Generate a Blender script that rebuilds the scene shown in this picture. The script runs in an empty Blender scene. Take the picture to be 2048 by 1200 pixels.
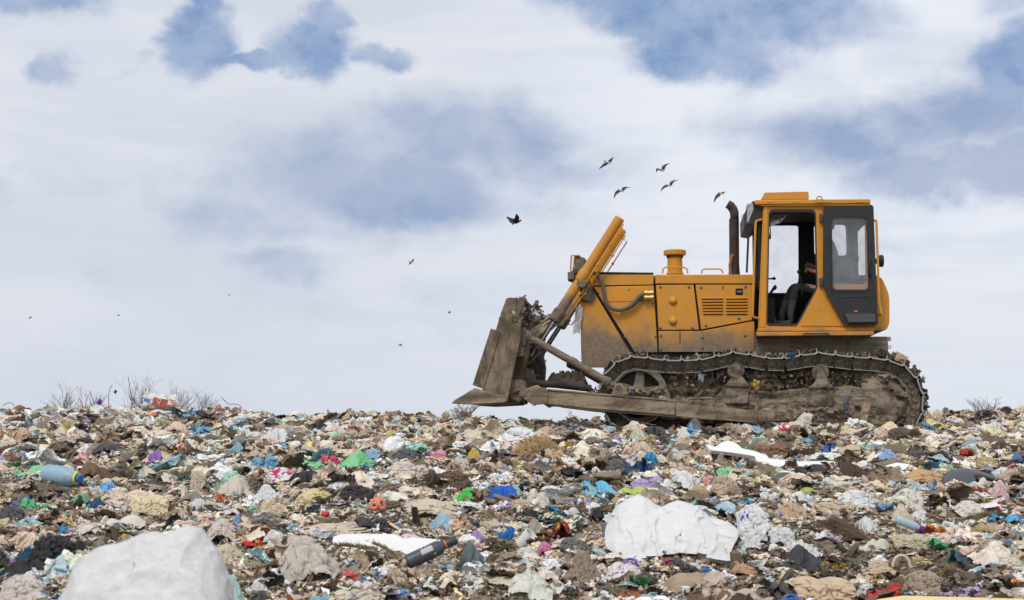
import bpy, bmesh, math, random
import numpy as np
from mathutils import Vector, Matrix
from mathutils.geometry import tessellate_polygon

random.seed(7)
RNG = np.random.default_rng(11)
SC = bpy.context.scene
COL = SC.collection

# ------------------------------------------------------------------ camera
CAMZ = 1.6
FPX = 3000.0                       # focal length in pixels of the 2048 wide photograph
PITCH = math.atan(245.0 / FPX)
cam_d = bpy.data.cameras.new("camera")
cam = bpy.data.objects.new("camera", cam_d)
COL.objects.link(cam)
cam.location = (0, 0, CAMZ)
cam.rotation_euler = (math.pi / 2 + PITCH, 0, 0)
cam_d.sensor_width = 36.0
cam_d.lens = 36.0 * FPX / 2048.0
cam_d.clip_start = 0.1
cam_d.clip_end = 20000
cam_d.dof.use_dof = True
cam_d.dof.focus_distance = 15.0
cam_d.dof.aperture_fstop = 7.0
SC.camera = cam

# ------------------------------------------------------------------ light
SUN_EL, SUN_AZ = math.radians(50), math.radians(205)   # azimuth measured clockwise from +Y
sun_d = bpy.data.lights.new("sun", 'SUN')
sun_d.energy = 2.0
sun_d.angle = math.radians(20)
sun_d.color = (1.0, 0.95, 0.88)
sun = bpy.data.objects.new("sun", sun_d)
COL.objects.link(sun)
sdir = Vector((math.sin(SUN_AZ) * math.cos(SUN_EL), math.cos(SUN_AZ) * math.cos(SUN_EL), math.sin(SUN_EL)))
sun.rotation_euler = sdir.to_track_quat('Z', 'Y').to_euler()

SC.view_settings.view_transform = 'Standard'
SC.view_settings.look = 'None'
SC.view_settings.exposure = 0.0
SC.view_settings.gamma = 1.0
SC.view_settings.use_curve_mapping = False
SC.render.engine = 'CYCLES'
SC.cycles.max_bounces = 6
SC.cycles.diffuse_bounces = 3
SC.cycles.glossy_bounces = 3
SC.cycles.transmission_bounces = 4
SC.cycles.transparent_max_bounces = 8
SC.cycles.use_adaptive_sampling = True
SC.cycles.adaptive_threshold = 0.02
SC.cycles.use_denoising = True


def lin(r, g, b):
    def f(c):
        c /= 255.0
        return c / 12.92 if c <= 0.04045 else ((c + 0.055) / 1.055) ** 2.4
    return (f(r), f(g), f(b))


class NT:
    """small node tree writer"""
    def __init__(s, tree):
        s.t = tree; s.n = tree.nodes; s.l = tree.links

    def node(s, typ, **kw):
        nd = s.n.new(typ)
        for k, v in kw.items():
            setattr(nd, k, v)
        return nd

    def put(s, sock, v):
        if isinstance(v, bpy.types.NodeSocket):
            s.l.new(v, sock)
        elif v is not None:
            if isinstance(v, tuple) and len(v) == 3 and sock.type == 'RGBA':
                v = (*v, 1.0)
            sock.default_value = v

    def math(s, op, a, b=None, c=None, clamp=False):
        nd = s.node('ShaderNodeMath', operation=op, use_clamp=clamp)
        s.put(nd.inputs[0], a)
        if b is not None: s.put(nd.inputs[1], b)
        if c is not None: s.put(nd.inputs[2], c)
        return nd.outputs[0]

    def ss(s, x, e0, e1):
        nd = s.node('ShaderNodeMapRange', interpolation_type='SMOOTHSTEP')
        s.put(nd.inputs['Value'], x)
        nd.inputs['From Min'].default_value = e0
        nd.inputs['From Max'].default_value = e1
        return nd.outputs['Result']

    def mix(s, f, a, b, typ='MIX'):
        nd = s.node('ShaderNodeMix', data_type='RGBA', blend_type=typ)
        s.put(nd.inputs[0], f); s.put(nd.inputs[6], a); s.put(nd.inputs[7], b)
        return nd.outputs[2]

    def noise(s, vec, scale, detail=4, rough=0.5, dist=0.0):
        nd = s.node('ShaderNodeTexNoise')
        if vec is not None: s.put(nd.inputs['Vector'], vec)
        nd.inputs['Scale'].default_value = scale
        nd.inputs['Detail'].default_value = detail
        nd.inputs['Roughness'].default_value = rough
        nd.inputs['Distortion'].default_value = dist
        return nd.outputs['Fac']

    def mapv(s, vec, scale=(1, 1, 1), loc=(0, 0, 0)):
        nd = s.node('ShaderNodeMapping')
        s.put(nd.inputs['Vector'], vec)
        nd.inputs['Scale'].default_value = scale
        nd.inputs['Location'].default_value = loc
        return nd.outputs[0]


def px_dir(u, v):
    a = (u - 1024.0) / FPX; b = (600.0 - v) / FPX
    cp, sp = math.cos(PITCH), math.sin(PITCH)
    return Vector((a, cp - b * sp, sp + b * cp))


# ------------------------------------------------------------------ sky
def build_world():
    w = bpy.data.worlds.new("World")
    SC.world = w
    w.use_nodes = True
    T = NT(w.node_tree)
    T.n.clear()
    out = T.node('ShaderNodeOutputWorld')
    bg = T.node('ShaderNodeBackground')
    bg.inputs['Strength'].default_value = 0.1
    T.l.new(bg.outputs[0], out.inputs[0])
    sky = T.node('ShaderNodeTexSky')
    sky.sky_type = 'NISHITA'
    sky.sun_disc = False
    sky.sun_elevation = SUN_EL
    sky.sun_rotation = SUN_AZ
    tc = T.node('ShaderNodeTexCoord')
    sep = T.node('ShaderNodeSeparateXYZ')
    T.l.new(tc.outputs['Generated'], sep.inputs[0])
    x, y, z = sep.outputs
    az = T.math('ARCTAN2', x, y)                 # radians, 0 ahead
    el = T.math('ARCSINE', z)
    # warp the sky angles with noise so that cloud edges billow
    nv = T.mapv(tc.outputs['Generated'], (1, 1, 1.4))
    n1 = T.node('ShaderNodeTexNoise'); T.l.new(nv, n1.inputs['Vector'])
    n1.inputs['Scale'].default_value = 9.0; n1.inputs['Detail'].default_value = 7; n1.inputs['Roughness'].default_value = 0.56
    sc = T.node('ShaderNodeSeparateColor'); T.l.new(n1.outputs['Color'], sc.inputs[0])
    n2 = T.node('ShaderNodeTexNoise'); T.l.new(nv, n2.inputs['Vector'])
    n2.inputs['Scale'].default_value = 34.0; n2.inputs['Detail'].default_value = 8; n2.inputs['Roughness'].default_value = 0.6
    sc2 = T.node('ShaderNodeSeparateColor'); T.l.new(n2.outputs['Color'], sc2.inputs[0])

    def warped(base, a, b, amp1, amp2):
        q = T.math('MULTIPLY_ADD', a, amp1, base)
        q = T.math('ADD', q, -0.5 * amp1)
        q = T.math('MULTIPLY_ADD', b, amp2, q)
        return T.math('ADD', q, -0.5 * amp2)
    azw = warped(az, sc.outputs[0], sc2.outputs[0], 0.060, 0.034)
    elw = warped(el, sc.outputs[1], sc2.outputs[1], 0.042, 0.024)

    def blob(u, v, ru, rv, soft, rot=0.0):
        d = px_dir(u, v); d.normalize()
        a0 = math.atan2(d.x, d.y); e0 = math.asin(d.z)
        da = T.math('ADD', azw, -a0); de = T.math('ADD', elw, -e0)
        c, s_ = math.cos(rot), math.sin(rot)
        p = T.math('ADD', T.math('MULTIPLY', da, c), T.math('MULTIPLY', de, s_))
        q = T.math('SUBTRACT', T.math('MULTIPLY', de, c), T.math('MULTIPLY', da, s_))
        p = T.math('MULTIPLY', p, FPX / ru); q = T.math('MULTIPLY', q, FPX / rv)
        r2 = T.math('ADD', T.math('MULTIPLY', p, p), T.math('MULTIPLY', q, q))
        return T.ss(T.math('SQRT', r2), 1.0 + soft, 1.0 - soft)

    def group(lst):
        r = None
        for it in lst:
            b = blob(*it[:6])
            b = T.math('MULTIPLY', b, it[6])
            r = b if r is None else T.math('MAXIMUM', r, b)
        return r
    # strong blue clouds / gaps: (u, v, ru, rv, soft, rot, weight)
    strong = group([
        (384, 100, 74, 78, .40, 0, 1.0), (404, 25, 54, 60, .45, 0, .85), (500, 128, 110, 20, .5, .1, .9),
        (618, 106, 92, 62, .42, 0, 1.0), (640, 56, 58, 42, .45, 0, .9), (752, 126, 74, 28, .5, 0, .9),
        (114, 142, 50, 32, .55, 0, .7), (232, 152, 30, 10, .7, .4, .4), (90, -5, 110, 34, .6, 0, .8),
        (276, 122, 28, 10, .7, 0, .45),
        (1430, 5, 300, 96, .35, 0, 1.0), (1420, 100, 160, 62, .5, 0, .95), (1250, -20, 190, 70, .5, 0, .9),
        (1660, 30, 150, 62, .6, 0, .75), (2052, 105, 100, 80, .45, 0, 1.0), (2040, -10, 90, 40, .6, 0, .6),
    ])
    soft = group([
        (960, 275, 250, 75, .75, 0, .85), (780, 380, 250, 85, .75, -.05, .85), (560, 370, 260, 90, .85, 0, .55),
        (1050, 330, 220, 60, .85, 0, .7), (720, 460, 260, 45, .9, 0, .45), (430, 420, 170, 80, .9, 0, .5), (620, 300, 200, 50, .9, .3, .45),
        (560, 540, 130, 24, .9, 0, .4), (1000, 400, 300, 60, .9, 0, .4),
        (1790, 270, 330, 75, .7, -.02, .75), (1960, 335, 250, 62, .7, 0, .95), (1940, 235, 200, 90, .8, 0, .75),
        (2000, 180, 140, 90, .8, 0, .5), (1720, 180, 200, 100, .9, 0, .25), (1850, 480, 180, 34, .9, 0, .25),
        (150, 380, 330, 60, .95, 0, .25), (800, 590, 330, 34, .95, 0, .2), (300, 560, 340, 60, .95, 0, .12),
    ])
    # the same kind of cloud carries on round the rest of the sky
    far = T.noise(T.mapv(tc.outputs['Generated'], (1, 1, 2.6)), 3.2, 7, 0.55, 0.3)
    farm = T.ss(far, 0.55, 0.72)
    outside = T.math('MAXIMUM', T.ss(T.math('ABSOLUTE', az), 0.36, 0.52), T.ss(el, 0.30, 0.42))
    farm = T.math('MULTIPLY', farm, outside)
    strong = T.math('MAXIMUM', strong, T.math('MULTIPLY', farm, 0.8))
    # billowing: noise eats into the cloud edges
    bil = T.noise(T.mapv(tc.outputs['Generated'], (1, 1, 1.3), (3, 1, 2)), 15.0, 9, 0.58, 0.35)
    bil = T.math('ADD', bil, -0.5)
    softm = T.math('MULTIPLY_ADD', bil, 1.1, soft)
    dens = T.math('MULTIPLY_ADD', T.noise(T.mapv(tc.outputs['Generated'], (1, 1, 1.6), (8, 3, 5)), 11.0, 8, 0.6, 0.5), 1.5, 0.20)
    soft = T.math('MULTIPLY', T.math('MULTIPLY', T.ss(softm, 0.02, 1.0), 0.98), T.math('ADD', dens, 0.22), clamp=True)
    strong = T.math('MULTIPLY', T.ss(T.math('MULTIPLY_ADD', bil, 0.8, strong), 0.08, 1.12), T.math('ADD', dens, 0.10), clamp=True)
    # fine variation inside the veil
    veil = T.noise(T.mapv(tc.outputs['Generated'], (1, 1, 3.0), (4, 2, 1)), 6.0, 8, 0.55, 0.4)
    streak = T.noise(T.mapv(tc.outputs['Generated'], (1, 1, 9.0), (1, 7, 3)), 7.0, 6, 0.5)
    # the veil: pale lilac grey on the left and low down, whiter to the right
    rightness = T.ss(az, -0.12, 0.16)
    base = T.mix(rightness, lin(211, 217, 229), lin(233, 238, 247))
    base = T.mix(T.math('MULTIPLY', T.ss(veil, 0.35, 0.68), 0.55), base, lin(232, 236, 243))
    base = T.mix(T.math('MULTIPLY', T.ss(streak, 0.45, 0.7), 0.35), base, lin(206, 213, 227))
    lowf = T.ss(el, 0.16, 0.0)
    base = T.mix(T.math('MULTIPLY', lowf, 0.5), base, lin(212, 218, 229))
    blue = T.mix(T.ss(sc2.outputs[2], 0.35, 0.65), lin(132, 158, 201), lin(160, 180, 212))
    softc = T.mix(T.ss(sc.outputs[2], 0.35, 0.65), lin(152, 171, 204), lin(179, 191, 215))
    x10 = lambda c: T.mix(1.0, c, (10.0, 10.0, 10.0), 'MULTIPLY')
    for nd in T.n:
        if nd.bl_idname == 'ShaderNodeMix':
            nd.clamp_result = False; nd.clamp_factor = True
    base = x10(base); softc = x10(softc)
    # the blue shows the clear sky through thin haze
    clear = T.mix(0.92, sky.outputs[0], x10(blue))
    c = T.mix(soft, base, softc)
    c = T.mix(strong, c, clear)
    T.l.new(c, bg.inputs['Color'])


build_world()

# ------------------------------------------------------------------ object helpers
def tag(o, label=None, cat=None, group=None, kind=None):
    if label: o['label'] = label
    if cat: o['category'] = cat
    if group: o['group'] = group
    if kind: o['kind'] = kind
    return o


def empty(name, loc=(0, 0, 0), rz=0.0):
    o = bpy.data.objects.new(name, None)
    o.empty_display_size = 0.2
    COL.objects.link(o)
    o.location = loc
    o.rotation_euler = (0, 0, rz)
    return o


def link_mesh(name, me, parent=None):
    o = bpy.data.objects.new(name, me)
    COL.objects.link(o)
    if parent is not None: o.parent = parent
    return o


class MB:
    """collects geometry, links it as ONE mesh object"""
    def __init__(s):
        s.v = []; s.f = []; s.m = []

    def add(s, vs, fs, mi=0):
        o = len(s.v)
        s.v += [tuple(p) for p in vs]
        s.f += [tuple(i + o for i in f) for f in fs]
        s.m += [mi] * len(fs)
        return s

    def box(s, x0, x1, y0, y1, z0, z1, mi=0):
        vs = [(x, y, z) for x in (x0, x1) for y in (y0, y1) for z in (z0, z1)]
        return s.add(vs, [(0, 1, 3, 2), (4, 6, 7, 5), (0, 4, 5, 1), (2, 3, 7, 6), (0, 2, 6, 4), (1, 5, 7, 3)], mi)

    def prism(s, poly, y0, y1, holes=(), mi=0):
        """poly: list of (x, z); extruded along y"""
        rings = [poly] + list(holes)
        flat = [p for r in rings for p in r]
        n = len(flat)
        tris = tessellate_polygon([[Vector((p[0], p[1], 0)) for p in r] for r in rings])
        vs = [(p[0], y0, p[1]) for p in flat] + [(p[0], y1, p[1]) for p in flat]
        fs = []
        for t in tris:
            fs.append(tuple(t)); fs.append(tuple(i + n for i in reversed(t)))
        o = 0
        for r in rings:
            k = len(r)
            for i in range(k):
                a, b = o + i, o + (i + 1) % k
                fs.append((a, b, b + n, a + n))
            o += k
        return s.add(vs, fs, mi)

    def tube(s, pts, r, n=10, cap=True, mi=0):
        pts = [Vector(p) for p in pts]
        rs = r if isinstance(r, (list, tuple)) else [r] * len(pts)
        vs = []; fs = []
        up = None
        for i, p in enumerate(pts):
            t = (pts[min(i + 1, len(pts) - 1)] - pts[max(i - 1, 0)]).normalized()
            if up is None:
                up = Vector((0, 1, 0)) if abs(t.y) < 0.9 else Vector((1, 0, 0))
            sx = t.cross(up).normalized(); up = sx.cross(t).normalized()
            for k in range(n):
                a = 2 * math.pi * k / n
                vs.append(p + (sx * math.cos(a) + up * math.sin(a)) * rs[i])
        for i in range(len(pts) - 1):
            for k in range(n):
                a = i * n + k; b = i * n + (k + 1) % n
                fs.append((a, b, b + n, a + n))
        if cap:
            fs.append(tuple(range(n - 1, -1, -1)))
            fs.append(tuple(range((len(pts) - 1) * n, len(pts) * n)))
        return s.add(vs, fs, mi)

    def ring(s, c, axis, r0, r1, w, n=40, mi=0):
        """flat annulus with thickness w along axis"""
        c = Vector(c); ax = Vector(axis).normalized()
        a_ = ax.orthogonal().normalized(); b_ = ax.cross(a_)
        vs = []; fs = []
        for k in range(n):
            d = a_ * math.cos(2 * math.pi * k / n) + b_ * math.sin(2 * math.pi * k / n)
            vs += [c + d * r0 - ax * w / 2, c + d * r1 - ax * w / 2, c + d * r1 + ax * w / 2, c + d * r0 + ax * w / 2]
        for k in range(n):
            o = 4 * k; q = 4 * ((k + 1) % n)
            for j in range(4):
                fs.append((o + j, o + (j + 1) % 4, q + (j + 1) % 4, q + j))
        return s.add(vs, fs, mi)

    def lathe(s, base, axis, prof, n=24, mi=0):
        """prof: list of (radius, distance along axis)"""
        base = Vector(base); ax = Vector(axis).normalized()
        a_ = ax.orthogonal().normalized(); b_ = ax.cross(a_)
        vs = []; fs = []
        for r, h in prof:
            for k in range(n):
                d = a_ * math.cos(2 * math.pi * k / n) + b_ * math.sin(2 * math.pi * k / n)
                vs.append(base + ax * h + d * max(r, 1e-4))
        for i in range(len(prof) - 1):
            for k in range(n):
                a = i * n + k; b = i * n + (k + 1) % n
                fs.append((a, b, b + n, a + n))
        fs.append(tuple(range(n - 1, -1, -1)))
        fs.append(tuple(range((len(prof) - 1) * n, len(prof) * n)))
        return s.add(vs, fs, mi)

    def mesh(s, name, mats, smooth=True):
        me = bpy.data.meshes.new(name)
        me.from_pydata(s.v, [], s.f)
        for m in (mats if isinstance(mats, (list, tuple)) else [mats]):
            me.materials.append(m)
        me.polygons.foreach_set('material_index', s.m)
        bm = bmesh.new(); bm.from_mesh(me)
        bmesh.ops.recalc_face_normals(bm, faces=bm.faces)
        bm.to_mesh(me); bm.free()
        if smooth:
            me.polygons.foreach_set('use_smooth', [True] * len(me.polygons))
            try:
                me.set_sharp_from_angle(angle=math.radians(32))
            except Exception:
                pass
        me.update()
        return me

    def build_rough(s, name, mats, parent=None, amp=.02, step=.03):
        """a body caked in earth: cut fine and pushed about"""
        me = s.mesh(name, mats, False)
        bm = bmesh.new(); bm.from_mesh(me)
        bmesh.ops.triangulate(bm, faces=bm.faces)
        for _ in range(7):
            es = [e for e in bm.edges if e.calc_length() > step * 2]
            if not es or len(bm.faces) > 14000: break
            bmesh.ops.subdivide_edges(bm, edges=es, cuts=1, use_grid_fill=False)
            bmesh.ops.triangulate(bm, faces=[f for f in bm.faces if len(f.verts) > 3])
        bm.normal_update()
        co = np.array([v.co[:] for v in bm.verts]); no = np.array([v.normal[:] for v in bm.verts])
        d = LA(co[:, 0] * 7 + co[:, 1] * 5, co[:, 2] * 8 + co[:, 1] * 3) + .7 * LB(co[:, 0] * 19 + co[:, 1] * 11, co[:, 2] * 23) + .5 * LC(co[:, 0] * 45, co[:, 2] * 50 + co[:, 1] * 40)
        co += no * (d * amp)[:, None]
        for v, c in zip(bm.verts, co): v.co = c
        bm.to_mesh(me); bm.free()
        me.polygons.foreach_set('use_smooth', [True] * len(me.polygons))
        return link_mesh(name, me, parent)

    def build(s, name, mats, parent=None, bevel=0.0, smooth=True):
        o = link_mesh(name, s.mesh(name, mats, smooth), parent)
        if bevel > 0:
            b = o.modifiers.new('bevel', 'BEVEL')
            b.width = bevel; b.segments = 2; b.limit_method = 'ANGLE'; b.angle_limit = math.radians(40)
            b.harden_normals = False
        return o


def round_poly(pts, r, seg=5):
    out = []
    n = len(pts)
    rr = r if isinstance(r, (list, tuple)) else [r] * n
    for i in range(n):
        p0, p1, p2 = Vector(pts[i - 1]), Vector(pts[i]), Vector(pts[(i + 1) % n])
        a = (p0 - p1); b = (p2 - p1)
        k = min(rr[i], a.length * .45, b.length * .45)
        if k < 1e-4:
            out.append(tuple(p1)); continue
        s_ = p1 + a.normalized() * k; e_ = p1 + b.normalized() * k
        for j in range(seg + 1):
            t = j / seg
            out.append(tuple(s_ * (1 - t) ** 2 + p1 * 2 * t * (1 - t) + e_ * t * t))
    return out

# ------------------------------------------------------------------ noise and terrain
class Lattice:
    def __init__(s, seed, n=256):
        s.n = n
        s.g = np.random.default_rng(seed).random((n, n))

    def __call__(s, x, y):
        x = np.asarray(x, float); y = np.asarray(y, float)
        xi = np.floor(x).astype(int); yi = np.floor(y).astype(int)
        fx = x - xi; fy = y - yi
        fx = fx * fx * (3 - 2 * fx); fy = fy * fy * (3 - 2 * fy)
        n = s.n; g = s.g
        a = g[xi % n, yi % n]; b = g[(xi + 1) % n, yi % n]
        c = g[xi % n, (yi + 1) % n]; d = g[(xi + 1) % n, (yi + 1) % n]
        return (a * (1 - fx) + b * fx) * (1 - fy) + (c * (1 - fx) + d * fx) * fy - 0.5


LA, LB, LC = Lattice(1), Lattice(2), Lattice(3)


def ground(x, y, fine=True):
    """height of the landfill surface"""
    x = np.asarray(x, float); y = np.asarray(y, float)
    k = np.interp(y, [0, 4, 6, 7.5, 9, 11.7, 15, 18, 20, 23, 25, 27, 31, 40, 60, 400],
                  [-1.35, -1.12, -1.0, -.92, -.79, -.50, -.31, -.22, -.17, -.13, -.10, -.12, -.5, -2, -6, -9])
    # the rim of the tip: higher on the left, and behind the tracks on the right
    rim = np.exp(-((y - 25.2) / 2.4) ** 2)
    hx = x / np.maximum(y, 1.0)
    lift = np.interp(hx, [-.42, -.30, -.20, -.14, -.07, -.03, .0, .06, .20, .27, .33, .42],
                     [.20, .18, .18, .12, .10, .04, .0, -.02, -.02, .06, .13, .2])
    z = k + rim * lift
    # small shoulder in front of the tracks so they sit in the rubbish
    z = z - .015 * np.exp(-((y - 18.6) / .8) ** 2) * np.interp(x, [.5, 1.5, 5.5, 6.5], [0, 1, 1, 0])
    amp = np.interp(y, [0, 20, 27, 60], [1.0, 1.0, .8, .3])
    z = z + amp * (.13 * LA(x * .8, y * .8) + .13 * LB(x * 2.1, y * 2.1))
    if fine:
        z = z + amp * (.05 * LC(x * 5, y * 5) + .03 * LA(x * 12, y * 12) + .02 * LB(x * 27, y * 27))
    return CAMZ + z


def hit_ground(u, v, ymax=40.0):
    d = px_dir(u, v)
    ys = np.arange(3.0, ymax, 0.04)
    t = ys / d.y
    gx = d.x * t; gz = CAMZ + d.z * t
    below = np.nonzero(gz <= ground(gx, ys, False))[0]
    i = below[0] if len(below) else len(ys) - 1
    return Vector((gx[i], ys[i], float(ground(gx[i], ys[i], False))))


# ------------------------------------------------------------------ litter materials
def mat_new(name):
    m = bpy.data.materials.new(name)
    m.use_nodes = True
    T = NT(m.node_tree)
    b = T.n['Principled BSDF']
    return m, T, b


def mat_litter(name, inst=True, color=(.6, .55, .5), trans=0.35, rough=.5, dirt=.5, prints=None, dscale=7.0, folds=True, dlo=.47):
    m, T, b = mat_new(name)
    tc = T.node('ShaderNodeTexCoord')
    vec = tc.outputs['Object']
    if inst:
        at = T.node('ShaderNodeAttribute'); at.attribute_type = 'INSTANCER'; at.attribute_name = 'col'
        base = at.outputs['Color']
        at2 = T.node('ShaderNodeAttribute'); at2.attribute_type = 'INSTANCER'; at2.attribute_name = 'rnd'
        off = T.node('ShaderNodeVectorMath', operation='ADD')
        T.l.new(vec, off.inputs[0]); T.l.new(at2.outputs['Vector'], off.inputs[1])
        vec = off.outputs[0]
    else:
        base = None
    col = base if inst else (*color, 1.0)
    if prints:
        for pc, sc_, th, lo in prints:
            f = T.ss(T.noise(T.mapv(vec, (1, 1, 1), lo), sc_, 1, .4, .6), th, th + .02)
            col = T.mix(f, col, pc)
    n = T.noise(vec, dscale, 8, .66, .8)
    f = T.math('MULTIPLY', T.ss(n, dlo, dlo + .18), dirt)
    col = T.mix(f, col, (.20, .155, .11, 1))
    n2 = T.noise(vec, dscale * 5, 5, .6)
    col = T.mix(T.math('MULTIPLY', T.ss(n2, .52, .8), dirt * .8), col, (.07, .052, .036, 1))
    T.put(b.inputs['Base Color'], col)
    b.inputs['Roughness'].default_value = rough
    b.inputs['Specular IOR Level'].default_value = .35
    if folds:
        # fine creases of thin film
        w = T.noise(T.mapv(vec, (1.0, 2.6, 1.6)), 9, 7, .6, 2.2)
        cr = T.math('ABSOLUTE', T.math('ADD', w, -.5))
        v2 = T.noise(vec, 30, 6, .62, .8)
        hgt = T.math('ADD', T.math('MULTIPLY', cr, 2.0), T.math('MULTIPLY', v2, .5))
        bp = T.node('ShaderNodeBump')
        bp.inputs['Strength'].default_value = .7
        bp.inputs['Distance'].default_value = .0035 if inst else .007
        T.l.new(hgt, bp.inputs['Height'])
        T.l.new(bp.outputs[0], b.inputs['Normal'])
    if trans > 0:
        tr = T.node('ShaderNodeBsdfTranslucent')
        T.put(tr.inputs['Color'], col)
        mx = T.node('ShaderNodeMixShader')
        mx.inputs[0].default_value = trans
        out = T.n['Material Output']
        T.l.new(b.outputs[0], mx.inputs[1]); T.l.new(tr.outputs[0], mx.inputs[2])
        T.l.new(mx.outputs[0], out.inputs[0])
    return m


def mat_soil(name, c1=(.11, .086, .063), c2=(.27, .22, .165), scale=6, bump=.02, rough=.95):
    m, T, b = mat_new(name)
    tc = T.node('ShaderNodeTexCoord')
    n = T.noise(tc.outputs['Object'], scale, 8, .65)
    n2 = T.noise(tc.outputs['Object'], scale * 7, 6, .65)
    f = T.math('ADD', T.math('MULTIPLY', n, .6), T.math('MULTIPLY', n2, .4))
    col = T.mix(T.ss(f, .35, .65), (*c1, 1), (*c2, 1))
    T.put(b.inputs['Base Color'], col)
    b.inputs['Roughness'].default_value = rough
    b.inputs['Specular IOR Level'].default_value = .2
    bp = T.node('ShaderNodeBump')
    bp.inputs['Strength'].default_value = .8; bp.inputs['Distance'].default_value = bump
    T.l.new(f, bp.inputs['Height']); T.l.new(bp.outputs[0], b.inputs['Normal'])
    return m


M = {}
M['soil'] = mat_soil('rotted_soil')
M['plain'] = mat_soil('plain_ground', (.15, .14, .11), (.22, .20, .16), .02, .0)


def grid_mesh(name, xs, ys, zf, mat):
    X, Y = np.meshgrid(xs, ys)
    Z = zf(X, Y)
    n, m_ = X.shape
    co = np.stack([X, Y, Z], -1).reshape(-1, 3)
    idx = np.arange(n * m_).reshape(n, m_)
    q = np.stack([idx[:-1, :-1], idx[:-1, 1:], idx[1:, 1:], idx[1:, :-1]], -1).reshape(-1, 4)
    return np_mesh(name, co, q, mat)


def np_mesh(name, co, quads, mat, smooth=True):
    me = bpy.data.meshes.new(name)
    k = quads.shape[1]
    me.vertices.add(len(co)); me.vertices.foreach_set('co', np.ascontiguousarray(co, np.float32).ravel())
    me.loops.add(quads.size); me.loops.foreach_set('vertex_index', quads.astype(np.int32).ravel())
    me.polygons.add(len(quads))
    me.polygons.foreach_set('loop_start', np.arange(0, quads.size, k, dtype=np.int32))
    me.polygons.foreach_set('use_smooth', np.full(len(quads), smooth))
    for mm in (mat if isinstance(mat, (list, tuple)) else [mat]):
        me.materials.append(mm)
    me.update(calc_edges=True)
    me.validate()
    return me


def spaced(a, b, steps):
    return np.concatenate([np.arange(a_, b_, s_) for a_, b_, s_ in steps] + [[b]])


gx = spaced(-60, 60, [(-60, -12, 2.0), (-12, 12, .055), (12, 60, 2.0)])
gy = spaced(-20, 60, [(-20, 3, 1.0), (3, 28, .055), (28, 60, 1.0)])
g_o = link_mesh('ground', grid_mesh('ground', gx, gy, lambda x, y: ground(x, y), M['soil']))
tag(g_o, kind='structure')


def plain_h(x, y):
    return np.full_like(x, CAMZ - 7.5)


pl = link_mesh('plain', grid_mesh('plain', np.linspace(-9000, 9000, 3), np.linspace(-9000, 9000, 3), plain_h, M['plain']))
tag(pl, kind='structure')

# ------------------------------------------------------------------ crumpled film: a small cloth solver
def solve(P, rest, iters, bend=.25, weld=None):
    """P: (K, n, m, 3); Gauss-Seidel distance constraints on grid edges"""
    def con(A, B, L, k, only_short=False):
        d = B - A
        ln = np.sqrt((d * d).sum(-1, keepdims=True)) + 1e-9
        c = (ln - L) / ln * .5 * k
        if only_short: c = np.minimum(c, 0)
        return d * c
    for _ in range(iters):
        for par in (0, 1):
            A = P[:, par:-1:2]; B = P[:, par + 1::2]; n_ = min(A.shape[1], B.shape[1])
            e = con(A[:, :n_], B[:, :n_], rest, .95); A[:, :n_] += e; B[:, :n_] -= e
            A = P[:, :, par:-1:2]; B = P[:, :, par + 1::2]; n_ = min(A.shape[2], B.shape[2])
            e = con(A[:, :, :n_], B[:, :, :n_], rest, .95); A[:, :, :n_] += e; B[:, :, :n_] -= e
            A = P[:, par:-1:2, :-1]; B = P[:, par + 1::2, 1:]; n_ = min(A.shape[1], B.shape[1])
            e = con(A[:, :n_], B[:, :n_], rest * 1.414, .35); A[:, :n_] += e; B[:, :n_] -= e
            A = P[:, par:-1:2, 1:]; B = P[:, par + 1::2, :-1]; n_ = min(A.shape[1], B.shape[1])
            e = con(A[:, :n_], B[:, :n_], rest * 1.414, .35); A[:, :n_] += e; B[:, :n_] -= e
        if bend:
            for ax in (1, 2):
                if ax == 1: A, B = P[:, :-2], P[:, 2:]
                else: A, B = P[:, :, :-2], P[:, :, 2:]
                e = con(A, B, rest * 1.9, bend, True)
                A += e * .5; B -= e * .5


def crumple(K, n, steps, seed, squeeze=(.5, .75), lift=.5, bend=.25):
    r = np.random.default_rng(seed)
    h = 1.0 / (n - 1)
    g = np.linspace(-.5, .5, n)
    X, Y = np.meshgrid(g, g, indexing='ij')
    P = np.zeros((K, n, n, 3))
    P[..., 0] = X; P[..., 1] = Y
    for k in range(K):
        for _ in range(7):
            a = r.uniform(0, 2 * math.pi); fq = r.uniform(5, 26); ph = r.uniform(0, 6.28)
            P[k, ..., 2] += np.sin((X * math.cos(a) + Y * math.sin(a)) * fq + ph) * .16 * lift * r.uniform(.4, 1) / (fq / 9)
    P[..., 2] += .15
    P += r.normal(0, .004, P.shape)
    sx = r.uniform(*squeeze, K) ** (1 / steps); sy = r.uniform(*squeeze, K) ** (1 / steps)
    cx = r.uniform(-.25, .25, (K, 1, 1)); cy = r.uniform(-.25, .25, (K, 1, 1))
    for s_ in range(steps):
        P[..., 0] = (P[..., 0] - cx) * sx[:, None, None] + cx
        P[..., 1] = (P[..., 1] - cy) * sy[:, None, None] + cy
        P[..., 2] -= .004
        solve(P, h, 2, bend)
        z = P[..., 2]
        P[..., 2] = np.where(z < 0, z * .1, z)
    solve(P, h, 4, bend)
    return P


def grid_quads(n, m_=None):
    m_ = m_ or n
    idx = np.arange(n * m_).reshape(n, m_)
    return np.stack([idx[:-1, :-1], idx[1:, :-1], idx[1:, 1:], idx[:-1, 1:]], -1).reshape(-1, 4)


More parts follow.
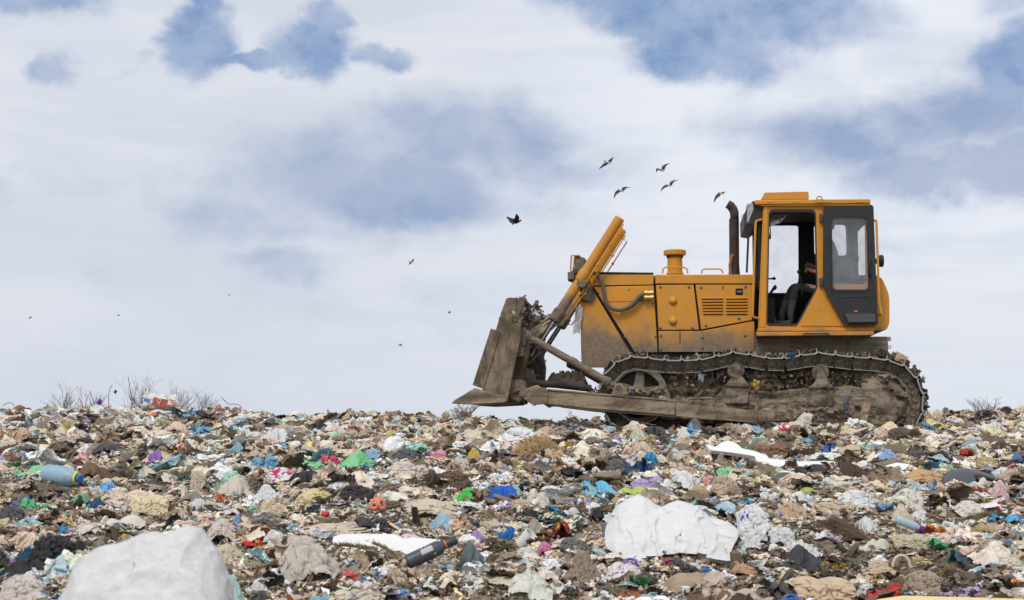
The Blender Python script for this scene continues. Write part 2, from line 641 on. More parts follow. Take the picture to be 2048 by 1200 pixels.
def pillow(K, n, steps, seed, press=.012, pinch=None, flat=.6, aspect=(.55, 1.0), sag=.006, bend=.12, fullness=1.0):
    """two films joined at the rim, blown up a little, then slumped on the floor: a bag"""
    r = np.random.default_rng(seed)
    h = 1.0 / (n - 1)
    g = np.linspace(-.5, .5, n)
    X, Y = np.meshgrid(g, g, indexing='ij')
    P = np.zeros((2, K, n, n, 3))
    asp = r.uniform(*aspect, K)[:, None, None]
    P[..., 0] = X; P[..., 1] = Y
    P[0, ..., 2] = .03 * (1 - (2 * X) ** 8) * (1 - (2 * Y) ** 8); P[1] = P[0]; P[1, ..., 2] *= -1
    P += r.normal(0, .006, P.shape)
    P[..., 2] += .2
    tgt = asp ** (1 / steps)
    rim = np.zeros((n, n), bool); rim[0] = rim[-1] = True; rim[:, 0] = rim[:, -1] = True
    rad = 1.0
    low = [r.uniform(0, 6.28, (K, 1, 1)) for _ in range(6)]
    for s_ in range(steps):
        for side, sg in ((0, 1), (1, -1)):
            Q = P[side]
            du = np.zeros_like(Q); dv = np.zeros_like(Q)
            du[:, 1:-1] = Q[:, 2:] - Q[:, :-2]; du[:, 0] = Q[:, 1] - Q[:, 0]; du[:, -1] = Q[:, -1] - Q[:, -2]
            dv[:, :, 1:-1] = Q[:, :, 2:] - Q[:, :, :-2]; dv[:, :, 0] = Q[:, :, 1] - Q[:, :, 0]; dv[:, :, -1] = Q[:, :, -1] - Q[:, :, -2]
            nr = np.cross(du, dv); nr /= np.linalg.norm(nr, axis=-1, keepdims=True) + 1e-9
            mod = 1 + .9 * np.sin(X * 7 + low[0]) * np.sin(Y * 6 + low[1])
            Q += nr * sg * press * mod[..., None] * fullness
        P[..., 1] *= tgt
        if pinch is not None and s_ < steps:
            k = min(1.0, s_ / (steps * .7))
            for side in (0, 1):
                w = np.clip(1 - np.arange(n) / (n * .22), 0, 1)[None, :, None] * k
                P[side][..., 1] *= 1 - w * .16 * pinch
                P[side][..., 2] += (.2 - P[side][..., 2]) * w * .16 * pinch
        P[..., 2] -= sag
        for side in (0, 1):
            solve(P[side], h, 2, bend)
        avg = (P[0] + P[1]) * .5
        P[0][:, rim] = avg[:, rim]; P[1][:, rim] = avg[:, rim]
        z = P[..., 2]
        P[..., 2] = np.where(z < 0, z * .2, z)
    return P


def pillow_mesh(name, P, k, mat, wr=0.0, pleat=0.0, up=1):
    A = P[0, k]; B = P[1, k]
    if wr:
        for _ in range(up):
            A = upsample(A); B = upsample(B)
        A = wrinkle(A, 31 + k, wr, 1.0, pleat); B = wrinkle(B, 57 + k, wr, -1.0, pleat)
    n = A.shape[0]
    A = A.reshape(-1, 3); B = B.reshape(-1, 3)
    q = grid_quads(n)
    co = np.concatenate([A, B]); qs = np.concatenate([q, q[:, ::-1] + n * n])
    me = np_mesh(name, norm_co(co), qs, mat)
    bm = bmesh.new(); bm.from_mesh(me)
    bmesh.ops.remove_doubles(bm, verts=bm.verts, dist=1e-4)
    bm.to_mesh(me); bm.free()
    me.polygons.foreach_set('use_smooth', [True] * len(me.polygons))
    return me


def norm_co(co):
    """centre on x,y; x extent 1; base at z=0"""
    co = co.copy()
    lo = co.min(0); hi = co.max(0)
    co[:, :2] -= (lo[:2] + hi[:2]) / 2
    co[:, 2] -= lo[2]
    co /= (hi - lo)[0]
    return co


def sheet_mesh(name, P, k, mat, tear=.0, seed=0, smooth=True):
    n = P.shape[1]
    co = P[k].reshape(-1, 3)
    q = grid_quads(n)
    if tear > 0:
        r = np.random.default_rng(seed)
        g = np.linspace(-1, 1, n - 1)
        X, Y = np.meshgrid(g, g, indexing='ij')
        th = np.arctan2(Y, X)
        lim = 1.0 - tear * (.5 + .5 * np.sin(th * 2 + r.uniform(0, 6)) * np.sin(th * 3 + r.uniform(0, 6))) \
            - tear * .12 * r.random(X.shape)
        keep = (np.maximum(abs(X), abs(Y)) < lim).ravel()
        q = q[keep]
    used = np.unique(q)
    remap = -np.ones(len(co), int); remap[used] = np.arange(len(used))
    return np_mesh(name, norm_co(co[used]), remap[q], mat, smooth)


def upsample(P):
    """(n, n, 3) -> (2n-1, 2n-1, 3), smoothed"""
    n = P.shape[0]
    A = np.zeros((2 * n - 1, n, 3)); A[::2] = P; A[1::2] = (P[1:] + P[:-1]) / 2
    B = np.zeros((2 * n - 1, 2 * n - 1, 3)); B[:, ::2] = A; B[:, 1::2] = (A[:, 1:] + A[:, :-1]) / 2
    C = B.copy()
    C[1:-1, 1:-1] = B[1:-1, 1:-1] * .4 + .15 * (B[2:, 1:-1] + B[:-2, 1:-1] + B[1:-1, 2:] + B[1:-1, :-2])
    return C


def wrinkle(P, seed, amp=.03, side=1.0, pleat=0.0):
    """sharp creases and pleats pushed into a film grid"""
    r = np.random.default_rng(seed)
    n = P.shape[0]
    du = np.gradient(P, axis=0); dv = np.gradient(P, axis=1)
    nr = np.cross(du, dv); nr /= np.linalg.norm(nr, axis=-1, keepdims=True) + 1e-9
    g = np.linspace(0, 1, n)
    U, V = np.meshgrid(g, g, indexing='ij')
    d = np.zeros((n, n))
    lat = [Lattice(seed * 7 + q, 64) for q in range(3)]
    for q, (f, a_, st) in enumerate(((3.2, 1.0, .35), (6.0, .55, .3), (11.0, .30, .35), (21.0, .16, .6))):
        an = r.uniform(0, 3.14)
        u = U * math.cos(an) + V * math.sin(an); v = -U * math.sin(an) + V * math.cos(an)
        u = u + .14 * lat[0](U * 3.3 + q, V * 3.3); v = v + .14 * lat[1](U * 3 + q, V * 3 + 5)
        t = lat[2](u * f + 9 * q, v * f * st + 3)
        d += a_ * (1 - np.minimum(1, np.abs(t) * 5.0)) ** 1.5
    if pleat:
        ph = (V - .5) / (.25 + U)
        t = lat[1](ph * 13, U * 1.2)
        d += pleat * 1.6 * (np.abs(t) * 2) * (1.1 - U)
    edge = np.minimum(1, 6 * np.minimum(np.minimum(U, 1 - U), np.minimum(V, 1 - V)) + .15)
    return P + nr * (d * edge * amp * side)[..., None]


def drape(K, n, steps, seed, squeeze=(.55, .8), height=.35, bend=.2, given=None, wide=.22):
    """film fallen over lumps"""
    r = np.random.default_rng(seed)
    h = 1.0 / (n - 1)
    g = np.linspace(-.5, .5, n)
    X, Y = np.meshgrid(g, g, indexing='ij')
    P = np.zeros((K, n, n, 3)); P[..., 0] = X; P[..., 1] = Y
    for k in range(K):
        for _ in range(6):
            a = r.uniform(0, 6.28); fq = r.uniform(7, 24); ph = r.uniform(0, 6.28)
            P[k, ..., 2] += np.sin((X * math.cos(a) + Y * math.sin(a)) * fq + ph) * .5 / fq * r.uniform(.2, .8)
    P[..., 2] += height + .08
    P += r.normal(0, .004, P.shape)
    lumps = [[(r.uniform(-wide, wide), r.uniform(-wide, wide), r.uniform(.12, .24), r.uniform(.10, .20), height * r.uniform(.4, 1), r.uniform(0, 3.14)) for _ in range(3)] for _ in range(K)]
    if given: lumps = [given] * K
    sx = r.uniform(*squeeze, K) ** (1 / steps); sy = r.uniform(*squeeze, K) ** (1 / steps)
    vel = np.zeros_like(P)
    for s_ in range(steps):
        old = P.copy()
        P[..., 0] *= sx[:, None, None]; P[..., 1] *= sy[:, None, None]
        vel[..., 2] -= .0022
        P += vel
        solve(P, h, 2, bend)
        for k in range(K):
            fl = np.zeros((n, n))
            for (cx, cy, a, b, hh, ro) in lumps[k]:
                dx = P[k, ..., 0] - cx; dy = P[k, ..., 1] - cy
                p = dx * math.cos(ro) + dy * math.sin(ro); q = dy * math.cos(ro) - dx * math.sin(ro)
                fl = np.maximum(fl, hh * np.exp(-((p / a) ** 2 + (q / b) ** 2)))
            z = P[k, ..., 2]
            P[k, ..., 2] = np.where(z < fl, fl + (z - fl) * .1, z)
        vel = (P - old) * .80; vel[..., :2] *= .3
    solve(P, h, 3, bend)
    return P

# ------------------------------------------------------------------ litter: shared shapes
M['scrap'] = mat_litter('scrap_film', True, trans=.10, rough=.38, dirt=.38, dscale=3.2, folds=True)
M['shred'] = mat_litter('shred_film', True, trans=.0, rough=.7, dirt=.4, dscale=3.0, folds=False)


def mat_obj_film(name, trans=.3, rough=.45, dirt=.4, prints=None):
    m = mat_litter(name, False, (1, 1, 1), trans, rough, dirt, prints, dscale=2.6, dlo=.52)
    T = NT(m.node_tree)
    # the piece's own colour and its own patch of the dirt pattern
    oi = T.node('ShaderNodeObjectInfo')
    tc = [n for n in T.n if n.bl_idname == 'ShaderNodeTexCoord'][0]
    off = T.node('ShaderNodeVectorMath', operation='MULTIPLY_ADD')
    cmb = T.node('ShaderNodeCombineXYZ')
    T.l.new(oi.outputs['Random'], cmb.inputs[0]); T.l.new(oi.outputs['Random'], cmb.inputs[1])
    targets = [l.to_socket for l in tc.outputs['Object'].links]
    T.l.new(cmb.outputs[0], off.inputs[0]); off.inputs[1].default_value = (41, 23, 7)
    for t in targets: T.l.new(off.outputs[0], t)
    T.l.new(tc.outputs['Object'], off.inputs[2])
    # colour: the first mix that takes a constant white
    for n in T.n:
        if n.bl_idname == 'ShaderNodeMix' and not n.inputs[6].is_linked and tuple(round(c, 3) for c in n.inputs[6].default_value)[:3] == (1, 1, 1):
            T.l.new(oi.outputs['Color'], n.inputs[6])
    return m


M['film'] = mat_obj_film('thin_film', .14, .40, .22)
M['film_clean'] = mat_obj_film('clean_film', .12, .42, .05)
M['film_dirty'] = mat_obj_film('dirty_film', .10, .6, .50)
M['black_film'] = mat_obj_film('black_film', .0, .38, .22)
M['cloth'] = mat_obj_film('cloth', .0, .9, .5)
M['card'] = mat_obj_film('card', .0, .8, .3)
M['printed_pink'] = mat_obj_film('film_printed_pink', .1, .4, .12, [((.62, .03, .16, 1), 5, .55, (3, 1, 0)), ((.8, .78, .76, 1), 7, .62, (0, 5, 0))])
M['printed_blue'] = mat_obj_film('film_printed_blue', .1, .4, .12, [((.03, .12, .55, 1), 3, .66, (3, 1, 0))])
M['printed_red'] = mat_obj_film('film_printed_red', .1, .35, .1, [((.7, .03, .02, 1), 6, .5, (2, 1, 0)), ((.85, .45, .02, 1), 6, .60, (0, 4, 0))])
M['printed_green'] = mat_obj_film('film_printed_green', .1, .4, .12, [((.03, .30, .10, 1), 3, .56, (7, 1, 0))])

LIB = {}
_s1 = crumple(12, 27, 70, 21, (.38, .62), .55, .22)
_s2 = crumple(8, 27, 60, 22, (.70, .9), .35, .30)
_p1 = pillow(9, 25, 60, 23, .012, None, aspect=(.6, .95))
_p2 = pillow(7, 25, 60, 24, .011, 1.0, aspect=(.5, .8))
_s3 = crumple(12, 15, 50, 25, (.30, .62), .7, .15)
_d1 = drape(12, 29, 60, 31, (.50, .75), .42, .18)
_d3 = drape(9, 35, 70, 33, (.48, .62), .46, .06, None, .10)
_d3 = np.stack([wrinkle(upsample(_d3[k]), 300 + k, .016, 1.0, .3) for k in range(9)])
_d2 = drape(10, 29, 50, 32, (.72, .92), .22, .25)
LIB['sheet'] = [('s', _d1, k, .16) for k in range(12)] + [('s', _s1, k, .2) for k in range(4)]
LIB['flat'] = [('s', _d2, k, .22) for k in range(10)] + [('s', _s2, k, .25) for k in range(3)]
LIB['puff'] = [('s', _d3, k, .06) for k in range(9)]
LIB['pinch'] = [('s', _d3, k, .12) for k in range(9)]


def tuck(P, f=.26, h=.10):
    """draw the foot of a draped film in under itself, as a filled bag sits"""
    P = P.copy(); z = P[..., 2] - P[..., 2].min()
    c = P.reshape(-1, 3).mean(0)
    w = np.clip(1 - z / (h * (z.max() / .3)), 0, 1) ** 1.3
    P[..., 0] -= (P[..., 0] - c[0]) * w * f; P[..., 1] -= (P[..., 1] - c[1]) * w * f
    return P


_d3 = np.stack([tuck(p) for p in _d3])
LIB['puff'] = [('s', _d3, k, .06) for k in range(9)]
LIB['pinch'] = [('s', _d3, k, .12) for k in range(9)]
MCACHE = {}


def lib_mesh(shape, k, matkey):
    key = (shape, k, matkey)
    if key not in MCACHE:
        typ, P, i, tear = LIB[shape][k]
        nm = {'sheet': 'crumpled_sheet', 'flat': 'flat_sheet', 'puff': 'bag', 'pinch': 'bag'}[shape]
        if typ == 's': me = sheet_mesh(nm, P, i, M[matkey], tear, 100 + k)
        else: me = pillow_mesh(nm, P, i, M[matkey], .085, .9 if shape == 'pinch' else .25)
        MCACHE[key] = me
    return MCACHE[key]


# ------------------------------------------------------------------ loose litter too small and too many to count
PAL = [  # weight, srgb
    (12, (222, 212, 198)), (12, (210, 198, 182)), (8, (190, 176, 157)), (12, (236, 233, 228)), (6, (150, 136, 118)),
    (6, (132, 117, 100)), (4, (106, 92, 78)), (3, (84, 72, 60)), (2, (66, 62, 62)), (1.5, (42, 42, 46)),
    (1.8, (160, 192, 206)), (1.1, (96, 152, 190)), (.35, (50, 96, 170)), (.7, (140, 190, 168)), (.22, (70, 150, 96)),
    (.8, (210, 168, 162)), (.15, (200, 80, 110)), (.4, (166, 150, 190)), (.5, (214, 186, 110)), (.35, (206, 134, 76)),
    (.18, (180, 64, 56)), (2.5, (205, 190, 170)), (2.5, (190, 200, 205)), (1.4, (208, 196, 150)),
]
PW = np.array([p[0] for p in PAL]); PW = PW / PW.sum()
PC = np.clip(np.array([lin(*p[1]) for p in PAL]) * np.array([1.18, 1.12, 1.06]), 0, .84)


def node_scatter(name, meshes, pts, rot, scl, vid, col, rnd, label, cat):
    coll = bpy.data.collections.new(name + '_shapes')
    for i, me in enumerate(meshes):
        coll.objects.link(bpy.data.objects.new('%s_shape_%02d' % (name, i), me))
    me = bpy.data.meshes.new(name)
    n = len(pts)
    me.vertices.add(n); me.vertices.foreach_set('co', pts.astype(np.float32).ravel())
    for an, dt, arr in (('rot', 'FLOAT_VECTOR', rot), ('scl', 'FLOAT_VECTOR', scl), ('rnd', 'FLOAT_VECTOR', rnd)):
        a = me.attributes.new(an, dt, 'POINT'); a.data.foreach_set('vector', arr.astype(np.float32).ravel())
    a = me.attributes.new('vid', 'INT', 'POINT'); a.data.foreach_set('value', vid.astype(np.int32))
    a = me.attributes.new('col', 'FLOAT_COLOR', 'POINT')
    a.data.foreach_set('color', np.concatenate([col, np.ones((n, 1))], 1).astype(np.float32).ravel())
    o = link_mesh(name, me)
    tree = bpy.data.node_groups.new(name + '_scatter', 'GeometryNodeTree')
    tree.interface.new_socket('Geometry', in_out='INPUT', socket_type='NodeSocketGeometry')
    tree.interface.new_socket('Geometry', in_out='OUTPUT', socket_type='NodeSocketGeometry')
    N = tree.nodes; L = tree.links
    gi = N.new('NodeGroupInput'); go = N.new('NodeGroupOutput')
    ci = N.new('GeometryNodeCollectionInfo'); ci.inputs['Collection'].default_value = coll
    ci.inputs['Separate Children'].default_value = True; ci.inputs['Reset Children'].default_value = True
    iop = N.new('GeometryNodeInstanceOnPoints')
    iop.inputs['Pick Instance'].default_value = True

    def att(nm, dt):
        a = N.new('GeometryNodeInputNamedAttribute'); a.data_type = dt; a.inputs['Name'].default_value = nm
        return a.outputs['Attribute']
    L.new(gi.outputs[0], iop.inputs['Points']); L.new(ci.outputs[0], iop.inputs['Instance'])
    L.new(att('vid', 'INT'), iop.inputs['Instance Index'])
    e2r = N.new('FunctionNodeEulerToRotation')
    L.new(att('rot', 'FLOAT_VECTOR'), e2r.inputs[0]); L.new(e2r.outputs[0], iop.inputs['Rotation'])
    L.new(att('scl', 'FLOAT_VECTOR'), iop.inputs['Scale'])
    L.new(iop.outputs[0], go.inputs[0])
    md = o.modifiers.new('scatter', 'NODES'); md.node_group = tree
    tag(o, label, cat, kind='stuff')
    return o


def wedge(n, y0, y1, spread=.47, rng=RNG):
    """random points in the strip of ground seen, wider than the picture"""
    y = np.sqrt(rng.random(n) * (y1 ** 2 - y0 ** 2) + y0 ** 2)
    x = (rng.random(n) * 2 - 1) * (spread * y + .6)
    return x, y


def soilness(x, y):
    """patches where rotted matter shows instead of film"""
    s = LA(x * .55 + 31, y * .55) * .9 + LB(x * 1.7, y * 1.7 + 9) * .8
    s = s + .30 * np.exp(-((y - 24.6) / 1.0) ** 2) * np.interp(x / y, [-.06, -.02, .05, .07], [0, 1, 1, 0])
    s = s + .12 * np.exp(-((y - 7.9) / .8) ** 2) * np.interp(x / y, [-.1, 0, .3], [.3, 1, .6])
    return s


def scatter_layer(name, n, y0, y1, smin, smax, meshes, label, cat, spow=2.0, seed=1, zoff=0., brown=0.0, flat=(.5, 1.0)):
    r = np.random.default_rng(seed)
    x, y = wedge(n, y0, y1, rng=r)
    s = soilness(x, y)
    ci = r.choice(len(PAL), n, p=PW)
    dark = (s + r.normal(0, .25, n) + brown) > .50
    ci = np.where(dark & (r.random(n) < .85), r.choice([5, 6, 7, 7, 6, 8], n), ci)
    col = PC[ci] * np.exp(r.normal(0, .16, (n, 1))) * np.exp(r.normal(0, .03, (n, 3)))
    sz = smin + (smax - smin) * r.random(n) ** spow
    sz = np.where(dark, sz * .75, sz)
    scl = np.stack([sz * r.uniform(.7, 1.3, n), sz * r.uniform(.7, 1.3, n), sz * r.uniform(*flat, n)], 1)
    rot = np.stack([r.normal(0, .38, n), r.normal(0, .38, n), r.uniform(0, 6.283, n)], 1)
    keep = np.ones(n, bool)
    for hx, hy, hw, hd in HERO_POS:
        fr_ = np.maximum(hy - hd * .5 - y, 0)
        f = (np.abs(x - hx) < hw * .46 + sz * .3) & (y < hy + hd * .4) & (fr_ < 1.6) & (sz * .42 > .022 + .10 * fr_)
        keep &= ~(f & (r.random(n) < .93))
    x, y, sz, scl, rot, col, n = x[keep], y[keep], sz[keep], scl[keep], rot[keep], col[keep], int(keep.sum())
    z = ground(x, y) + zoff * sz - .01
    pts = np.stack([x, y, z], 1)
    vid = r.integers(0, len(meshes), n)
    return node_scatter(name, meshes, pts, rot, scl, vid, np.clip(col, 0, .9), r.uniform(-40, 40, (n, 3)), label, cat)


_sc = [sheet_mesh('scrap', _d1, k, M['scrap'], .35, k, False) for k in range(12)] + \
      [sheet_mesh('scrap', _d2, k, M['scrap'], .4, k, False) for k in range(6)] + \
      [sheet_mesh('scrap', _s1, k, M['scrap'], .35, k, False) for k in range(0, 12, 2)] + \
      [sheet_mesh('scrap', _s2, k, M['scrap'], .5, k, False) for k in range(0, 8, 2)] + \
      [pillow_mesh('scrap', _p2, k, M['scrap'], .06, .6, 0) for k in (0, 3, 5)]
_sh = [sheet_mesh('shred', _s3, k, M['shred'], .6, k, False) for k in range(12)]


def strip_mesh(seed, mat, n=9):
    r = np.random.default_rng(seed)
    P = [np.zeros(3)]; a = 0.
    for i in range(n):
        a += r.normal(0, .55)
        P.append(P[-1] + np.array([math.cos(a), math.sin(a), r.normal(0, .35)]) * .12)
    P = np.array(P); w = .05 + .05 * r.random(len(P))
    d = np.gradient(P, axis=0); s_ = np.cross(d, [0, 0, 1]); s_ /= np.linalg.norm(s_, axis=1, keepdims=True) + 1e-6
    tw = r.uniform(-1, 1, len(P))[:, None] * np.array([0, 0, .06])
    co = np.concatenate([P + s_ * w[:, None] + tw, P - s_ * w[:, None] - tw])
    k = len(P)
    q = np.array([[i, i + 1, i + 1 + k, i + k] for i in range(k - 1)])
    return np_mesh('shred', norm_co(co + np.array([0, 0, 1.])), q, mat, False)


_sh += [strip_mesh(k, M['shred']) for k in range(8)]
# ------------------------------------------------------------------ individual pieces
C_ = dict(white=(236, 234, 232), offwhite=(218, 212, 202), beige=(198, 184, 164), cream=(214, 202, 172), tan=(184, 150, 110), brown=(112, 92, 74),
          dbrown=(78, 64, 54), grey=(130, 128, 126), dgrey=(82, 82, 84), black=(38, 38, 42), lblue=(138, 190, 214), blue=(34, 96, 190), navy=(52, 84, 120),
          teal=(112, 184, 184), green=(60, 168, 80), lgreen=(134, 206, 156), sage=(176, 188, 168), pink=(214, 74, 120), lpink=(222, 178, 176),
          purple=(128, 92, 172), lilac=(176, 160, 208), yellow=(226, 190, 70), pyellow=(222, 206, 140), orange=(226, 128, 60), red=(200, 48, 48),
          lime=(184, 206, 110), olive=(140, 134, 92), rust=(156, 92, 66), magenta=(170, 30, 100), ochre=(206, 160, 84))
HERO_BOX = []; HERO_POS = []
_cnt = {}


def put_piece(name, me, u0, u1, v0, v1, color, label, cat, group=None, deep=1.0, rz=None, tilt=0.0, sink=.08, hk=.95, dist=None):
    u = (u0 + u1) / 2.; d = hit_ground(u, v1)
    if dist is not None:
        dd = px_dir(u, v1); t = dist / dd.y
        d = Vector((dd.x * t, dist, CAMZ + dd.z * t))
    px = d.y / FPX
    W = (u1 - u0) * px; H = (v1 - v0) * px * hk
    co = np.empty(len(me.vertices) * 3, np.float32); me.vertices.foreach_get('co', co); co = co.reshape(-1, 3)
    hz = max(co[:, 2].max(), .05); hy = co[:, 1].max() - co[:, 1].min()
    o = link_mesh(name, me)
    r = random.Random(label + name)
    o.rotation_euler = (tilt + r.uniform(-.06, .06), r.uniform(-.12, .12), r.uniform(-.25, .25) if rz is None else rz)
    o.scale = (W, W * deep, min(H / hz, W * 1.7))
    dep = W * hy * deep * .45
    o.location = (d.x, d.y + dep * .6, d.z - H * sink)
    if color is not None:
        c = lin(*(C_[color] if isinstance(color, str) else color)); o.color = (min(c[0] * 1.15, .80), min(c[1] * 1.12, .80), min(c[2] * 1.1, .80), 1)
    tag(o, label, cat, group)
    HERO_BOX.append((u0, u1, v0, v1, label)); HERO_POS.append((o.location.x, o.location.y, W, dep))
    return o


NM = {'bag': 'plastic_bag', 'sheet': 'plastic_sheet', 'sack': 'sack', 'cloth': 'rag', 'wrapper': 'wrapper', 'scrap': 'plastic_scrap', 'card': 'card_piece'}
CT = {'bag': 'plastic bag', 'sheet': 'plastic sheet', 'sack': 'sack', 'cloth': 'rag', 'wrapper': 'wrapper', 'scrap': 'plastic scrap', 'card': 'card'}
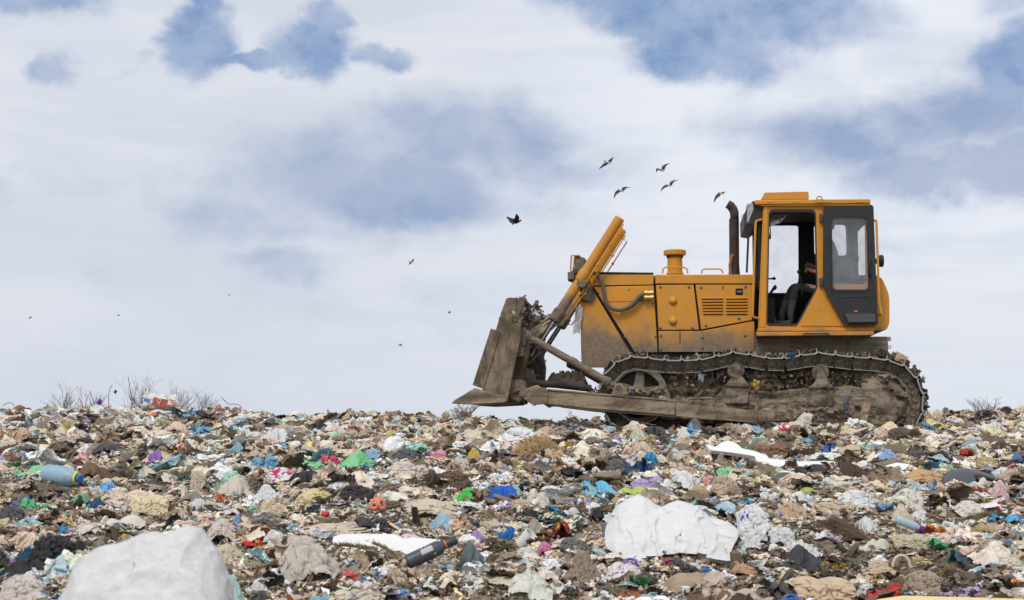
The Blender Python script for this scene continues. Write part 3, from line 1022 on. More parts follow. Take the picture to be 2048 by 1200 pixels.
# kind, shape, u0, u1, v0, v1, colour, material, label
H = [
 ('bag','puff',54,107,896,926,'offwhite','film','off-white bag with a beige stain, right beside a smaller white one at the left edge'),
 ('bag','pinch',18,58,900,930,'white','film_clean','white puffed bag between the lilac bag and the stained off-white one'),
 ('bag','pinch',-8,28,902,930,'lilac','film','lilac bag cut by the left edge above the pale green scrap'),
 ('sheet','sheet',96,156,909,930,'offwhite','film_dirty','wrinkled whitish sheet lying above the blue water jug'),
 ('sheet','flat',24,100,920,952,'lgreen','film','mint green sheet stretched just left of the blue water jug'),
 ('scrap','sheet',0,38,938,954,'lgreen','film','pale green crumpled scrap at the left edge under the mint sheet'),
 ('cloth','sheet',152,224,918,964,'brown','cloth','brown earth-stained rag heap right of the blue water jug'),
 ('card','flat',168,226,955,968,'beige','card','flat beige strip poking right of the yellow jug cap'),
 ('bag','sheet',58,122,960,1002,'black','black_film','black crumpled bag lying below the blue water jug'),
 ('bag','flat',-10,58,974,1008,'black','black_film','black smooth sheet at the left edge level with the mint green scraps'),
 ('bag','puff',-14,43,1004,1046,'dgrey','black_film','dark grey folded bag at the left edge beside the reed canes'),
 ('bag','sheet',22,73,994,1026,(104,186,134),'film','bright mint green crumpled bag above the left end of the canes'),
 ('bag','sheet',128,181,979,1016,(130,170,140),'film','dull grey-green sheer bag above the right end of the canes'),
 ('scrap','sheet',80,119,1008,1024,(90,160,110),'film','small green tangle just above the reed canes'),
 ('sheet','flat',272,376,896,936,'cream','film','large cream sheet with a purple bag lying on it'),
 ('bag','sheet',286,326,902,932,(146,110,186),'film','purple crumpled bag lying on the large cream sheet'),
 ('bag','puff',366,434,902,924,'black','black_film','long black bag right of the cream sheet with the purple bag'),
 ('bag','sheet',448,492,901,918,'teal','film','turquoise crumpled bag right of the long black bag'),
 ('bag','pinch',456,486,884,904,(140,184,200),'film','pale blue bag standing just above the turquoise one'),
 ('sack','sheet',188,246,880,909,'dgrey','cloth','dark grey rag spread left of centre above the cream sheet'),
 ('bag','puff',292,374,834,861,(158,142,116),'film_dirty','khaki ribbed sack below the red-printed sack on the rim'),
 ('sheet','sheet',328,430,849,876,(110,176,220),'film','sky blue ragged sheet just below the khaki ribbed sack'),
 ('bag','sheet',340,378,812,836,'black','black_film','black bag on the rim touching the red-printed sack'),
 ('bag','sheet',388,442,817,843,'black','black_film','wide black bag on the rim, second right of the red-printed sack'),
 ('bag','pinch',265,286,829,846,'white','film_clean','small white upright bag just below the red-printed sack'),
 ('bag','puff',180,224,842,858,(166,194,196),'film','pale aqua clear bag left of the small white upright bag'),
 ('bag','sheet',220,260,853,873,'black','black_film','black crumpled bag below the pale aqua clear bag'),
 ('scrap','flat',160,196,861,881,(80,140,190),'film','blue torn strip left of a black bag near the left rim'),
 ('sack','pinch',68,100,839,864,'grey','film_dirty','grey-brown sack near the left rim with a peaked top'),
 ('bag','puff',103,151,830,855,'beige','film_dirty','long beige ribbed bag near the left rim'),
 ('sheet','flat',98,146,846,874,'cream','film','cream sheet with a yellow corner near the left rim'),
 ('cloth','sheet',34,62,812,832,'dbrown','cloth','dark brown dome-shaped clod on the rim at far left'),
 ('card','flat',216,240,919,934,'white','card','small white plate-like card left of the cream sheet'),
 ('sheet','flat',414,524,938,1002,(206,200,188),'film','large folded off-white tarpaulin slanting down right of a beige heap'),
 ('bag','sheet',316,380,944,972,'offwhite','film','off-white crumpled bag below the cream sheet'),
 ('bag','pinch',374,412,940,984,'beige','film','beige peaked bag left of the folded off-white tarpaulin'),
 ('bag','puff',177,213,991,1021,'navy','film','dark blue slim pouch lying above the canes'),
 ('sheet','flat',163,293,1024,1059,'offwhite','film','large clear whitish sheet right of the reed canes'),
 ('sheet','sheet',140,210,1045,1072,'offwhite','film','wrinkled clear sheet just under the reed canes'),
 ('bag','pinch',50,148,1066,1132,'black','black_film','big black bag bulging behind the huge blurred white bag'),
 ('scrap','pinch',143,176,1080,1111,'black','black_film','small black tuft between the big black bag and the blurred white bag'),
 ('sheet','flat',-10,94,1112,1152,'black','black_film','flat black sheet at the left edge under the big black bag'),
 ('sheet','sheet',74,176,1110,1162,(190,214,222),'film','pale blue crinkled sheet left of the blurred white bag'),
 ('bag','puff',-20,84,1136,1215,(216,208,202),'film','blurred off-white bag in the bottom left corner'),
 ('bag','pinch',428,486,1140,1215,(188,218,216),'film','blurred pale aqua bag touching the right of the huge white bag'),
 ('bag','sheet',376,430,1031,1057,(86,148,196),'film','blue crumpled bag above the peak of the huge blurred white bag'),
 ('scrap','pinch',459,484,1028,1053,(120,170,206),'film','small pale blue bag right of the blue crumpled bag'),
 ('bag','pinch',410,474,1032,1084,(208,200,190),'film','upright beige-white bag just right of the blurred white bag peak'),
 ('bag','puff',410,500,1078,1132,(196,186,160),'film_dirty','rounded beige bag behind the right shoulder of the blurred white bag'),
 ('scrap','sheet',236,270,1068,1088,'ochre','film','ochre scrap peeping over the blurred white bag'),
 ('scrap','sheet',116,138,1049,1069,(70,150,206),'film','small bright blue wad above the big black bag'),
 ('sheet','flat',194,248,969,1006,'offwhite','card','off-white board tilted left of an orange scrap'),
 ('scrap','sheet',427,450,982,1008,'orange','film','small orange and yellow tangle beside the folded tarpaulin'),
 ('wrapper','sheet',484,532,1078,1100,'red','printed_red','red and yellow snack packet right of the blurred white bag'),
 ('sheet','flat',596,700,884,934,'lgreen','film','large mint green sheet raised to a peak'),
 ('sheet','flat',672,750,898,932,(128,206,150),'film','right half of torn mint green film, next to the peaked sheet'),
 ('bag','sheet',638,682,911,931,'pink','film','hot pink crumpled bag under the mint green peak'),
 ('wrapper','puff',528,602,926,967,'white','printed_pink','white packet printed with bright pink'),
 ('sheet','sheet',558,638,934,975,'black','black_film','black ragged sheet right of the pink-printed packet'),
 ('bag','puff',498,555,962,1000,'white','film_clean','white round bag left of the cream pouch'),
 ('bag','pinch',588,674,973,1009,(214,200,150),'film','cream yellow pouch with pleats running to a point'),
 ('bag','pinch',674,752,966,1001,(52,42,46),'black_film','dark plum-black bag pointing right toward the orange mask'),
 ('bag','puff',766,846,914,959,(208,200,190),'film','dirty white clear bag right of the mint green sheets'),
 ('bag','sheet',636,706,840,873,'white','film','ragged clear white bag on the slope near the left rim top'),
 ('bag','sheet',514,570,850,886,'white','film','white rumpled bag in the mid distance left of a white oval one'),
 ('bag','puff',572,622,848,866,'offwhite','film','oval off-white bag between two ragged white ones'),
 ('bag','puff',730,765,858,876,(110,164,206),'film','blue glossy pouch below the upright dark flap'),
 ('bag','pinch',727,760,896,916,(150,190,224),'film','pale blue clear pouch above the right mint film'),
 ('bag','puff',765,797,858,876,(196,186,110),'film','yellow-green pouch right of the blue glossy pouch'),
 ('bag','puff',816,852,863,879,(170,160,100),'film_dirty','flat olive pouch above the teal strip'),
 ('sheet','sheet',795,890,874,892,(110,190,180),'film','long teal rumpled strip in the middle distance'),
 ('scrap','sheet',783,803,876,889,(70,110,190),'film','small blue scrap at the left end of the teal strip'),
 ('bag','puff',784,852,891,916,'dgrey','black_film','charcoal oval bag under the teal strip'),
 ('cloth','sheet',800,880,936,976,(74,62,54),'cloth','dark brown muddy heap right of the dirty white clear bag'),
 ('cloth','puff',868,938,936,976,(98,80,66),'cloth','brown ribbed bundle above the bright green bag'),
 ('bag','pinch',896,962,972,1014,(74,196,86),'film_clean','bright green bag in the middle of the foreground'),
 ('bag','sheet',948,1036,961,1007,(34,96,190),'film_clean','royal blue bag right of the bright green one'),
 ('bag','pinch',934,966,894,922,(206,182,90),'film','mustard yellow bag hanging beside a black bag'),
 ('bag','sheet',964,1010,884,916,'dgrey','black_film','charcoal bag right of the mustard yellow one'),
 ('bag','puff',928,968,870,896,(214,196,182),'film','pinkish beige round bag above the mustard yellow one'),
 ('bag','puff',912,964,843,873,(152,140,112),'film_dirty','khaki domed sack under the bare tree'),
 ('scrap','flat',974,991,862,872,'green','film','tiny green scrap right of the khaki domed sack'),
 ('bag','sheet',768,799,830,860,(128,158,168),'film','blue-grey ragged bag right of the upright dark flap'),
 ('sheet','pinch',752,774,818,836,(92,82,72),'cloth','dark pointed flap standing up on the rim'),
 ('bag','sheet',688,728,830,848,(66,108,160),'film','blue bag on the rim left of the pointed flap'),
 ('scrap','sheet',711,732,864,878,'orange','film','orange scrap left of the blue glossy pouch'),
 ('sheet','sheet',566,632,882,912,'dgrey','black_film','charcoal film left of the mint green peak'),
 ('sheet','sheet',500,562,908,940,(116,164,192),'film','dull light blue sheet above the pink-printed packet'),
 ('sheet','puff',570,766,1042,1071,(200,188,168),'film_dirty','long cream roll of film above the white foam slab'),
 ('bag','pinch',558,680,1066,1168,(196,190,180),'film_dirty','big dirty white bag gathered at the top, left of the foam slab'),
 ('sheet','sheet',710,784,1028,1066,(58,58,62),'black_film','black pleated film falling below the orange mask'),
 ('sheet','puff',804,934,995,1032,(206,194,172),'film','long cream sheet lying left below the bright green bag'),
 ('bag','sheet',986,1032,1046,1082,(30,124,206),'film_clean','vivid blue small bag above the white cup'),
 ('bag','pinch',940,972,1060,1089,(170,144,200),'film','pale purple bag above the magenta packet'),
 ('bag','sheet',909,967,1081,1137,(104,118,122),'film','smoky grey clear bag beside the bottle neck'),
 ('bag','sheet',918,984,1130,1175,(226,220,212),'film','white shell-like bag with a brown hollow below the bottle'),
 ('wrapper','flat',672,726,1138,1160,(206,80,120),'printed_red','multicoloured strip of wrappers under the fir branch'),
 ('wrapper','flat',728,768,1128,1158,(40,120,170),'printed_blue','blue and yellow packet under the fir branch'),
 ('scrap','puff',638,704,1174,1206,(62,130,70),'card','green plastic dish at the bottom edge'),
 ('sheet','sheet',614,668,1188,1212,(130,190,204),'film','pale blue sheet at the bottom edge beside the green dish'),
 ('bag','puff',496,540,1158,1188,'white','film_clean','white smooth bag near the bottom edge left of the dirty white bag'),
 ('bag','sheet',498,576,1174,1212,'dgrey','black_film','charcoal bag at the bottom edge under the white smooth bag'),
 ('scrap','sheet',788,852,1176,1198,(110,160,204),'film','blue shreds at the bottom edge left of the dirty film'),
 ('scrap','puff',1075,1113,1078,1110,(208,130,170),'film','pink knotted bag right of the white cup'),
 ('bag','puff',1118,1177,1071,1107,(104,106,108),'cloth','dark grey half-buried tub in front of a beige wrap'),
 ('wrapper','sheet',1085,1143,1035,1084,(56,48,48),'printed_red','black and red crumpled packet left of the dark grey tub'),
 ('bag','pinch',1053,1092,1034,1072,(172,164,152),'film_dirty','grey pleated bag left of the black and red packet'),
 ('bag','sheet',1182,1228,1012,1050,'black','black_film','black crumpled bag touching the left side of the giant white bag'),
 ('sheet','flat',1168,1252,997,1019,(222,222,214),'printed_green','white film with green print left of the giant white bag'),
 ('bag','pinch',1052,1100,971,1019,(226,216,206),'film','cream white peaked bag right of the royal blue bag'),
 ('bag','puff',1018,1062,995,1018,(204,184,160),'film','tan pouch between the royal blue bag and the cream peaked bag'),
 ('sheet','flat',1024,1080,1008,1036,(44,38,38),'black_film','black curved scrap under the tan pouch'),
 ('bag','pinch',1118,1202,1095,1170,(148,134,116),'film_dirty','muddy grey bag standing upright right of the white sheet'),
 ('bag','puff',1394,1460,1080,1124,(204,194,182),'film','beige sagging bag under the giant white bag'),
 ('bag','puff',1476,1528,1067,1098,'white','film_clean','white low bag at the right foot of the giant white bag'),
 ('sheet','flat',998,1124,1136,1196,(224,220,212),'film','wide white sheet with dirty rim at the bottom left of the muddy grey bag'),
 ('sheet','sheet',1066,1128,1133,1162,(168,160,148),'film_dirty','grey pleated film lying on the wide white sheet'),
 ('sheet','sheet',1308,1474,1140,1186,(168,150,128),'film_dirty','long dirty brown film sheet at the bottom below the post'),
 ('card','flat',1222,1284,1157,1190,'rust','card','rust-coloured board at the bottom left of the dirty brown film'),
 ('card','flat',1335,1366,1094,1120,'tan','card','tan cardboard piece under the giant white bag'),
 ('scrap','sheet',1112,1138,1120,1140,'teal','film','small teal wad left of the muddy grey bag'),
 ('scrap','sheet',1124,1144,1140,1162,'yellow','film','small yellow wrapper at the foot of the muddy grey bag'),
 ('cloth','puff',1180,1266,870,900,(106,96,88),'cloth','grey-brown garment spread below the front of the track'),
 ('bag','pinch',1260,1302,848,892,(200,202,184),'film','sage white bag standing at the front of the track'),
 ('bag','puff',1286,1342,847,880,(222,224,222),'film','whitish bag with blue tinge beneath the push arm'),
 ('bag','puff',1346,1384,850,880,(216,218,214),'film','round whitish bag under the push arm left of the white shard'),
 ('sheet','pinch',1370,1408,832,870,'white','film_clean','white film shard standing upright against the push arm'),
 ('bag','sheet',1228,1315,900,950,'navy','film','slate blue creased bag lying diagonally below the garment'),
 ('bag','sheet',1282,1316,902,929,(60,150,200),'film','bright sky blue bag right of the slate blue one'),
 ('bag','pinch',1208,1252,912,950,(104,102,104),'film_dirty','grey hooded bag left of the slate blue bag'),
 ('card','flat',1060,1094,935,967,(190,176,156),'card','beige square tub lying open left of centre'),
 ('bag','sheet',1044,1064,936,966,(86,150,196),'printed_blue','blue patterned bag against the beige square tub'),
 ('sheet','flat',1138,1234,953,985,(110,190,222),'film','light blue sheet above the giant white bag'),
 ('bag','puff',1262,1332,950,977,'lilac','film','lavender bag right of the light blue sheet'),
 ('sheet','flat',1234,1292,970,987,'lime','film','lime green film strip on the top edge of the giant white bag'),
 ('bag','pinch',1018,1046,970,994,(160,210,200),'film','mint aqua pouch right of the royal blue bag'),
 ('wrapper','flat',1176,1202,975,988,(226,180,60),'printed_red','small red and yellow packet below the light blue sheet'),
 ('bag','puff',1432,1472,930,954,(140,206,160),'film','pale green tube-shaped pouch below the long white film'),
 ('bag','pinch',1378,1430,968,1000,(190,160,124),'film','tan bag pointing left above the giant white bag'),
 ('bag','pinch',1425,1484,945,998,(184,168,148),'film_dirty','beige cone-shaped bag right of the tan bag'),
 ('sheet','flat',1150,1200,866,883,'white','film','white sheet left of the grey-brown garment'),
 ('bag','sheet',1926,2000,875,908,(150,164,176),'film','blue-grey bag on the right slope behind a red scrap'),
 ('scrap','sheet',1922,1943,896,915,'red','film_clean','small bright red scrap on the right slope'),
 ('sheet','puff',1806,1908,933,968,(196,160,116),'film','tan paper sheet left of the black plastic moulding'),
 ('scrap','pinch',1797,1822,875,900,(226,170,70),'film','orange-yellow peaked bag right of the track'),
 ('bag','puff',1815,1856,895,921,'dgrey','black_film','charcoal bag right below the orange-yellow peaked bag'),
 ('scrap','sheet',1786,1806,866,892,'black','black_film','black scrap left of the orange-yellow peaked bag'),
 ('bag','sheet',1585,1675,928,963,'black','black_film','large black crumpled bag below the long white film'),
 ('cloth','sheet',1672,1752,920,966,'dbrown','cloth','dark brown matted rag left of the bright white sheet'),
 ('scrap','flat',1863,1900,968,984,'magenta','film_clean','magenta scrap in front of the black plastic moulding'),
 ('bag','pinch',1984,2022,956,1005,(224,188,188),'film','pale pink bag drooping in front of the black plastic moulding'),
 ('bag','sheet',1818,1893,954,984,(190,204,208),'film','crinkled clear bag left of the magenta scrap'),
 ('bag','puff',1782,1874,965,1020,(214,210,204),'film','large whitish clear bag below the crinkled clear bag'),
 ('bag','sheet',2022,2056,900,932,(90,126,180),'film','denim blue bag cut by the right edge'),
 ('bag','puff',1954,1998,910,934,(186,172,128),'film','khaki yellow bag above the black plastic moulding'),
 ('card','flat',1905,1964,862,884,(200,188,168),'card','beige cardboard sheet on the right slope'),
 ('scrap','flat',1677,1697,870,888,(84,160,206),'film','sky blue square scrap under the rear of the track'),
 ('scrap','flat',1598,1618,880,904,(110,176,214),'film','light blue upright scrap below the track'),
 ('scrap','sheet',1616,1638,882,896,'purple','film','purple scrap right of the light blue upright one'),
 ('sheet','flat',1630,1680,852,882,(214,204,186),'film','cream flap lying against the lower track'),
 ('card','flat',1526,1568,857,888,(128,108,88),'card','brown board leaning under the end of the push arm'),
 ('bag','puff',1676,1754,971,1014,(236,238,246),'film_clean','bright white block-like bag right of a tan bag'),
 ('bag','sheet',1588,1635,982,1012,(236,238,246),'film_clean','bright white frayed wad left of the white block-like bag'),
 ('bag','puff',1596,1642,973,992,'lime','film','pale lime pouch behind the bright white frayed wad'),
 ('bag','pinch',1547,1633,1001,1043,(190,166,138),'film','tan crumpled bag below the bright white frayed wad'),
 ('sheet','puff',1624,1730,1001,1030,(188,170,146),'film_dirty','long tan film right of the tan crumpled bag'),
 ('bag','pinch',1472,1548,1003,1082,(222,222,226),'printed_blue','white bag with blue print right of the giant white bag'),
 ('bag','puff',1908,1985,999,1035,(220,214,206),'film','plump off-white bag at the right below the pale pink bag'),
 ('sheet','flat',1710,1775,1030,1064,'white','film','white folded sheet left of the purple-capped bottle'),
 ('bag','pinch',1533,1591,1054,1093,(228,226,226),'film','white peaked bag right of the blue-printed bag'),
 ('sheet','flat',1568,1649,1080,1114,'white','film_clean','flat white sheet behind the charcoal crumple'),
 ('bag','sheet',1560,1648,1092,1146,(62,62,66),'black_film','charcoal crumpled sheet in front of the flat white sheet'),
 ('scrap','sheet',1645,1698,1113,1143,(160,130,50),'film','mustard and black wad right of the charcoal crumple'),
 ('sheet','puff',1572,1722,1144,1212,(208,186,158),'film','large beige sheet at the bottom right'),
 ('sack','pinch',1814,1890,1139,1193,(168,154,136),'film_dirty','brown-stained white sack above the yellow board'),
 ('sheet','flat',1886,1982,1173,1198,(182,168,212),'film','lavender film on the yellow board at the bottom right'),
 ('bag','sheet',2010,2056,1025,1049,(110,182,222),'film','light blue bag cut by the right edge'),
 ('bag','sheet',1970,2003,1022,1041,(70,150,186),'film','small teal blue bag left of the light blue one'),
 ('bag','puff',1986,2060,1110,1140,(214,208,196),'film','whitish sagging bag at the right edge near the bottom'),
 ('bag','sheet',1900,1950,1100,1140,(70,104,120),'film','petrol blue net-like wad right of the purple-capped bottle'),
]


def add_heroes():
    cnt = {}
    for i, (kd, shp, u0, u1, v0, v1, c, mt, lab) in enumerate(H):
        cnt[shp] = cnt.get(shp, 0) + 1
        k = (cnt[shp] * 5 + i) % len(LIB[shp])
        me = lib_mesh(shp, k, mt)
        hk = {'flat': .8, 'sheet': .95, 'puff': .85, 'pinch': .95}[shp]
        deep = {'flat': 1.0, 'sheet': .9, 'puff': .9, 'pinch': .9}[shp]
        tilt = .18 if shp == 'flat' else .08
        put_piece(NM[kd], me, u0, u1, v0, v1, c, lab, CT[kd], hk=hk, deep=deep, tilt=tilt,
                  dist=4.9 if lab.startswith('blurred') else None)


add_heroes()

# the two large white bags get a finer film of their own
M['white_film'] = mat_obj_film('white_film', .12, .38, .05)


def big_bag(seed, lumps, amp, n=60, squeeze=(.62, .66), smooth=2):
    P = drape(1, n, 90, seed, squeeze, .5, .12, lumps)
    A = P[0]
    for _ in range(smooth):
        B = A.copy(); B[1:-1, 1:-1] = A[1:-1, 1:-1] * .4 + .15 * (A[2:, 1:-1] + A[:-2, 1:-1] + A[1:-1, 2:] + A[1:-1, :-2]); A = B
    A = tuck(wrinkle(upsample(A), seed, amp, 1.0, .2), .22, .12)
    q = grid_quads(A.shape[0])
    return np_mesh('white_bag', norm_co(A.reshape(-1, 3)), q, M['white_film'])


put_piece('plastic_bag', big_bag(61, [(-.13, .02, .22, .24, .50, 0), (.05, -.02, .24, .22, .44, 0), (.21, -.03, .19, .17, .30, 0)], .008), 1214, 1484, 972, 1116, (240, 240, 240),
          'giant white sheer bag lying in the right foreground, the largest one in focus', 'plastic bag', deep=.9, hk=.98, rz=.0, sink=.13)
put_piece('plastic_bag', big_bag(64, [(.0, .0, .30, .30, .46, 0), (.12, .0, .20, .28, .50, 0), (-.12, -.03, .24, .26, .40, 0)], .018, 48, (.68, .72), 6), 84, 446, 1058, 1330, (240, 240, 242),
          'huge out-of-focus white bag in the bottom left foreground', 'plastic bag', deep=.8, hk=1.0, rz=.0, sink=.0, dist=3.2)
HERO_POS[-1] = (0, 0, 0, 0); HERO_POS[-2] = (HERO_POS[-2][0], HERO_POS[-2][1] + .15, HERO_POS[-2][2] * .8, .1)

# ------------------------------------------------------------------ named odd pieces on the tip
def prop_root(name, u, v, rz=0.0, dz=0.0):
    p = hit_ground(u, v)
    o = empty(name, (p.x, p.y, p.z + dz), rz)
    return o, p.y / FPX


def clear_round(o, W, dep=.3): HERO_POS.append((o.location.x, o.location.y, W, dep))


def mat_simple(name, c, rough=.5, trans=0.0, noise=.25, scale=6, spec=.4):
    m, T, b = mat_new(name)
    tc = T.node('ShaderNodeTexCoord')
    n = T.noise(tc.outputs['Object'], scale, 7, .65, .3)
    col = T.mix(T.math('MULTIPLY', T.ss(n, .48, .75), noise * 2), (*lin(*c), 1), (.14, .11, .08, 1))
    T.put(b.inputs['Base Color'], col)
    b.inputs['Roughness'].default_value = rough; b.inputs['Specular IOR Level'].default_value = spec
    if trans:
        tr = T.node('ShaderNodeBsdfTranslucent'); T.put(tr.inputs['Color'], col)
        mx = T.node('ShaderNodeMixShader'); mx.inputs[0].default_value = trans
        T.l.new(b.outputs[0], mx.inputs[1]); T.l.new(tr.outputs[0], mx.inputs[2]); T.l.new(mx.outputs[0], T.n['Material Output'].inputs[0])
    return m


def tilt_root(o, rx, ry, rz): o.rotation_euler = (rx, ry, rz)


# blue water jug lying on its side, yellow ring round a blue cap
J, px = prop_root('water_jug', 122, 972)
tag(J, 'pale blue water jug lying on its side with a yellow ring handle and blue cap', 'water jug')
L_ = 88 * px; R_ = 19 * px
m = MB(); m.lathe((-L_ / 2, 0, R_), (1, 0, 0), [(R_ * .55, 0), (R_ * .93, L_ * .03), (R_, L_ * .10), (R_ * .97, L_ * .22), (R_ * 1.0, L_ * .26), (R_, L_ * .50), (R_ * .96, L_ * .54), (R_, L_ * .58), (R_ * .93, L_ * .76), (R_ * .62, L_ * .90), (R_ * .40, L_ * .95), (R_ * .38, L_ * .98)], 28)
m.build('jug_body', mat_simple('jug_plastic', (176, 206, 224), .3, .35, .22, 9), J)
m = MB(); m.ring((L_ * .44, 0, R_), (1, .25, 0), R_ * .48, R_ * .66, .014, 24); m.build('ring_handle', mat_simple('yellow_plastic', (240, 214, 20), .35, 0, .05), J, .003)
m = MB(); m.lathe((L_ * .47, 0, R_), (1, 0, 0), [(R_ * .42, 0), (R_ * .44, .03), (R_ * .40, .035)], 18); m.build('cap', mat_simple('blue_cap', (20, 110, 180), .35, 0, .05), J, .002)
tilt_root(J, 0, math.radians(6), math.radians(-28)); clear_round(J, L_)

# charcoal bottle
Bt, px = prop_root('bottle', 870, 1134)
tag(Bt, 'charcoal grey shampoo-style bottle lying slantwise in the foreground', 'bottle')
L_ = 112 * px; R_ = 15 * px
cg = mat_simple('charcoal_plastic', (74, 76, 80), .35, 0, .15, 5)
m = MB(); prof = [(R_ * .8, 0), (R_, .012), (R_, L_ * .60), (R_ * .92, L_ * .66), (R_ * .55, L_ * .72), (R_ * .48, L_ * .76)]
m.lathe((-L_ / 2, 0, R_), (1, 0, 0), prof, 26); m.build('bottle_body', cg, Bt)
m = MB(); m.lathe((-L_ / 2 + L_ * .76, 0, R_), (1, 0, 0), [(R_ * .56, 0), (R_ * .60, .01), (R_ * .58, L_ * .20), (R_ * .5, L_ * .22)], 20); m.build('cap', mat_simple('dark_cap', (58, 60, 66), .4), Bt, .002)
m = MB(); m.lathe((-L_ / 2 + L_ * .74, 0, R_), (1, 0, 0), [(R_ * .50, 0), (R_ * .66, .002), (R_ * .66, .010), (R_ * .5, .012)], 20); m.build('neck_ring', mat_simple('orange_ring', (214, 110, 60), .4), Bt)
lb = MB()
for (x0, x1, a0, a1) in ((.30, .52, .55, .80), (.33, .36, .85, 1.15), (.40, .43, .85, 1.25), (.46, .48, .85, 1.10), (.50, .54, .35, .42)):
    vs = []; k_ = 6
    for i in range(k_ + 1):
        a = math.pi * (a0 + (a1 - a0) * i / k_)
        for x in (x0, x1): vs.append((-L_ / 2 + L_ * x, -math.sin(a) * (R_ + .0008), R_ - math.cos(a) * (R_ + .0008)))
    lb.add(vs, [(2 * i, 2 * i + 1, 2 * i + 3, 2 * i + 2) for i in range(k_)])
lb.build('label', mat_simple('pale_print', (176, 176, 178), .5), Bt)
tilt_root(Bt, 0, math.radians(-24), math.radians(12)); Bt.location.z += .05; clear_round(Bt, L_)

# white cup, small white jar, red lid, purple ring, dark pipe end, wooden post, stick
def lathe_thing(name, u, v, w, h, prof, mat, label, cat, rot=(0, 0, 0), axis=(0, 0, 1), seg=24):
    o_, px = prop_root(name, u, v)
    bpy.data.objects.remove(o_)
    p = hit_ground(u, v)
    m = MB(); m.lathe((0, 0, 0), axis, [(r * w * px, z * h * px) for r, z in prof], seg)
    o = m.build(name, mat); o.location = p; o.rotation_euler = rot
    tag(o, label, cat); clear_round(o, w * px, .12)
    return o


wm = mat_simple('white_plastic', (232, 232, 228), .4, .15, .12)
o = lathe_thing('cup', 1040, 1093, 36, 34, [(.30, 0), (.34, .03), (.5, .95), (.52, 1.0), (.46, 1.0), (.30, .08), (.01, .06)], wm, 'white plastic cup lying tilted beside a pink bag', 'cup', (math.radians(15), math.radians(48), 0))
o = lathe_thing('jar', 1371, 1197, 17, 22, [(.42, 0), (.42, .55), (.5, .58), (.5, .97), (.46, 1.0), (.01, 1.0)], wm, 'small white lidded jar standing at the bottom edge', 'jar', (.1, .05, 0))
o = lathe_thing('lid', 1962, 1148, 19, 5, [(.5, 0), (.5, .8), (.46, 1.0), (.3, .9), (.28, .7), (.01, .7)], mat_simple('dull_red', (160, 78, 70), .5), 'dull red round lid standing on edge in the lower right', 'lid', (math.radians(78), 0, 0))
m = MB(); p = hit_ground(1263, 1140); q_ = p.y / FPX; m.ring((0, 0, 0), (0, 0, 1), 11 * q_, 15 * q_, .012, 30)
o = m.build('ring', mat_simple('violet_plastic', (126, 92, 190), .35, 0, .08), None, .003); o.location = p + Vector((0, 0, .03)); o.rotation_euler = (math.radians(28), .1, 0); tag(o, 'violet plastic ring lying half buried', 'ring'); clear_round(o, .1)
o = lathe_thing('pipe', 833, 1047, 13, 30, [(.5, 0), (.5, 1.0), (.40, 1.0), (.38, .1), (.01, .1)], mat_simple('dark_pipe', (58, 52, 50), .5, 0, .2), 'dark open pipe end sticking up above the white foam slab', 'pipe', (math.radians(22), math.radians(-8), 0))
p = hit_ground(1474, 1142); q_ = p.y / FPX
m = MB(); m.box(-9 * q_, 9 * q_, -.03, .03, -.05, 36 * q_); o = m.build('wooden_post', mat_simple('weathered_wood', (112, 96, 78), .9, 0, .3, 14), None, .006); o.location = p; o.rotation_euler = (.05, math.radians(-6), .2)
tag(o, 'short weathered wooden post stub standing under the giant white bag', 'post'); clear_round(o, .15)
p = hit_ground(228, 1094); q_ = p.y / FPX
m = MB(); m.tube([(3 * q_, 0, -.03), (1 * q_, 0, 18 * q_), (-5 * q_, 0, 36 * q_)], [5 * q_, 4.4 * q_, 5 * q_], 7); o = m.build('stick', mat_simple('dark_wood', (98, 78, 64), .9, 0, .3, 14)); o.location = p
tag(o, 'short brown broken stick standing behind the blurred white bag', 'stick')
o = lathe_thing('ball', 651, 1036, 18, 14, [(.1, 0), (.42, .2), (.5, .5), (.42, .8), (.1, 1.0)], mat_simple('red_plastic', (204, 52, 50), .3, 0, .1), 'small red ball-like cap among pale scraps', 'cap')
# purple-capped bottle
Bp, px = prop_root('bottle', 1812, 1066)
tag(Bp, 'pale blue bottle with a purple cap lying on its side', 'bottle')
L_ = 48 * px; R_ = 9 * px
m = MB(); m.lathe((-L_ / 2, 0, R_), (1, 0, 0), [(R_ * .8, 0), (R_, .01), (R_, L_ * .8), (R_ * .7, L_ * .92), (R_ * .55, L_)], 20); m.build('bottle_body', mat_simple('pale_bottle', (188, 206, 216), .3, .3, .15), Bp)
m = MB(); m.lathe((L_ / 2, 0, R_), (1, 0, 0), [(R_ * .8, 0), (R_ * .8, 8 * px), (R_ * .7, 9 * px)], 18); m.build('cap', mat_simple('purple_cap', (110, 20, 150), .35), Bp, .002)
tilt_root(Bp, 0, math.radians(22), math.radians(-8)); Bp.location.z += .03; clear_round(Bp, L_)

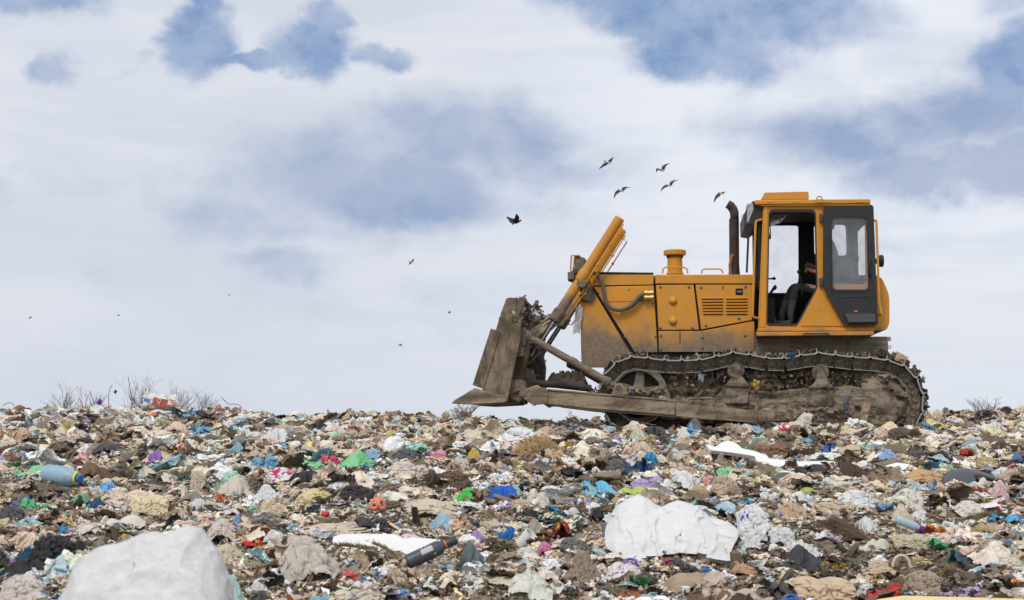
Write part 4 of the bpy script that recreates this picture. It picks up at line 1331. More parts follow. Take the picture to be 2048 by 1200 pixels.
# orange mask-like shell with openings
p = hit_ground(756, 1020); q_ = p.y / FPX
m = MB(); n_ = 20; vs = []; fs = []
for i in range(11):
    th = math.pi * .5 * i / 10
    for k in range(n_):
        a = math.pi * k / (n_ - 1)
        vs.append((15 * q_ * math.cos(a) * math.cos(th * .9), -9 * q_ * math.sin(a) * math.cos(th) * 1.1, 24 * q_ * math.sin(th)))
for i in range(10):
    for k in range(n_ - 1):
        if (i in (2, 3, 4) and k in (4, 5, 6, 11, 12, 13)) or (i in (0, 1) and k in (8, 9)): continue
        a = i * n_ + k; fs.append((a, a + 1, a + 1 + n_, a + n_))
m.add(vs, fs); o = m.build('plastic_shell', mat_simple('coral_plastic', (230, 134, 104), .45, .15, .12)); s_ = o.modifiers.new('thick', 'SOLIDIFY'); s_.thickness = .006
o.location = p; tag(o, 'coral orange plastic shell like a mask with oval openings', 'plastic shell'); clear_round(o, .15)

# reed canes and sticks
cane = mat_simple('reed', (128, 88, 72), .7, 0, .2, 20)
for (u0, v0, u1, v1, r_, lab) in ((42, 1034, 196, 1024, .011, 'long reddish brown reed cane lying level at the left, upper of two'), (50, 1040, 188, 1036, .008, 'thinner reddish brown cane lying below the long one at the left'),
                             (40, 1022, 92, 983, .006, 'thin pale stalk leaning up from the left end of the canes')):
    a = hit_ground(u0, v0); b = hit_ground(u1, v1); b.y = a.y + .1
    b.z = CAMZ + (845 - v1) / FPX * b.y; a.z = CAMZ + (845 - v0) / FPX * a.y
    b.x = (u1 - 1024) / FPX * b.y
    m = MB(); pts = [a.lerp(b, t / 8) + Vector((0, 0, .008 * math.sin(t * 2))) for t in range(9)]; rs = [r_ * (1.35 if t in (2, 4, 6) else 1) for t in range(9)]
    m.tube(pts, rs, 7); o = m.build('reed_cane', cane); tag(o, lab, 'cane')
    HERO_POS.append(((a.x + b.x) / 2, a.y, abs(b.x - a.x), .1))


def branch(name, p0, p1, label, cat, seed, mat, twigs=60, lt=.12, spread=1.0, r0=.008, bow=.04):
    r = random.Random(seed)
    m = MB(); p0 = Vector(p0); p1 = Vector(p1); d = p1 - p0
    pts = [p0.lerp(p1, t / 8) + Vector((0, 0, bow * math.sin(math.pi * t / 8))) for t in range(9)]
    m.tube(pts, [r0 * (1 - .08 * t) for t in range(9)], 6)
    side = d.cross(Vector((0, 0, 1))).normalized(); dn = d.normalized()
    for k in range(twigs):
        t = r.random(); i = min(7, int(t * 8)); p = pts[i].lerp(pts[i + 1], t * 8 - i)
        s = r.choice((-1, 1)); v = (dn * r.uniform(.5, 1.0) + side * s * r.uniform(.3, 1) * spread + Vector((0, 0, r.uniform(-.1, .8) * spread))).normalized() * lt * r.uniform(.5, 1.2) * (1.15 - t * .6)
        e = p + v; w = Vector((r.uniform(-1, 1), r.uniform(-1, 1), r.uniform(-1, 1))) * .003
        m.add([p - w, p + w, e + w * .3, p.lerp(e, .5) + Vector((0, 0, .004))], [(0, 1, 3), (1, 2, 3), (0, 3, 2)])
        if r.random() < .4:
            q0 = p.lerp(e, .4); e2 = q0 + (v + Vector((r.uniform(-1, 1), r.uniform(-1, 1), r.uniform(0, 1))) * lt * .5) * .6
            m.add([q0 - w, q0 + w, e2], [(0, 1, 2)])
    o = m.build(name, mat, None, smooth=False)
    tag(o, label, cat)
    return o


fir = mat_simple('dry_fir', (118, 104, 72), .9, 0, .2, 20)
twm = mat_simple('dry_twigs', (108, 90, 72), .9, 0, .2, 20)
def gp(u, v, dz=0.0):
    p = hit_ground(u, v); return (p.x, p.y, p.z + dz)
def lift_pt(u, v, y): return Vector(((u - 1024) / FPX * y * 1.0, y, CAMZ + (845 - v) / FPX * y))
y_ = hit_ground(745, 1128).y
branch('fir_branch', lift_pt(806, 1126, y_), lift_pt(676, 1088, y_ + .2), 'dry fir branch lying across the lower edge of the white foam slab', 'branch', 3, fir, 320, .07, .6, .009, .03)
branch('fir_branch', lift_pt(812, 1128, y_ - .1), lift_pt(752, 1086, y_), 'short upright fir twig crossing the lying fir branch', 'branch', 4, fir, 160, .06, .5, .006, .02)
y_ = hit_ground(1690, 1086).y
for k, (a, b, lab) in enumerate((((1730, 1086), (1640, 1060), 'bare brown twig bundle left of the white folded sheet'), ((1735, 1078), (1650, 1048), 'thin bare twigs rising above the twig bundle at the right'))):
    branch('twig_bundle', lift_pt(*a, y_ - .1 * k), lift_pt(*b, y_ + .25), lab, 'twigs', 20 + k, twm, 220, .16, .6, .006, .03)
y_ = hit_ground(1950, 1062).y
branch('fir_branch', lift_pt(1905, 1062, y_), lift_pt(1990, 1034, y_ + .2), 'dry brown fir branch near the right edge under a plump off-white bag', 'branch', 31, fir, 420, .09, .8, .008, .05)
y_ = hit_ground(990, 1120).y
branch('fir_branch', lift_pt(960, 1128, y_), lift_pt(1022, 1094, y_ + .2), 'green-brown fir sprig right of the magenta packet', 'branch', 32, mat_simple('green_fir', (92, 92, 58), .9), 260, .07, .9, .006, .04)

# heap of straw
def straw(u0, u1, v0, v1, n, seed, label):
    r = random.Random(seed); c = hit_ground((u0 + u1) / 2, v1 - 3); q = c.y / FPX
    W = (u1 - u0) * q; Hh = (v1 - v0) * q * .9
    m = MB()
    for k in range(n):
        a = r.uniform(0, 6.28); rr = math.sqrt(r.random())
        x = math.cos(a) * rr * W / 2; y = math.sin(a) * rr * W * .4; z = Hh * (1 - rr ** 2) * r.uniform(.5, 1.05)
        d = Vector((r.gauss(0, 1), r.gauss(0, .8), r.gauss(0, .45))).normalized() * r.uniform(.05, .12); w = Vector((r.uniform(-1, 1), 0, r.uniform(-1, 1))).normalized() * .004
        p = Vector((x, y, z)); mid = p + d * .5 + Vector((0, 0, .012))
        m.add([p - w, p + w, mid + w, mid - w, p + d], [(0, 1, 2, 3), (3, 2, 4)])
    o = m.build('straw_heap', mat_simple('straw', (196, 168, 124), .85, .1, .35, 8), None, smooth=False)
    o.location = c; tag(o, label, 'straw'); clear_round(o, W)
    o['kind'] = 'stuff'


straw(1030, 1118, 874, 914, 1500, 5, 'heap of pale straw lying left of centre below the blade')

# long black plastic moulding (vehicle trim)
c = hit_ground(1950, 974); q = c.y / FPX
W = 146 * q
m = MB(); nx = 22; ny = 8; vs = []
for i in range(nx):
    t = i / (nx - 1)
    for j in range(ny):
        s_ = j / (ny - 1)
        x = -W / 2 + W * (t * (1 - .0 * s_)) + .10 * (1 - s_) * 0 + s_ * .16
        top = 38 * q * (1 - abs(t - .42) ** 1.6 * 1.7)
        z = top * math.sin(min(1, s_ * 1.15) * math.pi * .5) - .05
        y = -.25 + .5 * s_ + .08 * math.sin(t * 3)
        vs.append((x, y, max(z, -.05)))
fs = [(i * ny + j, (i + 1) * ny + j, (i + 1) * ny + j + 1, i * ny + j + 1) for i in range(nx - 1) for j in range(ny - 1) if not (i > 10 and j < 3 and i < nx - 2)]
m.add(vs, fs); o = m.build('plastic_moulding', mat_simple('black_moulding', (58, 60, 64), .45, 0, .12, 5)); s_ = o.modifiers.new('thick', 'SOLIDIFY'); s_.thickness = .012
o.location = c + Vector((0, .2, .03)); o.rotation_euler = (0, 0, .12); tag(o, 'large black plastic moulding with an arched opening near the right edge', 'plastic moulding'); clear_round(o, W, .35)

# white foam slab, cut in two lobes, and a long yellow board at the bottom right
def slab(name, outline, th, mat, label, cat, y0, y1, bev=.02):
    """outline in photo pixels at the near side; a slab leaning back"""
    pts = [Vector(((u - 1024) / FPX * y0, 0, (845 - v) / FPX * y0)) for u, v in outline]
    c = sum(pts, Vector()) / len(pts)
    m = MB(); m.prism([(p.x - c.x, p.z - c.z) for p in pts], 0, th)
    o = m.build(name, mat, None, bev); o.location = (c.x, y0, CAMZ + c.z); tag(o, label, cat)
    return o


y_ = hit_ground(780, 1104).y
fm = mat_simple('white_foam', (240, 240, 240), .6, .1, .04, 4)
o = slab('foam_slab', round_poly([(668, 1069), (690, 1062), (790, 1063), (812, 1074), (826, 1070), (872, 1074), (895, 1086), (880, 1106), (824, 1112), (760, 1104), (700, 1096), (668, 1084)], 8, 3), .22, fm, 'bright white foam slab with a notch in its top edge', 'foam slab', y_, 0)
o.rotation_euler = (math.radians(-32), 0, 0)
HERO_POS.append((o.location.x, o.location.y, .8, .3))
y_ = 7.35
o = slab('board', [(1744, 1190), (1800, 1181), (2062, 1189), (2070, 1225), (1744, 1225)], .05, mat_simple('yellow_board', (222, 204, 150), .8, 0, .25, 3), 'pale yellow flat board running along the bottom right edge', 'board', y_, 0, .008)
o.rotation_euler = (math.radians(-40), 0, 0)
HERO_POS.append((o.location.x, o.location.y, .9, .3))
for (ol, lab, nm) in (([(1409, 884), (1430, 892), (1443, 880), (1460, 876), (1476, 887), (1482, 896), (1505, 902), (1532, 914), (1530, 924), (1500, 914), (1460, 906), (1418, 900)], 'bright white film with a hump, left stretch of the long white band', 'plastic_sheet'),
                      ([(1508, 908), (1545, 915), (1600, 921), (1664, 920), (1674, 930), (1640, 937), (1590, 940), (1540, 934), (1512, 922)], 'long flat bright white film ending at the large black bag', 'plastic_sheet'),
                      ([(1741, 940), (1768, 929), (1792, 921), (1815, 925), (1838, 940), (1812, 953), (1775, 953)], 'bright white sheet left of the tan sheet', 'plastic_sheet')):
    y_ = hit_ground(sum(p[0] for p in ol) / len(ol), max(p[1] for p in ol)).y - .1
    o = slab(nm, round_poly(ol, 4, 3), .05, fm, lab, 'plastic sheet', y_, 0, .015)
    o.rotation_euler = (math.radians(-38), 0, 0); HERO_POS.append((o.location.x, o.location.y, (ol[-1][0] and (max(p[0] for p in ol) - min(p[0] for p in ol))) * y_ / FPX, .3))
# magenta packet
c = hit_ground(946, 1120); q = c.y / FPX
m = MB(); m.box(-13 * q, 13 * q, -.02, .02, 0, 27 * q); o = m.build('packet', mat_simple('magenta_print', (176, 34, 150), .4, 0, .1), None, .006); o.location = c; o.rotation_euler = (.1, .18, .3)
tag(o, 'upright magenta packet between the bottle neck and a fir sprig', 'packet'); clear_round(o, .15)
m = MB(); m.box(-12 * q, 12 * q, -.022, -.0205, 21 * q, 25 * q); m.build('print_band', wm, o, smooth=False)
# beige tub cap
c = hit_ground(1085, 942); q = c.y / FPX
m = MB(); m.lathe((0, 0, 0), (0, -.6, 1), [(4.2 * q, 0), (4.4 * q, .01), (4.4 * q, .05), (4 * q, .055)], 16); o = m.build('cap', mat_simple('black_cap', (46, 44, 46), .4)); o.location = c + Vector((0, -.1, .12)); tag(o, 'black round cap on the beige square tub', 'cap')
# handle of a sunk tub
c = hit_ground(1803, 1137); q = c.y / FPX
m = MB(); m.tube([(17 * q * math.cos(a / 10 * math.pi), 0, 22 * q * math.sin(a / 10 * math.pi)) for a in range(11)], .009, 8); o = m.build('wire_handle', mat_simple('beige_plastic', (206, 190, 166), .5)); o.location = c; tag(o, 'beige loop handle standing up from a sunk bag in the lower right', 'handle'); clear_round(o, .2)

# red-printed white sack on the rim
def text_mesh(body, size, mat, name):
    cu = bpy.data.curves.new(name, 'FONT'); cu.body = body; cu.size = size; cu.extrude = .002; cu.align_x = 'CENTER'; cu.align_y = 'CENTER'
    t = bpy.data.objects.new(name, cu); COL.objects.link(t)
    dg = bpy.context.evaluated_depsgraph_get(); me = bpy.data.meshes.new_from_object(t.evaluated_get(dg))
    COL.objects.unlink(t); bpy.data.objects.remove(t)
    me.materials.clear(); me.materials.append(mat)
    return me


c = hit_ground(318, 838); q = c.y / FPX
S = empty('printed_sack', (c.x, c.y + .1, c.z + .17))
tag(S, 'white sack with a red printed block of letters lying on the rim', 'sack')
W = 74 * q; Hh = 27 * q
g = np.linspace(0, 1, 26); h = np.linspace(0, 1, 14); U, V = np.meshgrid(g, h, indexing='ij')
X = (U - .5) * W * (1 - .15 * V) - .04 * V; Z = V * Hh + .012 * np.sin(U * 17 + V * 5) - .06 * U * V * .8; Y = .12 * V + .05 * np.sin(U * 9 + V * 3) * .5 + .03 * LA(U * 9, V * 7)
me = np_mesh('sack_front', np.stack([X, Y, Z], -1).reshape(-1, 3), grid_quads(26, 14), mat_simple('woven_white', (226, 222, 214), .7, .1, .3, 9))
so = link_mesh('sack_body', me, S); s_ = so.modifiers.new('thick', 'SOLIDIFY'); s_.thickness = .16; s_.offset = 0
redm = mat_simple('red_print', (150, 62, 46), .6, 0, .1)
m = MB(); m.box(-.13, .12, -.012, -.004, -.075, .075); rb = m.build('red_block', redm, S); rb.location = (.02, -.115, Hh * .45); rb.rotation_euler = (math.radians(-22), math.radians(10), 0)
tm = text_mesh('HO', .10, wm, 'sack_letters'); to = link_mesh('letters', tm, S); to.location = (.0, -.135, Hh * .45); to.rotation_euler = (math.radians(68), math.radians(0), 0); to.rotation_euler = (math.radians(68), math.radians(-74), 0)
m = MB(); m.box(-.06, .05, -.006, .0, -.03, .03); bb = m.build('blue_mark', mat_simple('blue_print', (50, 110, 180), .6), S); bb.location = (-.20, -.115, Hh * .62); bb.rotation_euler = (math.radians(-20), math.radians(14), 0)
for k in range(3):
    m = MB(); m.box(-.05, .06, -.006, .0, -.008, .008); bb = m.build('print_line', redm, S); bb.location = (.22 + .02 * k, -.110, Hh * (.62 - .16 * k)); bb.rotation_euler = (math.radians(-20), math.radians(14), 0)
HERO_POS.append((c.x, c.y, W, .25))

# ------------------------------------------------------------------ bulldozer
YAW = math.radians(5.45)
EX = Vector((math.cos(YAW), -math.sin(YAW), 0)); EY = Vector((math.sin(YAW), math.cos(YAW), 0))
_d = px_dir(1400, 820); _t = 20.0 / _d.y
_p = Vector((_d.x * _t, _d.y * _t, 0)) + EY * 1.45
ORG = Vector((_p.x, _p.y, CAMZ - .34))
CAMP = Vector((0, 0, CAMZ))


def DP(u, v, Y):
    """where the sight line through a photograph pixel meets the machine's lengthwise plane at offset Y: local (x, z)"""
    d = px_dir(u, v)
    t = ((ORG + EY * Y) - CAMP).dot(EY) / d.dot(EY)
    w = CAMP + d * t - ORG
    return (w.dot(EX), w.z)


def D3(u, v, Y):
    x, z = DP(u, v, Y)
    return Vector((x, Y, z))


def PX(Y): return 1.0 / (FPX / ((ORG + EY * Y) - CAMP).dot(EY))       # metres per pixel at offset Y (about)


def poly(pts, Y): return [DP(u, v, Y) for u, v in pts]


def to_world(p): return ORG + EX * p[0] + EY * p[1] + Vector((0, 0, p[2]))


def mat_paint(name='orange_paint', base=(.65, .268, .014), mud0=1.60, mudr=.62, mudamt=1.0):
    m, T, b = mat_new(name)
    tc = T.node('ShaderNodeTexCoord'); ob = tc.outputs['Object']
    sp = T.node('ShaderNodeSeparateXYZ'); T.l.new(ob, sp.inputs[0])
    n1 = T.noise(ob, 2.2, 9, .62, .3)
    n2 = T.noise(T.mapv(ob, (5, 5, 1.2)), 3, 8, .6)
    n3 = T.noise(ob, 26, 6, .65)
    col = T.mix(T.ss(n1, .35, .7), (*base, 1), (base[0] * .86, base[1] * .93, base[2] * 1.6, 1))
    # thin dust film everywhere, rubbed off in places
    dust = T.math('MULTIPLY', T.ss(n2, .38, .72), .42 * mudamt)
    col = T.mix(dust, col, (.36, .24, .13, 1))
    # dried mud thrown up from the tracks
    h = T.math('MULTIPLY_ADD', sp.outputs[2], -1.0 / mudr, mud0 / mudr)
    h = T.math('ADD', h, T.math('MULTIPLY', T.ss(sp.outputs[0], -.55, -1.75), .38))
    mask = T.math('ADD', h, T.math('MULTIPLY', n1, 1.3))
    mask = T.math('ADD', mask, T.math('MULTIPLY', n3, .5))
    mask = T.math('MULTIPLY', T.ss(mask, .72, 1.30), .93 * mudamt)
    mudc = T.mix(T.ss(n3, .3, .7), (.135, .105, .078, 1), (.235, .19, .145, 1))
    col = T.mix(mask, col, mudc)
    # chips and scratches
    ch = T.ss(T.noise(ob, 48, 5, .7, 1.0), .655, .70)
    col = T.mix(T.math('MULTIPLY', ch, .55), col, (.10, .055, .03, 1))
    T.put(b.inputs['Base Color'], col)
    rg = T.math('MULTIPLY_ADD', mask, .42, .46)
    T.put(b.inputs['Roughness'], rg)
    b.inputs['Specular IOR Level'].default_value = .4
    bp = T.node('ShaderNodeBump'); bp.inputs['Strength'].default_value = .5; bp.inputs['Distance'].default_value = .006
    T.l.new(T.math('MULTIPLY', n3, T.math('ADD', mask, .12)), bp.inputs['Height']); T.l.new(bp.outputs[0], b.inputs['Normal'])
    return m


def mat_steel(name='dirty_steel', c1=(.10, .078, .058), c2=(.21, .17, .125), shine=.0, streak=(1.5, 1.5, 14), rough=.75, bump=.006, scale=3.0, metal=0.0):
    m, T, b = mat_new(name)
    tc = T.node('ShaderNodeTexCoord'); ob = tc.outputs['Object']
    n1 = T.noise(T.mapv(ob, streak), 1.6, 8, .62)
    n2 = T.noise(ob, scale, 9, .65, .4)
    n3 = T.noise(ob, 34, 6, .65)
    f = T.math('ADD', T.math('MULTIPLY', n1, .45), T.math('ADD', T.math('MULTIPLY', n2, .35), T.math('MULTIPLY', n3, .2)))
    col = T.mix(T.ss(f, .41, .58), (*c1, 1), (*c2, 1))
    rust = T.ss(T.noise(ob, 5, 7, .6, .5), .58, .72)
    col = T.mix(T.math('MULTIPLY', rust, .35), col, (.16, .085, .04, 1))
    pale = T.ss(T.noise(ob, 7, 8, .7, 1.2), .60, .72)
    col = T.mix(T.math('MULTIPLY', pale, .30), col, (.33, .28, .22, 1))
    T.put(b.inputs['Base Color'], col)
    b.inputs['Roughness'].default_value = rough
    b.inputs['Metallic'].default_value = metal
    b.inputs['Specular IOR Level'].default_value = .35
    bp = T.node('ShaderNodeBump'); bp.inputs['Strength'].default_value = .7; bp.inputs['Distance'].default_value = bump
    T.l.new(T.math('ADD', n2, T.math('MULTIPLY', n3, .6)), bp.inputs['Height']); T.l.new(bp.outputs[0], b.inputs['Normal'])
    return m


def mat_plain(name, c, rough=.6, metal=0.0, noise=.25, scale=9, spec=.4):
    m, T, b = mat_new(name)
    tc = T.node('ShaderNodeTexCoord')
    n = T.noise(tc.outputs['Object'], scale, 7, .65)
    col = T.mix(T.math('MULTIPLY', T.ss(n, .4, .75), noise * 2), (*c, 1), tuple(min(1, x * .5 + .07) for x in c) + (1,))
    T.put(b.inputs['Base Color'], col)
    b.inputs['Roughness'].default_value = rough; b.inputs['Metallic'].default_value = metal
    b.inputs['Specular IOR Level'].default_value = spec
    return m


M['paint'] = mat_paint()
M['paint_hi'] = mat_paint('orange_paint_clean', mud0=.2, mudamt=.55)
M['paint_cyl'] = mat_paint('orange_paint_cylinder', mud0=2.0, mudr=.55)
M['steel'] = mat_steel()
M['steel_dark'] = mat_steel('dark_steel', (.035, .028, .022), (.09, .072, .055), streak=(2, 2, 2), rough=.7)
M['blade'] = mat_steel('scoured_blade_steel', (.085, .060, .038), (.27, .205, .135), streak=(4, 4, 1.6), rough=.6, scale=2.2)
M['arm'] = mat_steel('scoured_arm_steel', (.11, .080, .052), (.32, .25, .17), streak=(1.2, 1.2, 7), rough=.6)
M['worn'] = mat_plain('polished_wear_edge', (.50, .49, .48), .32, .85, .25, 14)
M['chrome'] = mat_plain('chrome_rod', (.62, .62, .64), .15, 1.0, .06, 6)
M['rust'] = mat_plain('rusty_exhaust', (.042, .022, .018), .72, .0, .35, 7)
M['rubber'] = mat_plain('black_rubber', (.019, .020, .023), .55, 0, .10, 8)
M['hose'] = mat_plain('dusty_hose', (.10, .09, .082), .7, 0, .3, 12)
M['inner'] = mat_plain('cab_lining', (.012, .012, .013), .8, 0, .06, 8)
M['brass'] = mat_plain('brass_fitting', (.55, .36, .12), .4, .6, .2, 20)
M['bolt'] = mat_plain('bolt_steel', (.16, .14, .12), .55, .4, .2, 30)
M['mud'] = mat_steel('caked_mud', (.06, .045, .033), (.29, .235, .17), streak=(2, 2, 5), rough=.95, bump=.03, scale=5)
M['mud_dark'] = mat_steel('damp_mud', (.035, .026, .02), (.11, .085, .062), streak=(3, 3, 3), rough=.95, bump=.03, scale=7)
M['seat'] = mat_plain('seat_vinyl', (.07, .07, .075), .6, 0, .1)
M['lampglass'] = mat_plain('lamp_face', (.42, .42, .44), .2, .3, .4, 8)


def mat_glass(name, fac=.12, tint=(.6, .64, .66)):
    m, T, b = mat_new(name)
    b.inputs['Base Color'].default_value = (*tint, 1); b.inputs['Roughness'].default_value = .08
    b.inputs['Specular IOR Level'].default_value = .8
    tr = T.node('ShaderNodeBsdfTransparent')
    mx = T.node('ShaderNodeMixShader')
    tc = T.node('ShaderNodeTexCoord')
    n = T.noise(tc.outputs['Object'], 3.5, 7, .6, 1.0)
    T.put(mx.inputs[0], T.math('MULTIPLY_ADD', T.ss(n, .35, .75), fac * .7, fac * .6))
    T.l.new(tr.outputs[0], mx.inputs[1]); T.l.new(b.outputs[0], mx.inputs[2])
    T.l.new(mx.outputs[0], T.n['Material Output'].inputs[0])
    return m


M['glass'] = mat_glass('window_glass', .10)
M['glass_milky'] = mat_glass('dusty_door_glass', .22, (.36, .39, .42))

DZ = empty('bulldozer', ORG, -YAW)
tag(DZ, 'old orange bulldozer with mud-caked tracks and raised blade on the heap', 'bulldozer')

# ---- body
YB = -.52
mb = MB(); mb.prism(poly([(1164, 612), (1184, 577), (1192, 552), (1506, 552), (1512, 706), (1166, 706)], -.47), -.47, .47)
body = mb.build('engine_body', M['inner'], DZ)


def panel(name, pts, y0=YB, y1=-.47, mat='paint', bevel=.006, parent=None, label=None):
    m = MB(); m.prism(poly(pts, y0), y0, y1)
    o = m.build(name, M[mat], parent or DZ, bevel)
    if label: o['label'] = label
    return o


def bolt(u, v, parent, r=2.2, Y=YB, mat='bolt'):
    p = D3(u, v, Y); q = PX(Y)
    m = MB(); m.lathe(p + Vector((0, .004, 0)), (0, -1, 0), [(r * q, 0), (r * q, .012), (r * q * .6, .018), (.001, .018)], 6)
    return m.build('bolt', M[mat], parent, smooth=False)


hf = MB()
hf.prism(poly([(1186, 571), (1191, 549), (1307.5, 549), (1307.5, 569)], YB), YB, .52)
hood_f = hf.build('front_hood', M['paint'], DZ, .012)
hr = MB(); hr.prism(poly([(1310, 549), (1510, 549), (1511, 567.5), (1310.5, 567.5)], YB), YB, .52)
hood_r = hr.build('rear_hood', M['paint'], DZ, .012)
lid = MB(); lid.prism(poly([(1188, 543.5), (1307, 545), (1307, 547), (1190, 547)], -.46), -.46, .46)
lid.build('radiator_lid', M['steel_dark'], DZ, .004)
g1 = panel('guard_plate', [(1160, 604), (1179, 575), (1183, 575), (1267, 716), (1260, 735), (1163, 735)], mat='paint')
g2 = panel('guard_plate', [(1187, 573.5), (1307, 571), (1315.5, 705), (1270, 705)], mat='paint')
g3 = panel('access_cover', [(1194, 579), (1198, 576.5), (1287, 574), (1290, 577), (1292, 590), (1306, 590), (1306, 601), (1208, 604)], y0=-.528, y1=-.521, bevel=.003)
for u, v in ((1258, 580), (1197, 586), (1306, 607), (1311, 673), (1249, 674), (1286, 700)): bolt(u, v, g2 if u > 1200 else g1)
pa = panel('engine_door', [(1312, 570), (1387, 569.5), (1398, 659.5), (1317, 660)])
pb = panel('louvred_door', [(1391, 569.5), (1510, 569.5), (1504, 640), (1402, 659)])
for u, v in ((1321, 574), (1378, 574), (1321, 656), (1385, 656)): bolt(u, v, pa, 3)
for v in (601.5, 642):
    m = MB(); p = D3(1346, v, YB); q = PX(YB) * 8.5
    m.lathe(p + Vector((0, .002, 0)), (0, -1, 0), [(q, 0), (q * .93, .018), (q * .7, .036), (q * .35, .046), (.001, .049)], 20)
    m.build('round_boss', M['paint'], pa)
for u, v in ((1402, 575), (1491, 574), (1412, 651), (1478, 637)): bolt(u, v, pb, 3)
for k in range(6):
    for (a0, a1) in ((1403 + k * .7, 1446), (1452, 1494.5)):
        v = 595 + k * 6.1
        m = MB()
        x0, z = DP(a0, v, YB); x1, _ = DP(a1, v, YB); q = PX(YB)
        h = 3.6 * q
        m.add([(x0, YB - .001, z + .0), (x1, YB - .001, z), (x1, YB - .022, z - h * .55), (x0, YB - .022, z - h * .55), (x0, YB - .001, z - h), (x1, YB - .001, z - h)],
              [(0, 1, 2, 3), (3, 2, 5, 4), (0, 3, 4), (1, 5, 2), (0, 4, 5, 1)])
        lo = m.build('louvre', M['paint'], pb, smooth=False)
        m = MB(); m.box(x0, x1, YB - .002, YB - .0005, z - h * 1.32, z - h * 1.0)
        m.build('louvre_gap', M['inner'], pb, smooth=False)
m = MB(); x0, z1 = DP(1471, 577, YB); x1, z0 = DP(1486, 590, YB); m.box(x0, x1, YB - .004, YB - .001, z0, z1)
m.build('latch_recess', M['inner'], pb, .002)
m = MB(); m.tube([D3(1474, 584, YB - .012), D3(1483, 584, YB - .012)], .018, 8); m.build('latch', M['bolt'], pb)
m = MB(); x0, z1 = DP(1445, 571.5, YB); x1, z0 = DP(1447, 579, YB); m.box(x0, x1, YB - .004, YB - .001, z0, z1); m.build('slot', M['inner'], pb, smooth=False)
lp = panel('lower_guard', [(1317, 662), (1403, 662), (1505, 642.5), (1509, 645), (1509, 704), (1318, 704)])
for u, v in ((1322, 671), (1405, 675), (1405, 696), (1322, 699), (1490, 671)): bolt(u, v, lp, 3)
m = MB(); x0, z1 = DP(1359, 662, YB); x1, z0 = DP(1361, 686, YB); m.box(x0, x1, YB - .006, YB - .001, z0, z1); m.build('seam', M['steel_dark'], lp, smooth=False)
# far side skin
m = MB(); m.prism([(x, z) for x, z in poly([(1163, 606), (1184, 575), (1506, 571), (1512, 706), (1163, 706)], YB)], .47, .52)
m.build('far_side_skin', M['paint'], DZ, .006)

# ---- chassis between the tracks
m = MB(); m.prism(poly([(1196, 704), (1780, 704), (1770, 850), (1300, 850), (1230, 800)], -.45), -.45, .45)
m.build('chassis', M['steel_dark'], DZ, .02)
m = MB(); m.prism(poly([(1510, 673), (1776, 673), (1777, 712), (1510, 712)], -.62), -.62, .62)
deck = m.build('rear_deck', M['steel'], DZ, .01)
for u, v in ((1584, 685), (1584, 693), (1696, 685), (1696, 693)):
    p = D3(u, v, -.62); q = PX(-.62) * 2.2
    m = MB(); m.lathe(p + Vector((0, .001, 0)), (0, -1, 0), [(q, 0), (q, .004), (.001, .004)], 8); m.build('bolt_hole', M['inner'], deck)
m = MB(); m.ring(D3(1779, 694, -.4), (0, 1, 0), .016, .024, .012, 14); m.build('eye', M['bolt'], deck)
m = MB(); x0, z0 = DP(1777, 682, -.5); m.box(x0, x0 + .035, -.5, -.46, z0, z0 + .06); m.build('padlock', M['brass'], deck, .004)

# ---- fuel tank
m = MB(); m.prism(poly(round_poly([(1748, 548), (1764, 556), (1779, 590), (1779, 648), (1772, 661), (1748, 661)], [0, 8, 14, 10, 5, 0], 4), -.62), -.62, .62)
m.build('fuel_tank', M['paint'], DZ, .03)
m = MB(); m.lathe(D3(1758, 522, -.55) + Vector((-.05, 0, 0)), (1, 0, 0), [(.02, 0), (.075, .03), (.085, .07), (.085, .10), (.07, .11)], 18)
m.tube([D3(1756, 548, -.5), D3(1757, 528, -.55)], .012, 6)
m.build('work_lamp', M['rubber'], DZ)

# ---- cab
YC = -.78
doorhole = round_poly([(1538, 420), (1631, 420), (1634.5, 575), (1594, 651), (1533.5, 650)], [10, 10, 8, 6, 6], 5)
winhole = round_poly([(1663, 434), (1731, 434), (1733, 569), (1664, 569)], 8, 4)
cab_outline = [(1526.5, 409), (1743, 409), (1751, 655), (1516, 655)]
m = MB(); m.prism(poly(cab_outline, YC), YC, YC + .03, [poly(doorhole, YC), poly(winhole, YC)])
cab_near = m.build('cab_side', M['paint_hi'], DZ, .004)


def inset(hole, k):
    cx = sum(p[0] for p in hole) / len(hole); cy = sum(p[1] for p in hole) / len(hole)
    return [(cx + (x - cx) * k, cy + (y - cy) * k) for x, y in hole]


# dark rubber seal round the doorway
m = MB(); m.prism(poly(inset(doorhole, 1.012), YC - .008), YC - .008, YC + .035, [poly(inset(doorhole, .965), YC - .008)])
m.build('door_seal', M['rubber'], cab_near, .003)
m = MB(); m.prism(poly([(1529, 411), (1741, 411), (1748, 654), (1519, 654)], YC + .032), YC + .032, YC + .07,
                  [poly(inset(doorhole, .985), YC + .032), poly(inset(winhole, .97), YC + .032)])
m.build('lining', M['inner'], cab_near)
m = MB(); m.prism(poly([(1640, 576), (1689, 652), (1601, 652)], YC - .012), YC - .012, YC - .0015); m.build('corner_plate', M['paint_hi'], cab_near, .003)
m = MB(); m.prism(poly([(1529, 412), (1535, 412), (1531, 654), (1519, 654)], YC - .018), YC - .018, YC - .001); m.build('post', M['paint_hi'], cab_near, .004)
m = MB(); m.ring(D3(1638.5, 617, YC - .014), (0, 1, 0), .018, .027, .006, 14); m.build('emblem_ring', M['brass'], cab_near)
m = MB(); m.prism(poly(winhole, YC + .01), YC + .012, YC + .018); m.build('rear_side_pane', M['glass'], cab_near)

